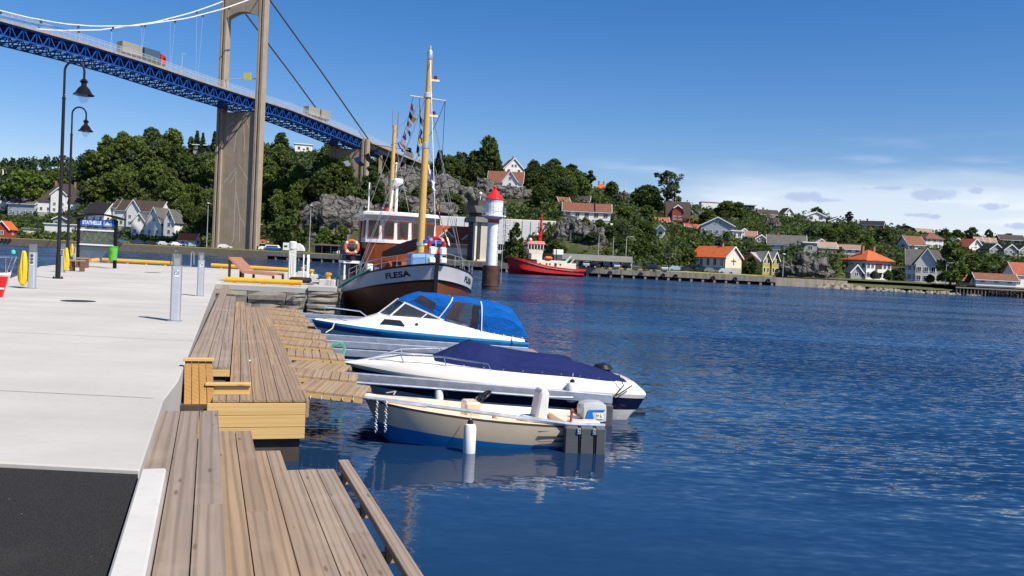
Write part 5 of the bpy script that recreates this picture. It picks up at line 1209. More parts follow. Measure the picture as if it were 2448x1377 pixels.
# far forest
cs = []
for i in range(2600):
    u = rs.uniform(-.98, -.12); Y = rs.uniform(640, 905)
    j = np.interp(Y, [620, 700, 800, 900], [0, .55, .9, 1.0]); yy = np.interp(u, [pu(p) for p in (-500, 0, 150, 250, 420, 700)], [385, 398, 392, 400, 420, 470])
    z = -2 + j * ((628 + 0.0498 * ((u * 2050 + 1224) - 1224) - yy) / F * 900 + 2); n = 16; h_ = rs.uniform(6, 11)
    q = rs.normal(size=(n, 3)) * np.array([1.5, 1.5, 0]); zz = rs.uniform(0, 1, n); q[:, :2] *= (1.1 - zz[:, None]); q[:, 2] = zz * h_; cs.append(q + np.array([u * Y, Y, z]))
Vq, Fq_ = leaf_quads(np.concatenate(cs), 1.15, rs, .3)
tag(link('far_forest', npmesh('far_forest', Vq, Fq_, [NEEDLE])), 'dark forest on the distant ridge at the far left', 'forest', kind='stuff')

# ------------------------------------------------------------------ cars on the far quays
CARP = {}
def car_mesh():
    b = MB()
    side = [(-2.1, .35), (2.1, .35), (2.15, .75), (1.9, .88), (1.0, .95), (-1.9, 1.0), (-2.15, .8)]
    b.prism([(x, -.85, z) for x, z in side], (0, 1.7, 0))
    b.prism([(-1.95, -.74, .99), (1.05, -.74, .95), (.3, -.66, 1.46), (-1.35, -.66, 1.48)], (0, .05, 0)); b.prism([(-1.95, .69, .99), (1.05, .69, .95), (.3, .61, 1.46), (-1.35, .61, 1.48)], (0, .05, 0))
    b.box(-1.36, .31, -.66, .66, 1.44, 1.5)
    g = MB(); g.hexa([(-1.93, -.7, 1.0), (1.0, -.7, .96), (1.0, .7, .96), (-1.93, .7, 1.0)], [(-1.38, -.645, 1.435), (.28, -.645, 1.435), (.28, .645, 1.435), (-1.38, .645, 1.435)])
    w = MB(); w.lathe([(.18, -.1), (.32, -.1), (.32, .1), (.18, .1)], 14, (0, 0, 0), 0, 'y')
    return b, g, w
_b, _g, _w = car_mesh(); CARG = _g.mesh('window', GLASS); CARW = _w.mesh('wheel', RUBBER)
def car(color, label, px, py, Y, rz, group):
    if color not in CARP:
        cdef = {'silver': (.5, .52, .54), 'white': (.78, .78, .78), 'black': (.02, .02, .022), 'dark blue': (.02, .035, .10), 'red': (.45, .02, .02), 'grey': (.16, .165, .17), 'pale blue': (.3, .42, .5)}[color]
        b, _, _ = car_mesh(); CARP[color] = b.mesh('body', mat(color.replace(' ', '_') + '_car_paint', cdef, .22, .2, 2, .04), bevel=0.06)
    P = atY(px, py, Y); t = thing('parked_car', label, 'car', (P.x, P.y, 2.425), rz, group)
    link('body', CARP[color], t); link('window', CARG, t)
    for x in (-1.3, 1.3):
        for y in (-.78, .78): link('wheel', CARW, t, (x, y, .32))
    return t
ORD = ['first', 'second', 'third', 'fourth', 'fifth', 'sixth', 'seventh', 'eighth', 'ninth', 'tenth', 'eleventh', 'twelfth', 'thirteenth']
for i, (px, c) in enumerate(((293, 'silver'), (333, 'dark blue'), (364, 'black'), (390, 'silver'), (420, 'white'), (452, 'pale blue'))):
    car(c, '%s car parked %s from the left in the row left of the bridge tower' % (c, ORD[i]), px, 580, 284, .5 + .1 * i, 'cars parked left of the tower')
car('white', 'white car parked directly at the foot of the bridge tower', 538, 588, 272, .05, None)
car('white', 'white car parked beside the tiny red shed right of the tower', 634, 590, 273, .2, None)
for i, (px, c) in enumerate(((775, 'dark blue'), (792, 'grey'), (808, 'white'))): car(c, '%s car parked under the dark carport, %s from the left' % (c, ORD[i]), px, 600, 272, 1.3, 'cars under the carport')
for i, (px, c) in enumerate(((1350, 'black'), (1372, 'grey'), (1399, 'silver'), (1422, 'black'), (1450, 'dark blue'), (1472, 'silver'), (1497, 'black'), (1520, 'grey'), (1545, 'black'), (1566, 'dark blue'), (1589, 'white'))):
    car(c, '%s car, %s from left in the wharf row behind the red tug' % (c, ORD[i]), px, 650, 232.2 - .1 * i, 1.2 + .2 * (i % 3), 'cars parked on the wharf by the tug')
for i, (px, c, r_) in enumerate(((1615, 'pale blue', .1), (1643, 'black', .3), (1680, 'black', .1), (1697, 'grey', .2), (1735, 'silver', -.05))):
    car(c, '%s car, %s from the left in the row below the cream hall' % (c, ORD[i]), px, 653, 233.5, r_, 'cars parked below the cream hall')
P = atY(653, 593, 272); v = thing('van', 'blue and white van parked right of the bridge tower', 'van', (P.x, P.y, 2.42), .1)
m = MB(); m.prism([(-2.4, -.9, .4), (2.4, -.9, .4), (2.4, -.9, 1.15), (-2.4, -.9, 1.15)], (0, 1.8, 0)); m.obj('body', mat('deep_blue_van', (.02, .08, .30), .3), v, bevel=.05)
m = MB(); m.prism([(-2.35, -.86, 1.153), (2.2, -.86, 1.153), (1.6, -.8, 2.0), (-2.3, -.8, 2.0)], (0, 1.7, 0)); up_ = m.obj('upper_body', WHITE, v, bevel=.04)
m = MB(); m.box(-2.0, 1.5, -.9, -.83, 1.3, 1.75); m.obj('window', GLASS, up_)
for x in (-1.5, 1.5):
    for y in (-.8, .8): link('wheel', CARW, v, (x, y, .32))
P = atY(703, 596, 271); v = thing('camper', 'white motor caravan parked right of the blue van', 'camper', (P.x, P.y, 2.42), .05)
m = MB(); m.box(-3.3, 1.6, -1.1, 1.1, .5, 2.9); m.prism([(1.603, -1.05, .5), (3.3, -1.05, .5), (3.25, -1.05, 1.3), (2.6, -1.05, 2.3), (1.603, -1.05, 2.9)], (0, 2.1, 0)); b_ = m.obj('body', WHITE, v, bevel=.06)
for x in (-2.4, -.6): m = MB(); m.box(x - .5, x + .5, -1.13, -1.103, 1.5, 2.1); m.obj('window', GLASS, b_)
for x in (-1.9, 2.3):
    for y in (-.95, .95): link('wheel', CARW, v, (x, y, .32))
TYRE = MB().torus((0, 0, 0), .42, .17, 18, 8).mesh('tyre', RUBBER, smooth=True)
for i, (px, s) in enumerate(((1461, 'first'), (1534, 'second'), (1588, 'third'), (1618, 'fourth'), (1708, 'fifth'), (1761, 'sixth'), (1840, 'seventh'))):
    a = shore_pt(px, -.2, 1.2); tag(link('tyre_fender', TYRE, None, a), s + ' black tyre from the left hung on the concrete wharf', 'tyre fender', 'tyres hung on the concrete wharf')
for i, px in enumerate((4, 13, 22)): tag(link('tyre_fender', TYRE, None, shore_pt(px, -.2, 1.7)), ('left', 'middle', 'right')[i] + ' tyre of three on the stone quay at the far left', 'tyre fender', 'tyres on the old stone quay')
for i, px in enumerate((2378, 2390, 2402, 2413, 2425, 2437)): tag(link('tyre_fender', TYRE, None, shore_pt(px, -2.75, 1.15)), ORD[i] + ' tyre from the left along the timber wharf at the right', 'tyre fender', 'tyres along the timber wharf')
# ------------------------------------------------------------------ near wooden steps
def planks(x0, x1, n, z, y0, y1, gap=0.007, th=0.036, splits=(), mb=None, screws=False):
    m = mb or MB(); w = (x1 - x0) / n
    for i in range(n):
        ys = [y0] + [s for s in (splits[i] if i < len(splits) else ())] + [y1]
        for a, b in zip(ys[:-1], ys[1:]):
            dz = rnd.uniform(-.0015, .0015); a += rnd.uniform(0, .012) if a == y0 else 0; b -= rnd.uniform(0, .012) if b == y1 else 0
            m.box(x0 + i * w + gap / 2, x0 + (i + 1) * w - gap / 2, a + (.002 if a != y0 else 0), b - (.002 if b != y1 else 0), z - th + dz, z + dz)
            if screws:
                for yy in np.arange(max(a, 0) + .05, b, .62):
                    for fx in (.2, .8): m.lathe([(.0055, z + dz - .003), (.0055, z + dz + .0006)], 6, (x0 + (i + fx) * w, yy + rnd.uniform(-.01, .01), 0), 1)
    return m
SCREW = mat('rusty_screw_head', (.05, .04, .035), .6, .5)
st = thing('wooden_steps', 'weathered wooden steps going down to the water beside the kerb', 'steps', (0, 0, 0), AA)
YE = 8.88
planks(-.385, .14, 3, 1.0, -5, YE, splits=((3.0,), (), (5.62,)), screws=True).obj('step_board', [W_NEAR, SCREW], st, bevel=.004)
planks(.145, .455, 2, .80, -5, YE - .02, splits=((), (6.1,)), screws=True).obj('step_board', [W_STEP, SCREW], st, bevel=.004)
planks(.46, .745, 2, .60, -5, YE - .04, splits=((5.0,), ()), screws=True).obj('step_board', [W_STEP, SCREW], st, bevel=.004)
planks(.75, 1.285, 3, .40, -5, YE - .06, splits=((), (), (6.75,)), screws=True).obj('step_board', [W_NEAR, SCREW], st, bevel=.004)
m = MB()
for x, a, b in ((.10, .80, .963), (.415, .60, .763), (.705, .40, .563)): m.box(x, x + .03, -5, YE - .1, a - .1, b)
m.box(-.36, -.1, -5, YE - .15, -.6, .96); m.box(1.22, 1.26, -5, YE - .1, .16, .363)
for y in np.arange(-4.5, 8.9, 1.35): m.box(-.1, 1.22, y, y + .05, .2, .36); m.box(-.1, .72, y, y + .05, .361, .56); m.box(-.1, .42, y, y + .05, .561, .76); m.box(1.0, 1.1, y, y + .1, -2, .199)
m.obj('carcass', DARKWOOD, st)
m = MB(); m.box(1.335, 1.44, -5, YE + .03, .40, .468); er = m.obj('edge_rail', W_NEAR, st, bevel=.006)
for k, y in enumerate(np.arange(-4.0, 8.7, 1.15)):
    m = MB(); m.box(1.345, 1.42, y, y + .07, .27, .398); m.box(1.20, 1.344, y + .01, y + .06, .27, .35); m.obj('block', W_STEP, er, bevel=.004)

# ------------------------------------------------------------------ boardwalk with stepped seating
bw = thing('boardwalk', 'long stepped boardwalk of weathered planks with yellow end boards', 'boardwalk', (0, 0, 0), BA)
BY0, BY1 = 10.83, 28.4
planks(-.245, .85, 7, .78, BY0, BY1, splits=[tuple(sorted(rnd.sample([14.2, 17.8, 21.4, 25.0], 2))) for _ in range(7)], screws=True).obj('decking', [W_STEP, SCREW], bw, bevel=.004)
m = MB(); m.box(.853, .893, BY0 - .02, BY1, .56, .772); m.obj('edge_board', W_STEP, bw, bevel=.004)
for i in range(3):
    m = MB(); m.box(-.30, .85, BY0 - .035, BY0, .738 - .148 * (i + 1) + .006, .738 - .148 * i); m.obj('end_board', W_YEL_X, bw, bevel=.003)
planks(-.055, .20, 2, .93, 11.2, BY1 + .3, splits=((15.5, 22), (18.7, 25)), screws=True).obj('lower_tread', [W_STEP, SCREW], bw, bevel=.004)
planks(-.365, -.06, 2, 1.07, 11.68, BY1 + .8, splits=((17.2, 23), (14.6, 20.4)), screws=True).obj('upper_tread', [W_NEAR, SCREW], bw, bevel=.004)
m = MB(); m.box(-.33, .195, 11.17, 11.198, .782, .892); m.obj('end_board', W_YEL_X, bw, bevel=.003)
m = MB(); m.box(-.34, .198, 11.13, 11.24, .9, .934); m.obj('end_cap', W_YEL_X, bw, bevel=.003)
m = MB(); m.box(-.36, -.065, 11.65, 11.678, .94, 1.03); m.obj('end_board', W_YEL_X, bw, bevel=.003)
m = MB(); m.box(.165, .195, 11.2, BY1, .782, .893); m.box(-.095, -.065, 11.7, BY1, .932, 1.033); m.obj('riser', W_YEL_Y, bw)
m = MB(); m.box(-.60, -.37, 11.9, 37.5, 1.02, 1.085); m.obj('coping_plank', W_NEAR, bw, bevel=.004)
# closing panel of upright boards at the near end
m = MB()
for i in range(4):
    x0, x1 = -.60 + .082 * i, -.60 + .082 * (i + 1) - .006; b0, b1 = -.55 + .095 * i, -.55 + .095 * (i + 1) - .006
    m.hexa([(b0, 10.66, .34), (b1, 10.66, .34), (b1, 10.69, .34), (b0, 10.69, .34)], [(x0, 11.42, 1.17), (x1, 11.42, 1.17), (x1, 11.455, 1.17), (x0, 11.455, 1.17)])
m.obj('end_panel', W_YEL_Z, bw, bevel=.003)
m = MB(); m.box(-.62, -.255, 11.37, 11.50, 1.171, 1.205); m.obj('panel_cap', W_YEL_X, bw, bevel=.004)
m = MB()
m.box(-.62, .80, BY0 + .05, BY1, -1.2, .70)
m.box(-.58, -.12, 11.3, BY1 + .5, .71, .89)
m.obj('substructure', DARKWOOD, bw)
sc_ = MB(); sc_.add([fb(.21 + .03 * math.cos(a) * (1 + .4 * math.sin(3 * a)), 14.6 + .09 * math.sin(a)).to_tuple() + (.786 + .01 * math.sin(5 * a),) for a in np.linspace(0, 6.28, 12, endpoint=False)], [tuple(range(12))]); tag(sc_.obj('rag', mat('mint_plastic', (.35, .72, .6), .6), fix=False), 'scrap of mint green plastic lying on the boardwalk planks', 'rag')

# ------------------------------------------------------------------ mooring fingers
FN = [(11.67, 5.0, 11.05, 'nearest mooring finger, ending in a grey float beside the small motorboat', .07), (13.02, 5.2, 12.78, 'second nearest mooring finger with a thin rail between the two nearest boats', .05), (13.95, 6.0, 13.02, 'third nearest mooring finger with thick rail and grey float in front of the white speedboat', .15), (15.6, 6.1, 15.75, 'fourth nearest mooring finger, behind the white speedboat', .13), (17.55, 6.6, 17.3, 'fifth nearest mooring finger, second beyond the white speedboat', .15), (19.25, 6.8, 19.0, 'sixth nearest mooring finger, its rail ending behind the navy cover', .15), (20.75, 7.0, 20.35, 'seventh nearest mooring finger, just in front of the blue-topped cruiser', .15), (22.45, 6.4, 23.0, 'fourth farthest mooring finger, beside the bow of the blue-topped cruiser', .13), (23.92, 6.6, 23.9, 'third farthest mooring finger, behind the blue-topped cruiser', .13), (25.81, 6.6, 25.8, 'second farthest mooring finger, near the stone wall', .13), (27.9, 6.6, 27.9, 'farthest mooring finger, closest to the stone wall', .13)]
for k, (y0, x1, y1, lb_, bh) in enumerate(FN):
    p0 = fb(.87, y0 + (.40 if k == 1 else .47)); p1 = fb(x1, y1 + .0); ang = math.atan2(p1.y - p0.y, p1.x - p0.x); L = (p1 - p0).length
    t = thing('mooring_finger', lb_, 'mooring finger', (p0.x, p0.y, .76), ang, 'mooring fingers along the boardwalk')
    GL = (.92, .95, .92)[k] if k < 3 else 1.06; hw = .43 if k == 1 else .50; sl = -.075
    m = MB(); n = 7
    for i in range(n):
        a = .03 + (GL - .03) * i / n; b = .03 + (GL - .03) * (i + 1) / n - .012
        m.hexa([(a, -hw, -.005 + sl * a), (b, -hw, -.005 + sl * b), (b, hw, -.005 + sl * b), (a, hw, -.005 + sl * a)], [(a, -hw, .025 + sl * a), (b, -hw, .025 + sl * b), (b, hw, .025 + sl * b), (a, hw, .025 + sl * a)])
    m.obj('walkway', W_GANG, t)
    for s in (-1, 1):
        m = MB(); m.hexa([(0, s * hw - .02, -.062), (GL, s * hw - .02, -.062 + sl * GL), (GL, s * hw + .02, -.062 + sl * GL), (0, s * hw + .02, -.062)], [(0, s * hw - .02, -.008), (GL, s * hw - .02, -.008 + sl * GL), (GL, s * hw + .02, -.008 + sl * GL), (0, s * hw + .02, -.008)]); m.obj('side_beam', W_YEL_X, t)
    z0, z1 = -.02 + sl * GL, (-.38 if k == 0 else -.27); xa = GL - .05
    if bh > .1:
        m = MB(); m.hexa([(xa + .04, -.055, z0 - bh), (L, -.055, z1 - bh), (L, .055, z1 - bh), (xa + .04, .055, z0 - bh)], [(xa + .04, -.055, z0), (L, -.055, z1), (L, .055, z1), (xa + .04, .055, z0)]); be = m.obj('beam', ALU, t, bevel=.008)
        m = MB(); m.hexa([(xa - .07, -.09, z0 - bh - .04), (xa + .037, -.09, z0 - bh - .04), (xa + .037, .09, z0 - bh - .04), (xa - .07, .09, z0 - bh - .04)], [(xa - .01, -.07, z0 + .01), (xa + .037, -.07, z0 + .01), (xa + .037, .07, z0 + .01), (xa - .01, .07, z0 + .01)]); m.obj('end_plate', GALV, be)
    else:
        m = MB(); m.tube([(xa - .1, -.14, z0 - .01), (L - .5, -.05, z1), (L, 0, z1 - .01)], bh / 2 * .8, 10); be = m.obj('beam', ALU, t, smooth=True)
    m = MB()
    for i in range(6): m.torus((.10 + .14 * i, -hw - .01, -.085), .03, .008, 10, 5, 'x')
    m.obj('shackle', GALV, t)
    if bh != .05:
        f0, f1 = L - .58, L; zt_ = z1 - (bh if bh > .1 else 0.02); zb = -1.05
        m = MB()
        for a, b in ((f0, f0 + .20), (f0 + .215, f0 + .415), (f0 + .43, f1)):
            m.hexa([(a, -.20, zb), (b, -.20, zb), (b, .20, zb), (a, .20, zb)], [(a, -.17, zt_), (b, -.17, zt_), (b, .17, zt_), (a, .17, zt_)])
        fl_ = m.obj('float', DGREY, t, bevel=.02)
        m = MB(); m.box(f0 + .201, f0 + .214, -.185, .185, zb, zt_ - .01); m.box(f0 + .416, f0 + .429, -.185, .185, zb, zt_ - .01)
        m.obj('seam', BLACK, fl_)
        for x in (f0 + .17, f0 + .385):
            m = MB(); m.box(x, x + .05, -.19, -.165, zt_ - .09, zt_ - .01); m.torus((x + .025, -.197, zt_ - .04), .018, .006, 10, 5, 'y'); m.obj('lashing_plate', GALV, fl_)
# rope coils hung on the finger ends
def rope(name, label, pts, r, mt, cat='rope', parent=None, n=6):
    m = MB(); m.tube(pts, r, n); o = m.obj(name, mt, parent, smooth=True)
    return tag(o, label, cat) if label else o
def coil(name, label, c, R0, turns, r, mt, axis='y'):
    pts = []; 
    for i in range(turns * 14):
        a = 6.283 * i / 14; q = R0 * (1 + .18 * math.sin(i * 1.7)); pts.append((c[0] + q * math.cos(a), c[1] + .03 * math.sin(i * .9), c[2] - R0 * .6 + q * 1.3 * math.sin(a)))
    return rope(name, label, pts, r, mt)
p = fb(2.0, 17.6); coil('rope_coil', 'tangled green rope on the end of a mooring finger in front of the cruiser', (p.x, p.y - .1, .72), .13, 5, .012, GREENROPE)
p = fb(1.78, 12.5); coil('rope_coil', 'grey chain and rope coil at the end of the nearest gangway', (p.x, p.y - .3, .68), .07, 4, .010, mat('grey_rope', (.28, .29, .3), .8))
p = fb(1.88, 11.62)
for dx, dy, w in ((-.02, 0, 'left'), (.10, .05, 'right')):
    ch = MB()
    for i in range(17): ch.torus((p.x + dx + .006 * math.sin(i), p.y + dy, .62 - .026 * i), .017, .006, 8, 4, 'y' if i % 2 else 'x')
    tag(ch.obj('mooring_chain', GALV), w + ' of two galvanised chains hanging beside the small motorboat bow', 'chain')
# ------------------------------------------------------------------ boats
def hull(parent, sts, mats, name='hull', trans=0, smooth=True):
    """sts: per station a list of (x, y, z) from sheer to keel on one side; one material per strake"""
    m = MB(); n = len(sts[0])
    for s in (1, -1):
        for j in range(n - 1):
            b = len(m.v)
            for st_ in sts: m.v += [(st_[j][0], s * st_[j][1], st_[j][2]), (st_[j + 1][0], s * st_[j + 1][1], st_[j + 1][2])]
            for i in range(len(sts) - 1):
                f = (b + 2 * i, b + 2 * i + 1, b + 2 * i + 3, b + 2 * i + 2); m.f.append(f if s > 0 else f[::-1]); m.m.append(j)
    L = sts[-1]
    for j in range(n - 1):
        m.add([L[j], L[j + 1], (L[j + 1][0], -L[j + 1][1], L[j + 1][2]), (L[j][0], -L[j][1], L[j][2])], [(0, 1, 2, 3)], j)
    return m.obj(name, mats, parent, smooth=smooth, fix=True, angle=28)
def refine(sts, k=3):
    """smooth the stations along the length (Catmull-Rom)"""
    out = []; n = len(sts)
    for i in range(n - 1):
        p0, p1, p2, p3 = sts[max(i - 1, 0)], sts[i], sts[i + 1], sts[min(i + 2, n - 1)]
        for q in range(k):
            t = q / k; r_ = []
            for a, b, c, d in zip(p0, p1, p2, p3):
                r_.append(tuple(.5 * (2 * b[j] + (c[j] - a[j]) * t + (2 * a[j] - 5 * b[j] + 4 * c[j] - d[j]) * t * t + (3 * b[j] - a[j] - 3 * c[j] + d[j]) * t ** 3) for j in range(3)))
            out.append(r_)
    out.append(sts[-1]); return out
def put(t, bow, stern):
    d = bow - stern; t.location = (stern.x, stern.y, 0); t.rotation_euler = (0, 0, math.atan2(d.y, d.x)); return d.length
def fender(label, P, h=.36, r=.065, mt=WHITE):
    t = thing('boat_fender', label, 'fender', P, 0, 'fenders hung on the boats')
    m = MB(); m.lathe([(.02, -h), (r * .8, -h * .97), (r, -h * .88), (r, -h * .12), (r * .8, -h * .03), (.02, 0)], 18); m.obj('body', mt, t, smooth=True)
    m = MB(); m.lathe([(r * .5, -.005), (r * .45, .03), (.015, .05)], 12); m.obj('collar', BLACK, t, smooth=True); m = MB(); m.tube([(0, 0, .04), (0.01, .03, .15)], .006, 5); m.obj('line', LGREY, t); return t

# --- small motorboat
b1 = thing('motorboat', 'small open cream motorboat with blue bottom and outboard engine', 'motorboat')
L1_ = put(b1, fb(1.70, 12.02), fb(5.05, 11.86))
S1 = refine([[(L1_, .02, .63), (L1_ - .05, .02, .60), (L1_ - .2, .02, .30), (L1_ - .33, .015, .06), (L1_ - .45, 0, -.08)],
     [(3.0, .37, .585), (3.0, .36, .55), (2.95, .25, .26), (2.9, .17, .04), (2.9, 0, -.14)],
     [(2.5, .58, .52), (2.5, .57, .485), (2.48, .46, .20), (2.45, .37, .0), (2.45, 0, -.18)],
     [(1.7, .71, .43), (1.7, .70, .395), (1.7, .61, .11), (1.7, .54, -.04), (1.7, 0, -.2)],
     [(.85, .73, .365), (.85, .72, .33), (.85, .645, .05), (.85, .58, -.06), (.85, 0, -.2)],
     [(0, .68, .32), (0, .67, .285), (.02, .61, .015), (.04, .55, -.08), (.05, 0, -.2)]])
hull(b1, S1, [mat('dark_rubbing_strip', (.10, .07, .05), .5), CREAMGEL, BLUEGEL, BLUEGEL])
m = MB(); rim = []
for st_ in S1:
    x, y, z = st_[0]; rim.append((x, y, z))
inn = [(min(x, 3.0), max(0.0, y - .10), z) for x, y, z in rim]
for s in (1, -1):
    m.loft([[(x, s * y, z), (xi, s * yi, zi + .012)] for (x, y, z), (xi, yi, zi) in zip(rim, inn)])
    m.loft([[(xi, s * yi, zi + .012), (xi, s * yi * .80, .16)] for xi, yi, zi in inn if xi <= 2.5])
m.obj('gunwale', CREAMGEL, b1, smooth=True)
m = MB(); m.poly([(2.5, .36, .16), (0.05, .54, .16), (0.05, -.54, .16), (2.5, -.36, .16)]); m.poly([(2.5, .47, .525), (2.5, -.47, .525), (2.5, -.36, .15), (2.5, .36, .15)])
fd = [(st_[0][0], st_[0][1], st_[0][2]) for st_ in S1 if st_[0][0] >= 2.45]
m.loft([[(min(x, L1_ - .02), max(0, y - .09), z + .013), (x, 0, z + .05), (min(x, L1_ - .02), -max(0, y - .09), z + .013)] for x, y, z in fd])
m.box(0.06, .42, -.54, .54, .16, .32); m.box(.95, 1.3, -.54, .54, .16, .27); m.obj('deck', CREAMGEL, b1)
m = MB(); m.prism([(0.43, .36, .322), (0.43, .58, .322), (-.02, .58, .322), (-.02, .36, .322)], (0, 0, .055)); m.obj('stern_box', CREAMGEL, b1, bevel=.02)
m = MB(); m.prism([(.86, -.1, .34), (.80, -.1, .74), (.74, -.1, .80), (.66, -.1, .74), (.68, -.1, .34)], (0, .34, 0)); m.box(.66, 1.02, -.12, .26, .274, .37); m.obj('seat', mat('white_vinyl', (.72, .70, .66), .45), b1, bevel=.03)
m = MB(); m.box(1.62, 1.86, -.34, .02, .14, .55); cs_ = m.obj('console', CREAMGEL, b1, bevel=.03)
m = MB(); m.torus((0, 0, 0), .15, .016, 20, 6, 'x'); m.box(-.01, .01, -.14, .14, -.015, .015); m.box(-.01, .01, -.015, .015, -.14, .14); o_ = m.obj('steering_wheel', BLACK, cs_, smooth=True); o_.location = (1.58, -.16, .60); o_.rotation_euler = (0, R(-55), 0)
m = MB(); m.tube([(.42, .52, .32), (.40, .50, .50)], .02, 8); m.lathe([(.01, 0), (.03, .02), (.03, .05), (.01, .07)], 8, (.40, .50, .48)); m.obj('lever', mat('brick_red_handle', (.35, .07, .03), .5), b1)
for x in (2.0, 2.55): m = MB(); m.box(x, x + .5, -.60, -.575, .36, .42); m.obj('hatch', BLACK, b1)
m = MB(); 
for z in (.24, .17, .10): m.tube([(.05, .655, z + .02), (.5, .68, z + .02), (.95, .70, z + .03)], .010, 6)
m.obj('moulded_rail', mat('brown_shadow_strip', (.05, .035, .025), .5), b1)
ob = MB(); 
def osec(x, w, zb, zt_): return [(x, -w, zb), (x, w, zb), (x, w * .96, zb + (zt_ - zb) * .7), (x, w * .72, zt_), (x, -w * .72, zt_), (x, -w * .96, zb + (zt_ - zb) * .7)]
ob.loft([osec(.03, .10, .60, .70), osec(.0, .135, .50, .73), osec(-.14, .15, .47, .755), osec(-.30, .145, .46, .745), osec(-.36, .12, .47, .70)], 0, True, True)
cow = ob.obj('outboard', mat('silver_grey_cowl', (.42, .43, .44), .3, 0, 3, .04), b1, smooth=True); cow.location = (.10, .05, -.16)
for s in (1, -1):
    m = MB(); m.prism([(-.02, s * .149, .50), (-.06, s * .151, .64), (-.32, s * .150, .645), (-.32, s * .150, .625), (-.12, s * .152, .62), (-.15, s * .152, .50)], (0, s * .006, 0)); m.obj('stripe', mat('blue_decal', (.01, .16, .55), .35), cow)
    me = text_mesh('25', .11, .004); o_ = link('number', me, cow, (-.255, s * .158, .545), (R(90), 0, 0 if s < 0 else R(180))); me.materials.append(WHITE)
m = MB(); m.box(-.22, -.06, -.07, .07, -.5, .46); m.box(-.34, -.0, -.05, .05, .36, .465); m.box(-.05, .04, -.12, .12, .22, .44); m.obj('leg', mat('engine_grey', (.06, .065, .07), .45), cow, bevel=.015)
m = MB(); m.tube([(L1_ - .5, -.35, .60), (L1_ - .5, -.15, .68), (L1_ - .35, 0, .68)], .010, 6); m.obj('bow_rail', CHROME, b1)
P = b1.matrix_basis @ Vector((1.95, .80, .40)); fender('white cylindrical fender hanging on the side of the small motorboat', P, .50, .085)

# --- white speedboat under a navy cover
b2 = thing('speedboat', 'white speedboat with navy band under a dark navy canvas cover', 'speedboat')
L2_ = put(b2, fb(1.80, 14.95), fb(6.88, 14.05))
S2 = refine([[(L2_, .02, .74), (L2_ - .06, .02, .68), (L2_ - .4, .02, .36), (L2_ - .6, .015, .10), (L2_ - .8, 0, -.08)],
     [(4.4, .52, .68), (4.4, .51, .62), (4.3, .38, .34), (4.2, .26, .08), (4.2, 0, -.2)],
     [(3.6, .82, .62), (3.6, .81, .56), (3.55, .70, .28), (3.5, .58, .04), (3.5, 0, -.26)],
     [(2.5, .95, .56), (2.5, .94, .50), (2.5, .86, .24), (2.5, .76, .02), (2.5, 0, -.3)],
     [(1.2, .97, .50), (1.2, .96, .44), (1.2, .90, .20), (1.2, .80, .0), (1.2, 0, -.3)],
     [(.35, .93, .46), (.35, .92, .40), (.35, .86, .19), (.38, .78, .0), (.4, 0, -.3)],
     [(0.0, .80, .44), (0.02, .78, .38), (0.12, .74, .18), (0.3, .68, .0), (.32, 0, -.28)]])
hull(b2, S2, [mat('cream_rub_rail', (.62, .58, .5), .4), NAVYGEL, GEL, GEL])
DK = [(0, .02, .06, .06, .08), (.12, .78, .12, .55, .17), (.5, .86, .17, .68, .22), (1.2, .92, .20, .70, .24), (2.5, .92, .21, .70, .25), (3.3, .85, .20, .62, .25), (3.9, .68, .18, .45, .24), (4.4, .52, .13, .3, .19), (4.85, .22, .05, .1, .08), (L2_, .02, .0, .01, .01)]
m = MB(); sec = []
for x, w, h1, w2, h2 in DK:
    zs = np.interp(x, [0, .35, 1.2, 2.5, 3.6, 4.4, L2_], [.44, .46, .50, .56, .62, .68, .74])
    yb = np.interp(x, [0, .35, 1.2, 2.5, 3.6, 4.4, L2_], [.80, .93, .97, .95, .82, .52, .02])
    if x == 0: w, w2 = .74, .55
    sec.append([(x, yb, zs), (x, yb * .985, zs + h1 * .5), (x, w * .93, zs + h1 * .92), (x, w2 * .85, zs + h2), (x, 0, zs + h2 * 1.05), (x, -w2 * .85, zs + h2), (x, -w * .93, zs + h1 * .92), (x, -yb * .985, zs + h1 * .5), (x, -yb, zs)])
m.loft(sec); m.obj('deck', GEL, b2, smooth=True)
CV = [(.30, .62, .64, .67), (.55, .70, .69, .74), (.9, .74, .73, .85), (1.15, .75, .75, .90), (1.22, .75, .76, .97), (2.0, .76, .80, 1.03), (2.6, .74, .82, 1.11), (3.0, .66, .85, 1.21), (3.28, .60, .86, 1.08), (3.62, .46, .88, .90)]
m = MB(); m.loft([[(x, w + .03, zb - .05), (x, w, zb), (x, w * .72, zb + (zt_ - zb) * .72), (x, .22, zt_ - .01), (x, 0, zt_), (x, -.22, zt_ - .01), (x, -w * .72, zb + (zt_ - zb) * .72), (x, -w, zb), (x, -w - .03, zb - .05)] for x, w, zb, zt_ in CV]); m.obj('canvas_cover', NAVYCAN, b2, smooth=True)
m = MB()
for i in range(9):
    x = .5 + i * .33; w = np.interp(x, [c[0] for c in CV], [c[1] for c in CV]); zb = np.interp(x, [c[0] for c in CV], [c[2] for c in CV])
    for s in (1, -1): m.lathe([(.004, -.008), (.012, 0), (.004, .008)], 8, (x, s * (w + .025), zb - .02), 0, 'y')
m.obj('stud', CHROME, b2)
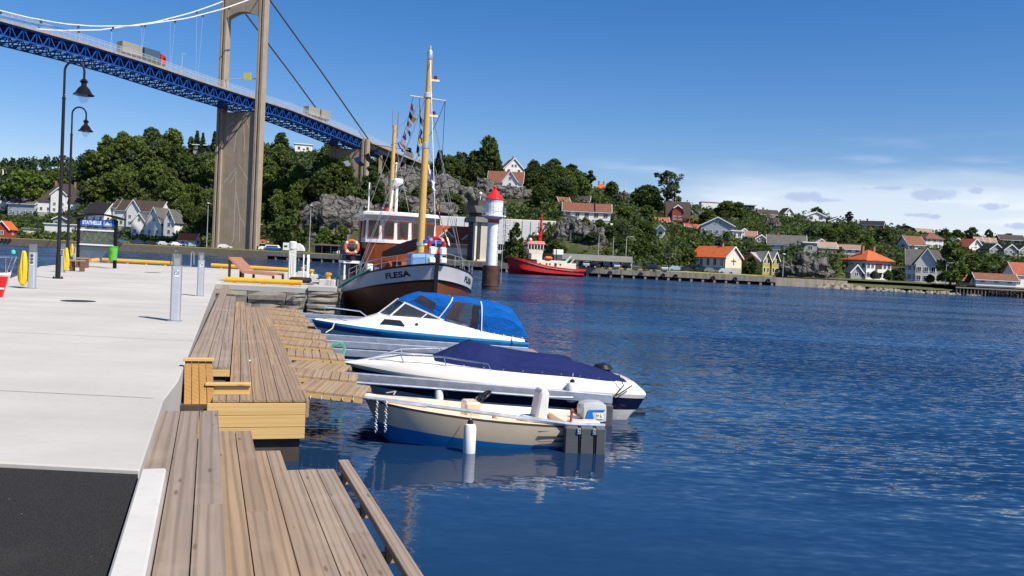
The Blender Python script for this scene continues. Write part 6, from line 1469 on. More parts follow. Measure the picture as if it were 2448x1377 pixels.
for s in (1, -1):
    m = MB(); pts = [(4.75, s * .12, .80), (4.2, s * .50, .95), (3.5, s * .70, .97), (2.75, s * .80, .88)]; m.tube(pts, .013, 8)
    for x, y, z in ((4.2, .50, .80), (3.5, .70, .82), (2.75, .80, .76)): 
        q = [p_ for p_ in pts if abs(p_[0] - x) < .01][0]; m.tube([(x - .06, s * y, z), q], .010, 6)
    m.obj('grab_rail', CHROME, b2, smooth=True)
m = MB(); m.prism([(-.02, -.2, .46), (.1, -.2, .5), (.1, -.2, .62), (.02, -.2, .6)], (0, .4, 0)); m.obj('stern_cleat', BLACK, b2, bevel=.02); m = MB(); m.lathe([(.02, .0), (.14, .02), (.2, .10), (.14, .17), (.02, .2)], 14, (.45, -.55, .62)); m.obj('ski_bar', BLACK, b2, smooth=True)
m = MB(); m.box(-.22, .1, -.15, .15, -.5, .06); m.obj('drive_leg', BLACK, b2, bevel=.03)
P = b2.matrix_basis @ Vector((1.35, 1.04, .66)); fender('white fender hanging on the speedboat side near the far grey float', P, .34, .09)
P = b2.matrix_basis @ Vector((3.55, .88, .50)); fender('white fender hanging below the third rail on the speedboat side', P, .42, .075)
rope('mooring_rope', 'dark mooring rope knotted at the stern of the white speedboat', [b2.matrix_basis @ Vector(v) for v in ((.5, .82, .78), (.45, .98, .62), (.62, 1.0, .42), (.7, 1.06, .40), (.5, 1.02, .5), (.3, .96, .62))], .011, BLACK)

# --- cabin cruiser with bright blue canopy
b3 = thing('cabin_cruiser', 'white cabin cruiser with blue stripe and bright blue canvas canopy', 'cabin cruiser')
L3_ = put(b3, fb(1.8, 22.25), fb(7.2, 21.45))
HG = mat('silver_white_hull', (.66, .66, .64), .22, 0, 2, .05, .5)
S3 = refine([[(L3_, .02, .92), (L3_ - .03, .02, .86), (L3_ - .12, .02, .72), (L3_ - .5, .015, .2), (L3_ - .8, 0, -.1)],
     [(4.6, .62, .86), (4.6, .62, .80), (4.55, .54, .66), (4.4, .34, .16), (4.4, 0, -.25)],
     [(3.7, .92, .80), (3.7, .92, .74), (3.65, .85, .60), (3.55, .64, .08), (3.5, 0, -.3)],
     [(2.4, 1.03, .73), (2.4, 1.03, .67), (2.4, .98, .54), (2.4, .84, .02), (2.4, 0, -.33)],
     [(1.0, 1.03, .66), (1.0, 1.03, .60), (1.0, 1.0, .47), (1.0, .88, .0), (1.0, 0, -.33)],
     [(0, .97, .61), (0, .97, .55), (.02, .94, .42), (.06, .84, .0), (.08, 0, -.3)]])
hull(b3, S3, [mat('azure_rub_rail', (.03, .30, .62), .3), mat('deep_blue_stripe', (.006, .10, .30), .25), HG, HG])
def gz(x): return float(np.interp(x, [0, 1.0, 2.4, 3.7, 4.6, L3_], [.61, .66, .73, .80, .86, .92]))
def gy(x): return float(np.interp(x, [0, 1.0, 2.4, 3.7, 4.6, L3_], [.97, 1.03, 1.03, .92, .62, .02]))
m = MB(); sec = []
for s_, hc, wc in ((5.36, .01, .02), (4.9, .04, .25), (4.3, .10, .5), (3.9, .26, .55), (3.75, .32, .6), (3.0, .34, .78), (2.2, .34, .82), (1.6, .24, .84), (1.0, .14, .85), (.1, .06, .85)):
    x = min(s_, L3_); y, z = gy(x), gz(x); sec.append([(x, y, z), (x, y - .06, z + .03), (x, min(wc, max(.01, y - .1)), z + hc), (x, 0, z + hc * 1.08), (x, -min(wc, max(.01, y - .1)), z + hc), (x, -y + .06, z + .03), (x, -y, z)])
m.loft(sec); m.obj('deck', GEL, b3, smooth=True)
def bx_(s, h, y): x = L3_ - s; return (x, y, gz(x) + h)
fr = MB()
WS = [bx_(1.72, .30, .56), bx_(2.28, .71, .52), bx_(3.3, .335, .80), bx_(1.85, .31, .62)]
m = MB()
for s in (1, -1):
    a, b, c = bx_(1.95, .325, s * .66), bx_(2.32, .69, s * .57), bx_(3.3, .35, s * .81); m.poly([a, c, b])
    for p, q in ((a, b), (b, c), (a, c)): fr.bar(p, q, .035)
    mid0, mid1 = bx_(2.72, .335, s * .735), bx_(2.9, .50, s * .70); fr.bar(mid0, mid1, .03)
a, b = bx_(1.95, .325, .66), bx_(2.32, .69, .57); a2, b2_ = bx_(1.95, .325, -.66), bx_(2.32, .69, -.57); f0_, f1_ = bx_(1.66, .31, 0), bx_(2.14, .74, 0)
m.poly([a, b, f1_, f0_]); m.poly([a2, f0_, f1_, b2_]); ws = m.obj('windscreen', SMOKE, b3, fix=False)
for p, q in ((f0_, f1_), (b, f1_), (b2_, f1_), (a, f0_), (a2, f0_)): fr.bar(p, q, .035)
fr.obj('windscreen_frame', WHITE, b3)
CN = [(2.14, .74, .74, .40), (2.35, .67, .84, .56), (2.7, .52, .98, .62), (3.0, .42, .97, .70), (3.5, .27, .95, .78), (4.2, .16, .94, .84), (4.7, .13, .88, .86), (5.06, .11, .80, .86), (5.28, .10, .50, .87), (5.44, .09, .16, .88)]
WP = [[(2.50, .52), (2.72, .88), (3.10, .66), (3.02, .24)], [(3.30, .10), (3.56, .86), (4.20, .82), (4.16, .04)]]
def cpt(s, f):                              # canvas surface, f runs from the coaming (0) over the crown (1) at the centre line
    hb_, ht, w = (np.interp(s, [c[0] for c in CN], [c[i] for c in CN]) for i in (1, 2, 3))
    y = np.interp(f, [0, .55, .88, 1, 1.25], [w, w * .98, w * .86, w * .48, 0]); h = hb_ + (ht - hb_) * min(f, 1) + max(0, f - 1) * .05
    return bx_(s, h + .012 * math.sin(s * 9 + f * 4) * min(1, f), y)
def inwin(s, f):
    for q in WP:
        sg = [(q[(n + 1) % 4][0] - q[n][0]) * (f - q[n][1]) - (q[(n + 1) % 4][1] - q[n][1]) * (s - q[n][0]) for n in range(4)]
        if all(g < 0 for g in sg) or all(g > 0 for g in sg): return True
    return False
m = MB(); SV = np.linspace(2.14, 5.44, 140); FV = list(np.linspace(0, 1, 52)) + [1.08, 1.16, 1.25]
for sy in (1, -1):
    b = len(m.v)
    for sx in SV: m.v += [(lambda p: (p[0], sy * p[1], p[2]))(cpt(sx, f)) for f in FV]
    for a in range(len(SV) - 1):
        for c in range(len(FV) - 1):
            if inwin((SV[a] + SV[a + 1]) / 2, (FV[c] + FV[c + 1]) / 2): continue
            n0 = b + a * len(FV) + c; m.f.append((n0, n0 + 1, n0 + len(FV) + 1, n0 + len(FV))); m.m.append(0)
can = m.obj('canopy', BLUECAN, b3, smooth=True)
def cside(s, f):
    hb_, ht, w = (np.interp(s, [c[0] for c in CN], [c[i] for c in CN]) for i in (1, 2, 3)); y = np.interp(f, [0, .55, .88, 1], [w, w * .98, w * .86, w * .48])
    return bx_(s, hb_ + (ht - hb_) * f, y + .022)
for (A, B_, C_, D_) in WP:
    for s in (1, -1):
        m = MB(); rows = []
        for i in range(9):
            r_ = []
            for j in range(9):
                u, v = i / 8, j / 8; p = [(A[k] * (1 - v) + B_[k] * v) * (1 - u) + (D_[k] * (1 - v) + C_[k] * v) * u for k in (0, 1)]
                x, y, z = cside(*p); r_.append((x, s * y, z + .004))
            rows.append(r_)
        m.loft(rows); m.obj('clear_window', CLEAR, can, fix=False, smooth=True)
m = MB()
for s in (1, -1):
    for (sa, fa_), (sb, fb_) in (((3.16, .02), (3.52, .97)), ((4.25, .0), (4.24, .95))):
        m.tube([(lambda q: (q[0], s * (q[1] + .004), q[2]))(cside(sa + (sb - sa) * t, fa_ + (fb_ - fa_) * t)) for t in np.linspace(0, 1, 9)], .015, 6)
m.obj('canopy_hoop', WHITE, can)
m = MB()
for s in np.linspace(2.4, 5.3, 13):
    for sy in (1, -1): q = cside(s, .01); m.lathe([(.006, -.012), (.02, 0), (.006, .012)], 8, (q[0], sy * q[1], q[2]), 0, 'y')
m.obj('stud', CHROME, can)
def cdeck(sx, f):                          # point on the sloping cabin side
    x = L3_ - sx; y0, z0 = gy(x) - .06, .03; w = np.interp(sx, [1.2, 1.6, 1.75, 2.5, 3.3], [.5, .55, .6, .78, .82]); h = np.interp(sx, [1.2, 1.6, 1.75, 2.5, 3.3], [.10, .26, .32, .34, .34])
    return (x, y0 + (w - y0) * f, gz(x) + z0 + (h - z0) * f)
for s in (1, -1):
    m = MB(); rows = []
    for i in range(7):
        u = i / 6; r_ = []
        for j in range(4):
            v = j / 3; sx = (1.72 + .10 * v) * (1 - u) + (2.34 - .12 * v) * u; x, y, z = cdeck(sx, .25 + .42 * v); r_.append((x, s * (y + .022), z + .022))
        rows.append(r_)
    m.loft(rows); m.obj('cabin_window', GLASS, b3, fix=False)
m = MB(); m.tube([bx_(.35, .05, -.12), bx_(.3, .34, -.16), bx_(1.2, .30, -.42), bx_(1.5, .10, -.5)], .016, 7); m.obj('pulpit', CHROME, b3, smooth=True)
m = MB(); m.tube([bx_(.35, .05, .12), bx_(.6, .10, .2), bx_(1.1, .05, .5)], .012, 6); m.obj('grab_rail', CHROME, b3, smooth=True)
m = MB(); m.box(-.42, 0, -.7, .7, .22, .27); sp_ = m.obj('swim_platform', W_GANG, b3)
m = MB(); m.box(-.3, -.05, -.18, .18, -.5, .2); m.obj('drive_leg', DGREY, sp_, bevel=.03)
m = MB(); m.lathe([(.01, 0), (.045, .004), (.045, .01), (.01, .012)], 12, (0, 0, 0), 0, 'y'); e_ = m.obj('emblem', mat('dark_emblem', (.12, .05, .05), .5), b3); q = bx_(2.62, .19, .86); e_.location = q
rope('mooring_rope', 'pale mooring rope from the cruiser bow to a finger', [b3.matrix_basis @ Vector(v) for v in ((4.85, .45, .92), (4.9, .62, .75), (5.05, .9, .66))], .014, mat('cream_rope', (.6, .56, .42), .8))
rope('mooring_rope', 'dark mooring rope hanging at the cruiser stern', [b3.matrix_basis @ Vector(v) for v in ((.45, .98, .70), (.42, 1.06, .5), (.55, 1.1, .3), (.5, 1.1, .15))], .012, BLACK)

# --- bow of a small white boat at the left edge
b4 = thing('motorboat', 'bow of a small white boat with steel rails at the left edge', 'motorboat')
q = Vector((-19.75, 33.8)); put(b4, q, q + Vector((-5.0, 1.2)))
S4 = refine([[(5.14, .02, 1.15), (5.0, .02, .6), (4.6, 0, -.1)], [(4.3, .62, 1.1), (4.2, .45, .5), (4.1, 0, -.2)], [(2.8, 1.0, 1.0), (2.8, .85, .4), (2.8, 0, -.3)], [(0, 1.0, .9), (0, .9, .35), (0, 0, -.3)]])
hull(b4, S4, [GEL, GEL])
m = MB(); m.loft([[(x[0][0], x[0][1], x[0][2]), (x[0][0], 0, x[0][2] + .08), (x[0][0], -x[0][1], x[0][2])] for x in S4]); m.obj('deck', GEL, b4, smooth=True)
m = MB(); m.loft([[(3.4, .5, 1.1), (3.4, 0, 1.3), (3.4, -.5, 1.1)], [(2.4, .75, 1.1), (2.4, .0, 2.0), (2.4, -.75, 1.1)], [(.6, .8, 1.0), (.6, 0, 2.0), (.6, -.8, 1.0)]]); m.obj('cabin', SMOKE, b4)
m = MB()
for s in (1, -1):
    m.tube([(5.0, s * .1, 1.2), (5.25, s * .1, 1.85), (4.3, s * .6, 1.8), (3.0, s * .9, 1.65)], .018, 6)
    for x, y in ((4.3, .58), (3.4, .85)): m.tube([(x, s * y, 1.05), (x, s * y, 1.78)], .014, 5)
m.obj('pulpit', CHROME, b4, smooth=True)
m = MB(); m.lathe([(.01, 0), (.07, .03), (.08, .1), (.05, .17), (.01, .18)], 10, (5.2, 0, 1.95)); m.obj('bow_light', mat('teal_lamp', (.05, .6, .55), .3), b4, smooth=True)
# ------------------------------------------------------------------ old wooden cutter
ct = thing('wooden_cutter', 'old wooden cutter with grey-white bulwark, brown hull and two masts, lettered FLESA', 'cutter', (-2.9, 32.7, 0), R(-72.3))
SC_ = refine([[(0, .05, 2.45), (-.02, .05, 2.36), (-.10, .05, 1.80), (-.12, .05, 1.72), (-.22, .045, 1.0), (-.40, .04, 0), (-.9, 0, -.8)],
     [(-.35, .62, 2.38), (-.36, .60, 2.30), (-.42, .50, 1.76), (-.43, .48, 1.68), (-.5, .33, .98), (-.6, .17, 0), (-1.0, 0, -.9)],
     [(-1.0, 1.22, 2.27), (-1.0, 1.20, 2.19), (-1.03, 1.08, 1.66), (-1.03, 1.06, 1.58), (-1.06, .80, .93), (-1.1, .45, 0), (-1.3, 0, -1.0)],
     [(-2.0, 1.86, 2.10), (-2.0, 1.84, 2.02), (-2.0, 1.74, 1.50), (-2.0, 1.72, 1.42), (-2.0, 1.44, .86), (-2.0, 1.0, 0), (-2.0, 0, -1.1)],
     [(-3.5, 2.38, 1.86), (-3.5, 2.37, 1.78), (-3.5, 2.31, 1.28), (-3.5, 2.30, 1.20), (-3.5, 2.12, .76), (-3.5, 1.75, 0), (-3.5, 0, -1.2)],
     [(-5.5, 2.60, 1.60), (-5.5, 2.60, 1.52), (-5.5, 2.58, 1.06), (-5.5, 2.57, .98), (-5.5, 2.50, .62), (-5.5, 2.3, 0), (-5.5, 0, -1.3)],
     [(-8, 2.65, 1.42), (-8, 2.65, 1.34), (-8, 2.64, .90), (-8, 2.64, .82), (-8, 2.6, .52), (-8, 2.5, 0), (-8, 0, -1.4)],
     [(-11, 2.42, 1.45), (-11, 2.42, 1.37), (-11, 2.40, .92), (-11, 2.4, .84), (-11, 2.3, .52), (-11, 2.1, 0), (-11, 0, -1.4)],
     [(-13.5, 1.75, 1.65), (-13.5, 1.74, 1.57), (-13.5, 1.70, 1.12), (-13.5, 1.68, 1.04), (-13.5, 1.5, .7), (-13.5, 1.2, 0), (-13.2, 0, -1.2)],
     [(-15, .5, 1.85), (-15, .5, 1.77), (-14.95, .45, 1.3), (-14.9, .43, 1.22), (-14.8, .3, .8), (-14.5, .2, 0), (-14.2, 0, -1.0)]], 4)
hl = hull(ct, SC_, [BLACK, mat('pale_grey_bulwark_paint', (.50, .51, .54), .45, 0, 1.2, .1), BLACK, HULLW, HULLW, mat('dark_bottom_paint', (.05, .02, .015), .6)])
def hs(x, f, off=.0):                       # point on the bulwark strake, starboard negative
    i0 = min(range(len(SC_) - 1), key=lambda i: 0 if SC_[i][1][0] >= x >= SC_[i + 1][1][0] else 99)
    a, b = SC_[i0], SC_[i0 + 1]; t = (x - a[1][0]) / (b[1][0] - a[1][0]); P = [Vector(a[j]).lerp(Vector(b[j]), t) for j in (1, 2)]
    return P[0].lerp(P[1], f) + Vector((.35, .94, 0)) * off
for s, xc in ((-1, -1.22), (1, -2.0)):
    me = text_mesh('FLESA', .36, .012, 1.05); me.materials.append(BLACK); o_ = link('lettering', me, hl)
    for v in me.vertices:                   # wrap the letters on the strake so they read from outside
        x = xc + (-v.co.x if s > 0 else v.co.x) * 1.1
        q = hs(x, .5 - v.co.y / .62, .016); v.co = (q.x, s * q.y, q.z)
    me.update()
m = MB(); m.prism([(.06, -.075, 2.62), (-.12, -.075, 2.62), (-.32, -.075, .9), (-.55, -.075, -.5), (-.30, -.075, -.5), (-.12, -.075, .9)], (0, .15, 0)); m.box(-.14, .07, -.10, .10, 2.622, 2.80); m.obj('stem_post', BLACK, ct, bevel=.01)
for s in (1, -1):
    m = MB(); m.box(-.10, .14, s * .22 - .13, s * .22 + .13, 2.42, 2.66); m.box(-.10, .12, s * .21 - .12, s * .21 + .12, 2.74, 3.06); m.obj('fairlead', WHITE, ct, bevel=.05)
m = MB()
for st_a, st_b in zip(SC_[:-1], SC_[1:]):
    a, b = st_a[0], st_b[0]
    if a[0] > -.05: continue
    m.poly([(a[0], a[1] - .04, a[2] - .62), (b[0], b[1] - .04, b[2] - .62), (b[0], -b[1] + .04, b[2] - .62), (a[0], -a[1] + .04, a[2] - .62)])
m.obj('deck', wood('deck_planks', [(.26, .17, .10), (.31, .21, .13)], 'x', .8), ct, fix=False)
m = MB()
for st_ in SC_[4::4]:
    for s in (1, -1): x, y, z = st_[0]; yy = max(.1, y - .34); m.box(x - .04, x + .04, s * yy - .03, s * yy + .03, z - .62, z - .02)
m.obj('stanchion', WHITE, ct)
for s in (1, -1):
    m = MB(); pts = [(st_[0][0], s * (st_[0][1] - .06), st_[0][2] + .42) for st_ in SC_[3:22]]; m.tube(pts, .018, 6); m.tube([(p[0], p[1], p[2] - .2) for p in pts], .012, 5)
    for p in pts[::3]: m.tube([(p[0], p[1], p[2] - .45), p], .016, 5)
    m.obj('deck_rail', GALV, ct)
# wheelhouse
def plan(z, g=0.0):
    pts = []
    for k in range(-4, 5): y = 1.62 * k / 4; pts.append((-7.45 - .55 * (y / 1.62) ** 2 + g, y * (1 + g * .62), z))
    return pts + [(-10.6 - g, 1.62 + g, z), (-10.6 - g, -1.62 - g, z)]
m = MB(); m.loft([plan(.9), plan(3.22)], 0, True, True); m.obj('wheelhouse_base', VARN, ct)
m = MB(); m.loft([plan(3.222, .03), plan(3.28, .03), plan(4.46, -.04)], 0, True, True); wh_ = m.obj('wheelhouse', WHITE, ct)
m = MB(); m.loft([plan(4.462, .14), plan(4.50, .2), plan(4.60, .2), plan(4.67, .05)], 0, True, True); m.obj('wheelhouse_roof', WHITE, wh_)
m = MB(); m.loft([plan(4.35, .09), plan(4.458, .12)], 0, True, True); m.obj('eave_board', LGREY, wh_)
PW = plan(0)
def wface(y0, y1):
    xs = lambda y: -7.45 - .55 * (y / 1.62) ** 2
    return Vector((xs(y0), y0, 0)), Vector((xs(y1), y1, 0))
for k in range(5):
    y0 = -1.62 + 3.24 * k / 5 + .09; y1 = -1.62 + 3.24 * (k + 1) / 5 - .09; a, b = wface(y0, y1); n_ = Vector((b.y - a.y, -(b.x - a.x), 0)).normalized() * .045
    if n_.x < 0: n_ = -n_
    def q(p, z, d): return Vector((p.x, p.y, z)) + n_ * d
    fm = MB(); e = (b - a) * .09
    zl, zh = 3.44, 4.24
    for (p0, p1, za, zb) in ((a, a + e, zl, zh), (b - e, b, zl, zh), (a + e, b - e, zl, zl + .08), (a + e, b - e, zh - .07, zh)):
        fm.hexa([q(p0, za, 1.3), q(p1, za, 1.3), q(p1, za, .2), q(p0, za, .2)], [q(p0, zb, 1.3), q(p1, zb, 1.3), q(p1, zb, .2), q(p0, zb, .2)])
    w_ = fm.obj('window', VARN, wh_)
    g_ = MB(); g_.hexa([q(a + e, zl + .08, 1.0), q(b - e, zl + .08, 1.0), q(b - e, zl + .08, .3), q(a + e, zl + .08, .3)], [q(a + e, zh - .07, 1.0), q(b - e, zh - .07, 1.0), q(b - e, zh - .07, .3), q(a + e, zh - .07, .3)]); g_.obj('pane', GLASS, w_)
for s in (1, -1):
    m = MB(); m.box(-8.95, -8.35, s * 1.65 - .03, s * 1.65 + .03, 3.44, 4.24); w_ = m.obj('window', VARN, wh_)
    m = MB(); m.box(-10.3, -9.6, s * 1.65 - .04, s * 1.65 + .04, 1.3, 4.25); m.obj('door', VARN, wh_)
m = MB(); m.lathe([(.24, 4.55), (.24, 4.98), (.22, 5.0)], 16, (-10.0, -.55, 0)); fu = m.obj('funnel', REDP, ct, smooth=True)
m = MB(); m.lathe([(.245, 4.99), (.245, 5.16), (.2, 5.18)], 16, (-10.0, -.55, 0)); m.obj('funnel_top', BLACK, fu, smooth=True)
m = MB(); m.tube([(-9.0, -.12, 4.6), (-9.0, -.12, 6.0)], .07, 8); m.tube([(-9.0, -.42, 4.6), (-9.0, -.3, 6.0)], .05, 6); m.lathe([(.08, 5.98), (.28, 6.12), (.30, 6.26), (.24, 6.34), (.05, 6.36)], 18, (-9.0, -.12, 0)); m.tube([(-9.0, -.2, 6.4), (-9.0, -.2, 7.0)], .03, 6); m.lathe([(.02, 7.0), (.07, 7.05), (.02, 7.12)], 8, (-9, -.2, 0)); m.obj('radar_mast', WHITE, ct, smooth=True)
m = MB(); m.tube([(-8.2, -1.55, 4.6), (-8.2, -1.55, 6.0)], .035, 6); m.obj('antenna', WHITE, ct)
for y in (-1.75, -.95, 1.35): m = MB(); m.lathe([(.02, -.1), (.1, -.06), (.1, .06), (.03, .1)], 10, (-7.9, y, 4.76), 0, 'x'); m.obj('horn_lamp', BLACK, ct, smooth=True)
# masts
m = MB(); m.tube([(-3.3, 0, .8), (-3.27, 0, 4), (-3.22, 0, 8), (-3.16, 0, 11.15)], [.16, .155, .135, .10], 14); ms = m.obj('main_mast', MASTW, ct, smooth=True)
for pr_, x_ in (([(.135, 3.1), (.175, 3.12), (.175, 3.26), (.135, 3.28)], -3.28), ([(.14, 7.15), (.16, 7.17), (.16, 7.38), (.14, 7.4)], -3.23), ([(.105, 10.8), (.125, 10.85), (.125, 11.1), (.09, 11.18), (.05, 11.2), (.05, 11.36), (.01, 11.4)], -3.16)):
    m = MB(); m.lathe(pr_, 12, (x_, 0, 0)); m.obj('mast_band', GALV, ms, smooth=True)
m = MB(); m.tube([(-3.2, -.74, 9.25), (-3.2, .76, 9.2)], [.03, .025], 7); m.lathe([(.1, 9.22), (.17, 9.25), (.17, 9.42), (.1, 9.46)], 12, (-3.2, 0, 0)); m.obj('yard', LGREY, ms)
for z in (9.98, 8.52): m = MB(); m.box(-3.24, -3.12, .08, .44, z - .05, z + .04); m.obj('lamp_bracket', mat('cream_bracket', (.7, .62, .45), .5), ms); m = MB(); m.lathe([(.05, z + .041), (.075, z + .06), (.075, z + .17), (.03, z + .2)], 10, (-3.18, .28, 0)); m.obj('mast_lamp', mat('maroon_lamp', (.12, .02, .02), .3), ms)
m = MB(); m.tube([(-11.4, 0, 1), (-11.3, 0, 5), (-11.2, 0, 9.2)], [.13, .12, .09], 12); ma = m.obj('aft_mast', MASTW, ct, smooth=True)
m = MB(); m.tube([(-11.2, -.8, 8.15), (-11.2, .78, 8.05)], .03, 6); m.tube([(-11.2, -.12, 9.1), (-11.2, -.12, 10.0)], .018, 5); m.tube([(-11.2, .16, 8.6), (-11.2, .16, 9.9)], .025, 5); m.obj('yard', mat('brown_spar', (.3, .15, .08), .6), ma)
bm_ = MB(); bm_.tube([(-3.5, 0, 3.35), (-4.6, -.35, 3.18), (-6.6, -.95, 2.75)], [.10, .12, .09], 8)
bm_.loft([[(-3.5, -.12, 3.42), (-3.5, .12, 3.42), (-3.5, .16, 3.05), (-3.5, -.16, 3.05)], [(-5, -.58, 3.18), (-5, -.36, 3.18), (-5, -.30, 2.75), (-5, -.66, 2.75)], [(-6.6, -1.05, 2.82), (-6.6, -.88, 2.82), (-6.6, -.85, 2.6), (-6.6, -1.1, 2.6)]], 0, True, True)
bm_.obj('covered_boom', mat('dark_brown_canvas', (.055, .03, .025), .8, 0, 4, .3), ct, smooth=True)
m = MB(); m.box(-3.0, -1.75, -.62, .62, 1.4, 2.62); m.prism([(-3.0, -.62, 2.623), (-1.75, -.62, 2.623), (-1.9, -.62, 2.78), (-2.9, -.62, 2.80)], (0, 1.24, 0)); m.obj('companion_hatch', mat('sky_blue_paint', (.16, .33, .62), .45, 0, 2, .08), ct, bevel=.02)
m = MB(); m.box(-2.1, -1.95, .18, .34, 2.3, 3.35); m.box(-2.25, -1.8, -.12, .55, 3.2, 3.34); m.box(-2.1, -1.95, .0, .12, 3.345, 3.5); m.obj('windlass_post', mat('mid_blue_paint', (.03, .12, .45), .45), ct, bevel=.01)
m = MB(); m.box(-7.35, -4.9, -1.25, 1.25, .9, 2.12); m.prism([(-7.35, -1.2, 2.123), (-4.9, -1.2, 2.123), (-5.1, -1.0, 2.4), (-7.35, -1.0, 2.4)], (0, 2.3, 0)); m.obj('deckhouse', VARN, ct)
m = MB(); m.prism([(-5.6, -1.7, 1.3), (-4.8, -1.7, 1.3), (-5.0, -1.62, 2.1), (-5.5, -1.62, 2.15)], (0, .8, 0)); m.obj('tarpaulin', mat('blue_grey_tarp', (.10, .10, .15), .7), ct)
for x, y in ((-4.6, -1.9), (-5.0, -.6)): m = MB(); m.box(x - .2, x + .2, y - .12, y + .12, 1.3, 2.25); m.obj('locker', WHITE, ct, bevel=.02)
m = MB(); m.lathe([(.05, -.35), (.2, -.33), (.2, .33), (.05, .35)], 12, (-3.9, .9, 1.75), 0, 'y'); m.box(-4.1, -3.7, .5, 1.3, 1.2, 1.55); m.obj('winch', BLACK, ct)
# side shelter on the quay side
sh = MB()
for x in (-8.4, -10.4):
    for y in (-2.5, -1.75): sh.bar((x, y, .9), (x, y, 2.2), .07)
sh.box(-10.5, -8.3, -2.56, -1.70, 2.2, 2.32); sh_o = sh.obj('side_shelter', WHITE, ct)
m = MB(); m.box(-10.3, -8.6, -2.2, -1.75, .9, 2.18); m.box(-10.2, -8.5, -2.45, -1.72, 2.33, 2.95); m.obj('canvas_dodger', mat('dark_navy_canvas', (.012, .014, .03), .7), sh_o)
m = MB()
for z in (2.6, 2.85, 3.1): m.tube([(-8.3, -2.5, z), (-10.5, -2.5, z)], .02, 5); m.tube([(-8.3, -2.5, z), (-8.3, -1.8, z)], .02, 5)
for x, y in ((-8.3, -2.5), (-9.4, -2.5), (-10.5, -2.5)): m.tube([(x, y, 2.3), (x, y, 3.1)], .022, 5)
m.obj('rail', mat('steel_blue_rail', (.06, .13, .25), .5), sh_o)
m = MB()
for i in range(6): m.box(-9.6 + .13 * i, -9.53 + .13 * i, -2.3, -2.26, 3.0, 3.5)
m.tube([(-9.7, -2.28, 3.5), (-8.85, -2.28, 3.5)], .03, 5); m.obj('liferaft_rack', WHITE, sh_o)
# standing rigging and signal flags
def wire(name, a, b, r=.011, mt=GALV, sag=0):
    m = MB(); a, b = Vector(a), Vector(b); pts = [a.lerp(b, t) - Vector((0, 0, sag * 4 * t * (1 - t))) for t in np.linspace(0, 1, 9 if sag else 2)]; m.tube(pts, r, 5); return m.obj(name, mt, ct)
for s in (1, -1):
    for x in (-4.6, -5.2): wire('shroud', (-3.22, s * .1, 9.2), (x, s * 2.45, 1.5), .012)
    wire('shroud', (-3.25, s * .12, 7.3), (-4.2, s * 2.4, 1.6), .012); wire('shroud', (-11.2, s * .08, 8.3), (-12.4, s * 2.0, 1.6), .012)
wire('stay', (-3.16, 0, 11.0), (-.2, 0, 2.7), .012); wire('stay', (-3.18, 0, 9.6), (-11.2, 0, 8.9), .010, GALV, .15)
FLAGC = {'r': mat('flag_red', (.6, .03, .03), .8), 'y': mat('flag_yellow', (.8, .5, .02), .8), 'b': mat('flag_blue', (.02, .06, .35), .8), 'w': mat('flag_white', (.78, .78, .8), .8), 'k': mat('flag_black', (.02, .02, .02), .8), 'o': mat('flag_orange', (.7, .2, .04), .8)}
fln = 0
def flagline(pts, cols, size=.34, start=.08, end=.95):
    global fln
    m = MB(); m.tube(pts, .009, 4); ln = m.obj('flag_line', BLACK, ct); pts = [Vector(p) for p in pts]; seg = [(pts[i + 1] - pts[i]).length for i in range(len(pts) - 1)]; tot = sum(seg)
    def at(d):
        for i, s in enumerate(seg):
            if d <= s: return pts[i].lerp(pts[i + 1], d / s)
            d -= s
        return pts[-1]
    for i, c in enumerate(cols):
        d0 = tot * (start + (end - start) * i / len(cols)); d1 = d0 + size * .85; a, b = at(d0), at(min(tot, d1)); fln += 1; r_ = random.Random(fln * 3)
        drop = Vector((r_.uniform(-.1, .1), r_.uniform(.04, .22), -.12 - r_.uniform(.05, .2))); m = MB(); rows = []
        for k in range(5):
            t = k / 4; w_ = Vector((.05 * math.sin(t * 6 + i), .06 * math.cos(t * 5 + i), 0)); rows.append([a + drop * t * 1.3 + w_ * t, (a + b) / 2 + drop * t * 1.35 - w_ * .5 * t, b + drop * t * 1.2 + w_ * t])
        m.loft(rows); 
        if len(c) > 1: m.m = [0 if (k // 2) < 2 else 1 for k in range(len(m.f))]
        m.obj('signal_flag', [FLAGC[x] for x in c], ln, fix=False)
flagline([(-3.2, -.62, 9.22), (-5.0, -.5, 8.35), (-7.5, -.3, 7.9), (-11.2, -.2, 8.2)], ['rw', 'ky', 'rw', 'wb', 'yr', 'bw', 'wo', 'o', 'b'], .5, .05, .7)
flagline([(-11.2, -.6, 8.1), (-12.2, -1.3, 7.7), (-13.6, -2.6, 7.3)], ['kb', 'k', 'bk', 'w'], .4)
flagline([(-3.2, -.35, 9.2), (-3.6, -.2, 8.0), (-3.9, -.25, 7.0)], ['ky', 'bw', 'wb', 'y', 'kb'], .38, .1, 1)
flagline([(-3.2, .1, 6.6), (-3.0, .35, 5.3), (-2.6, .75, 4.0), (-2.3, .95, 3.2)], ['wb', 'bw', 'kb', 'yo', 'w', 'wk', 'yw'], .46, .02, .98)
wire('halyard', (-3.2, .74, 9.2), (-2.8, .62, 4.2), .012, BLACK); wire('halyard', (-3.2, .74, 9.2), (-3.25, .1, 7.6), .012, BLACK, .12)
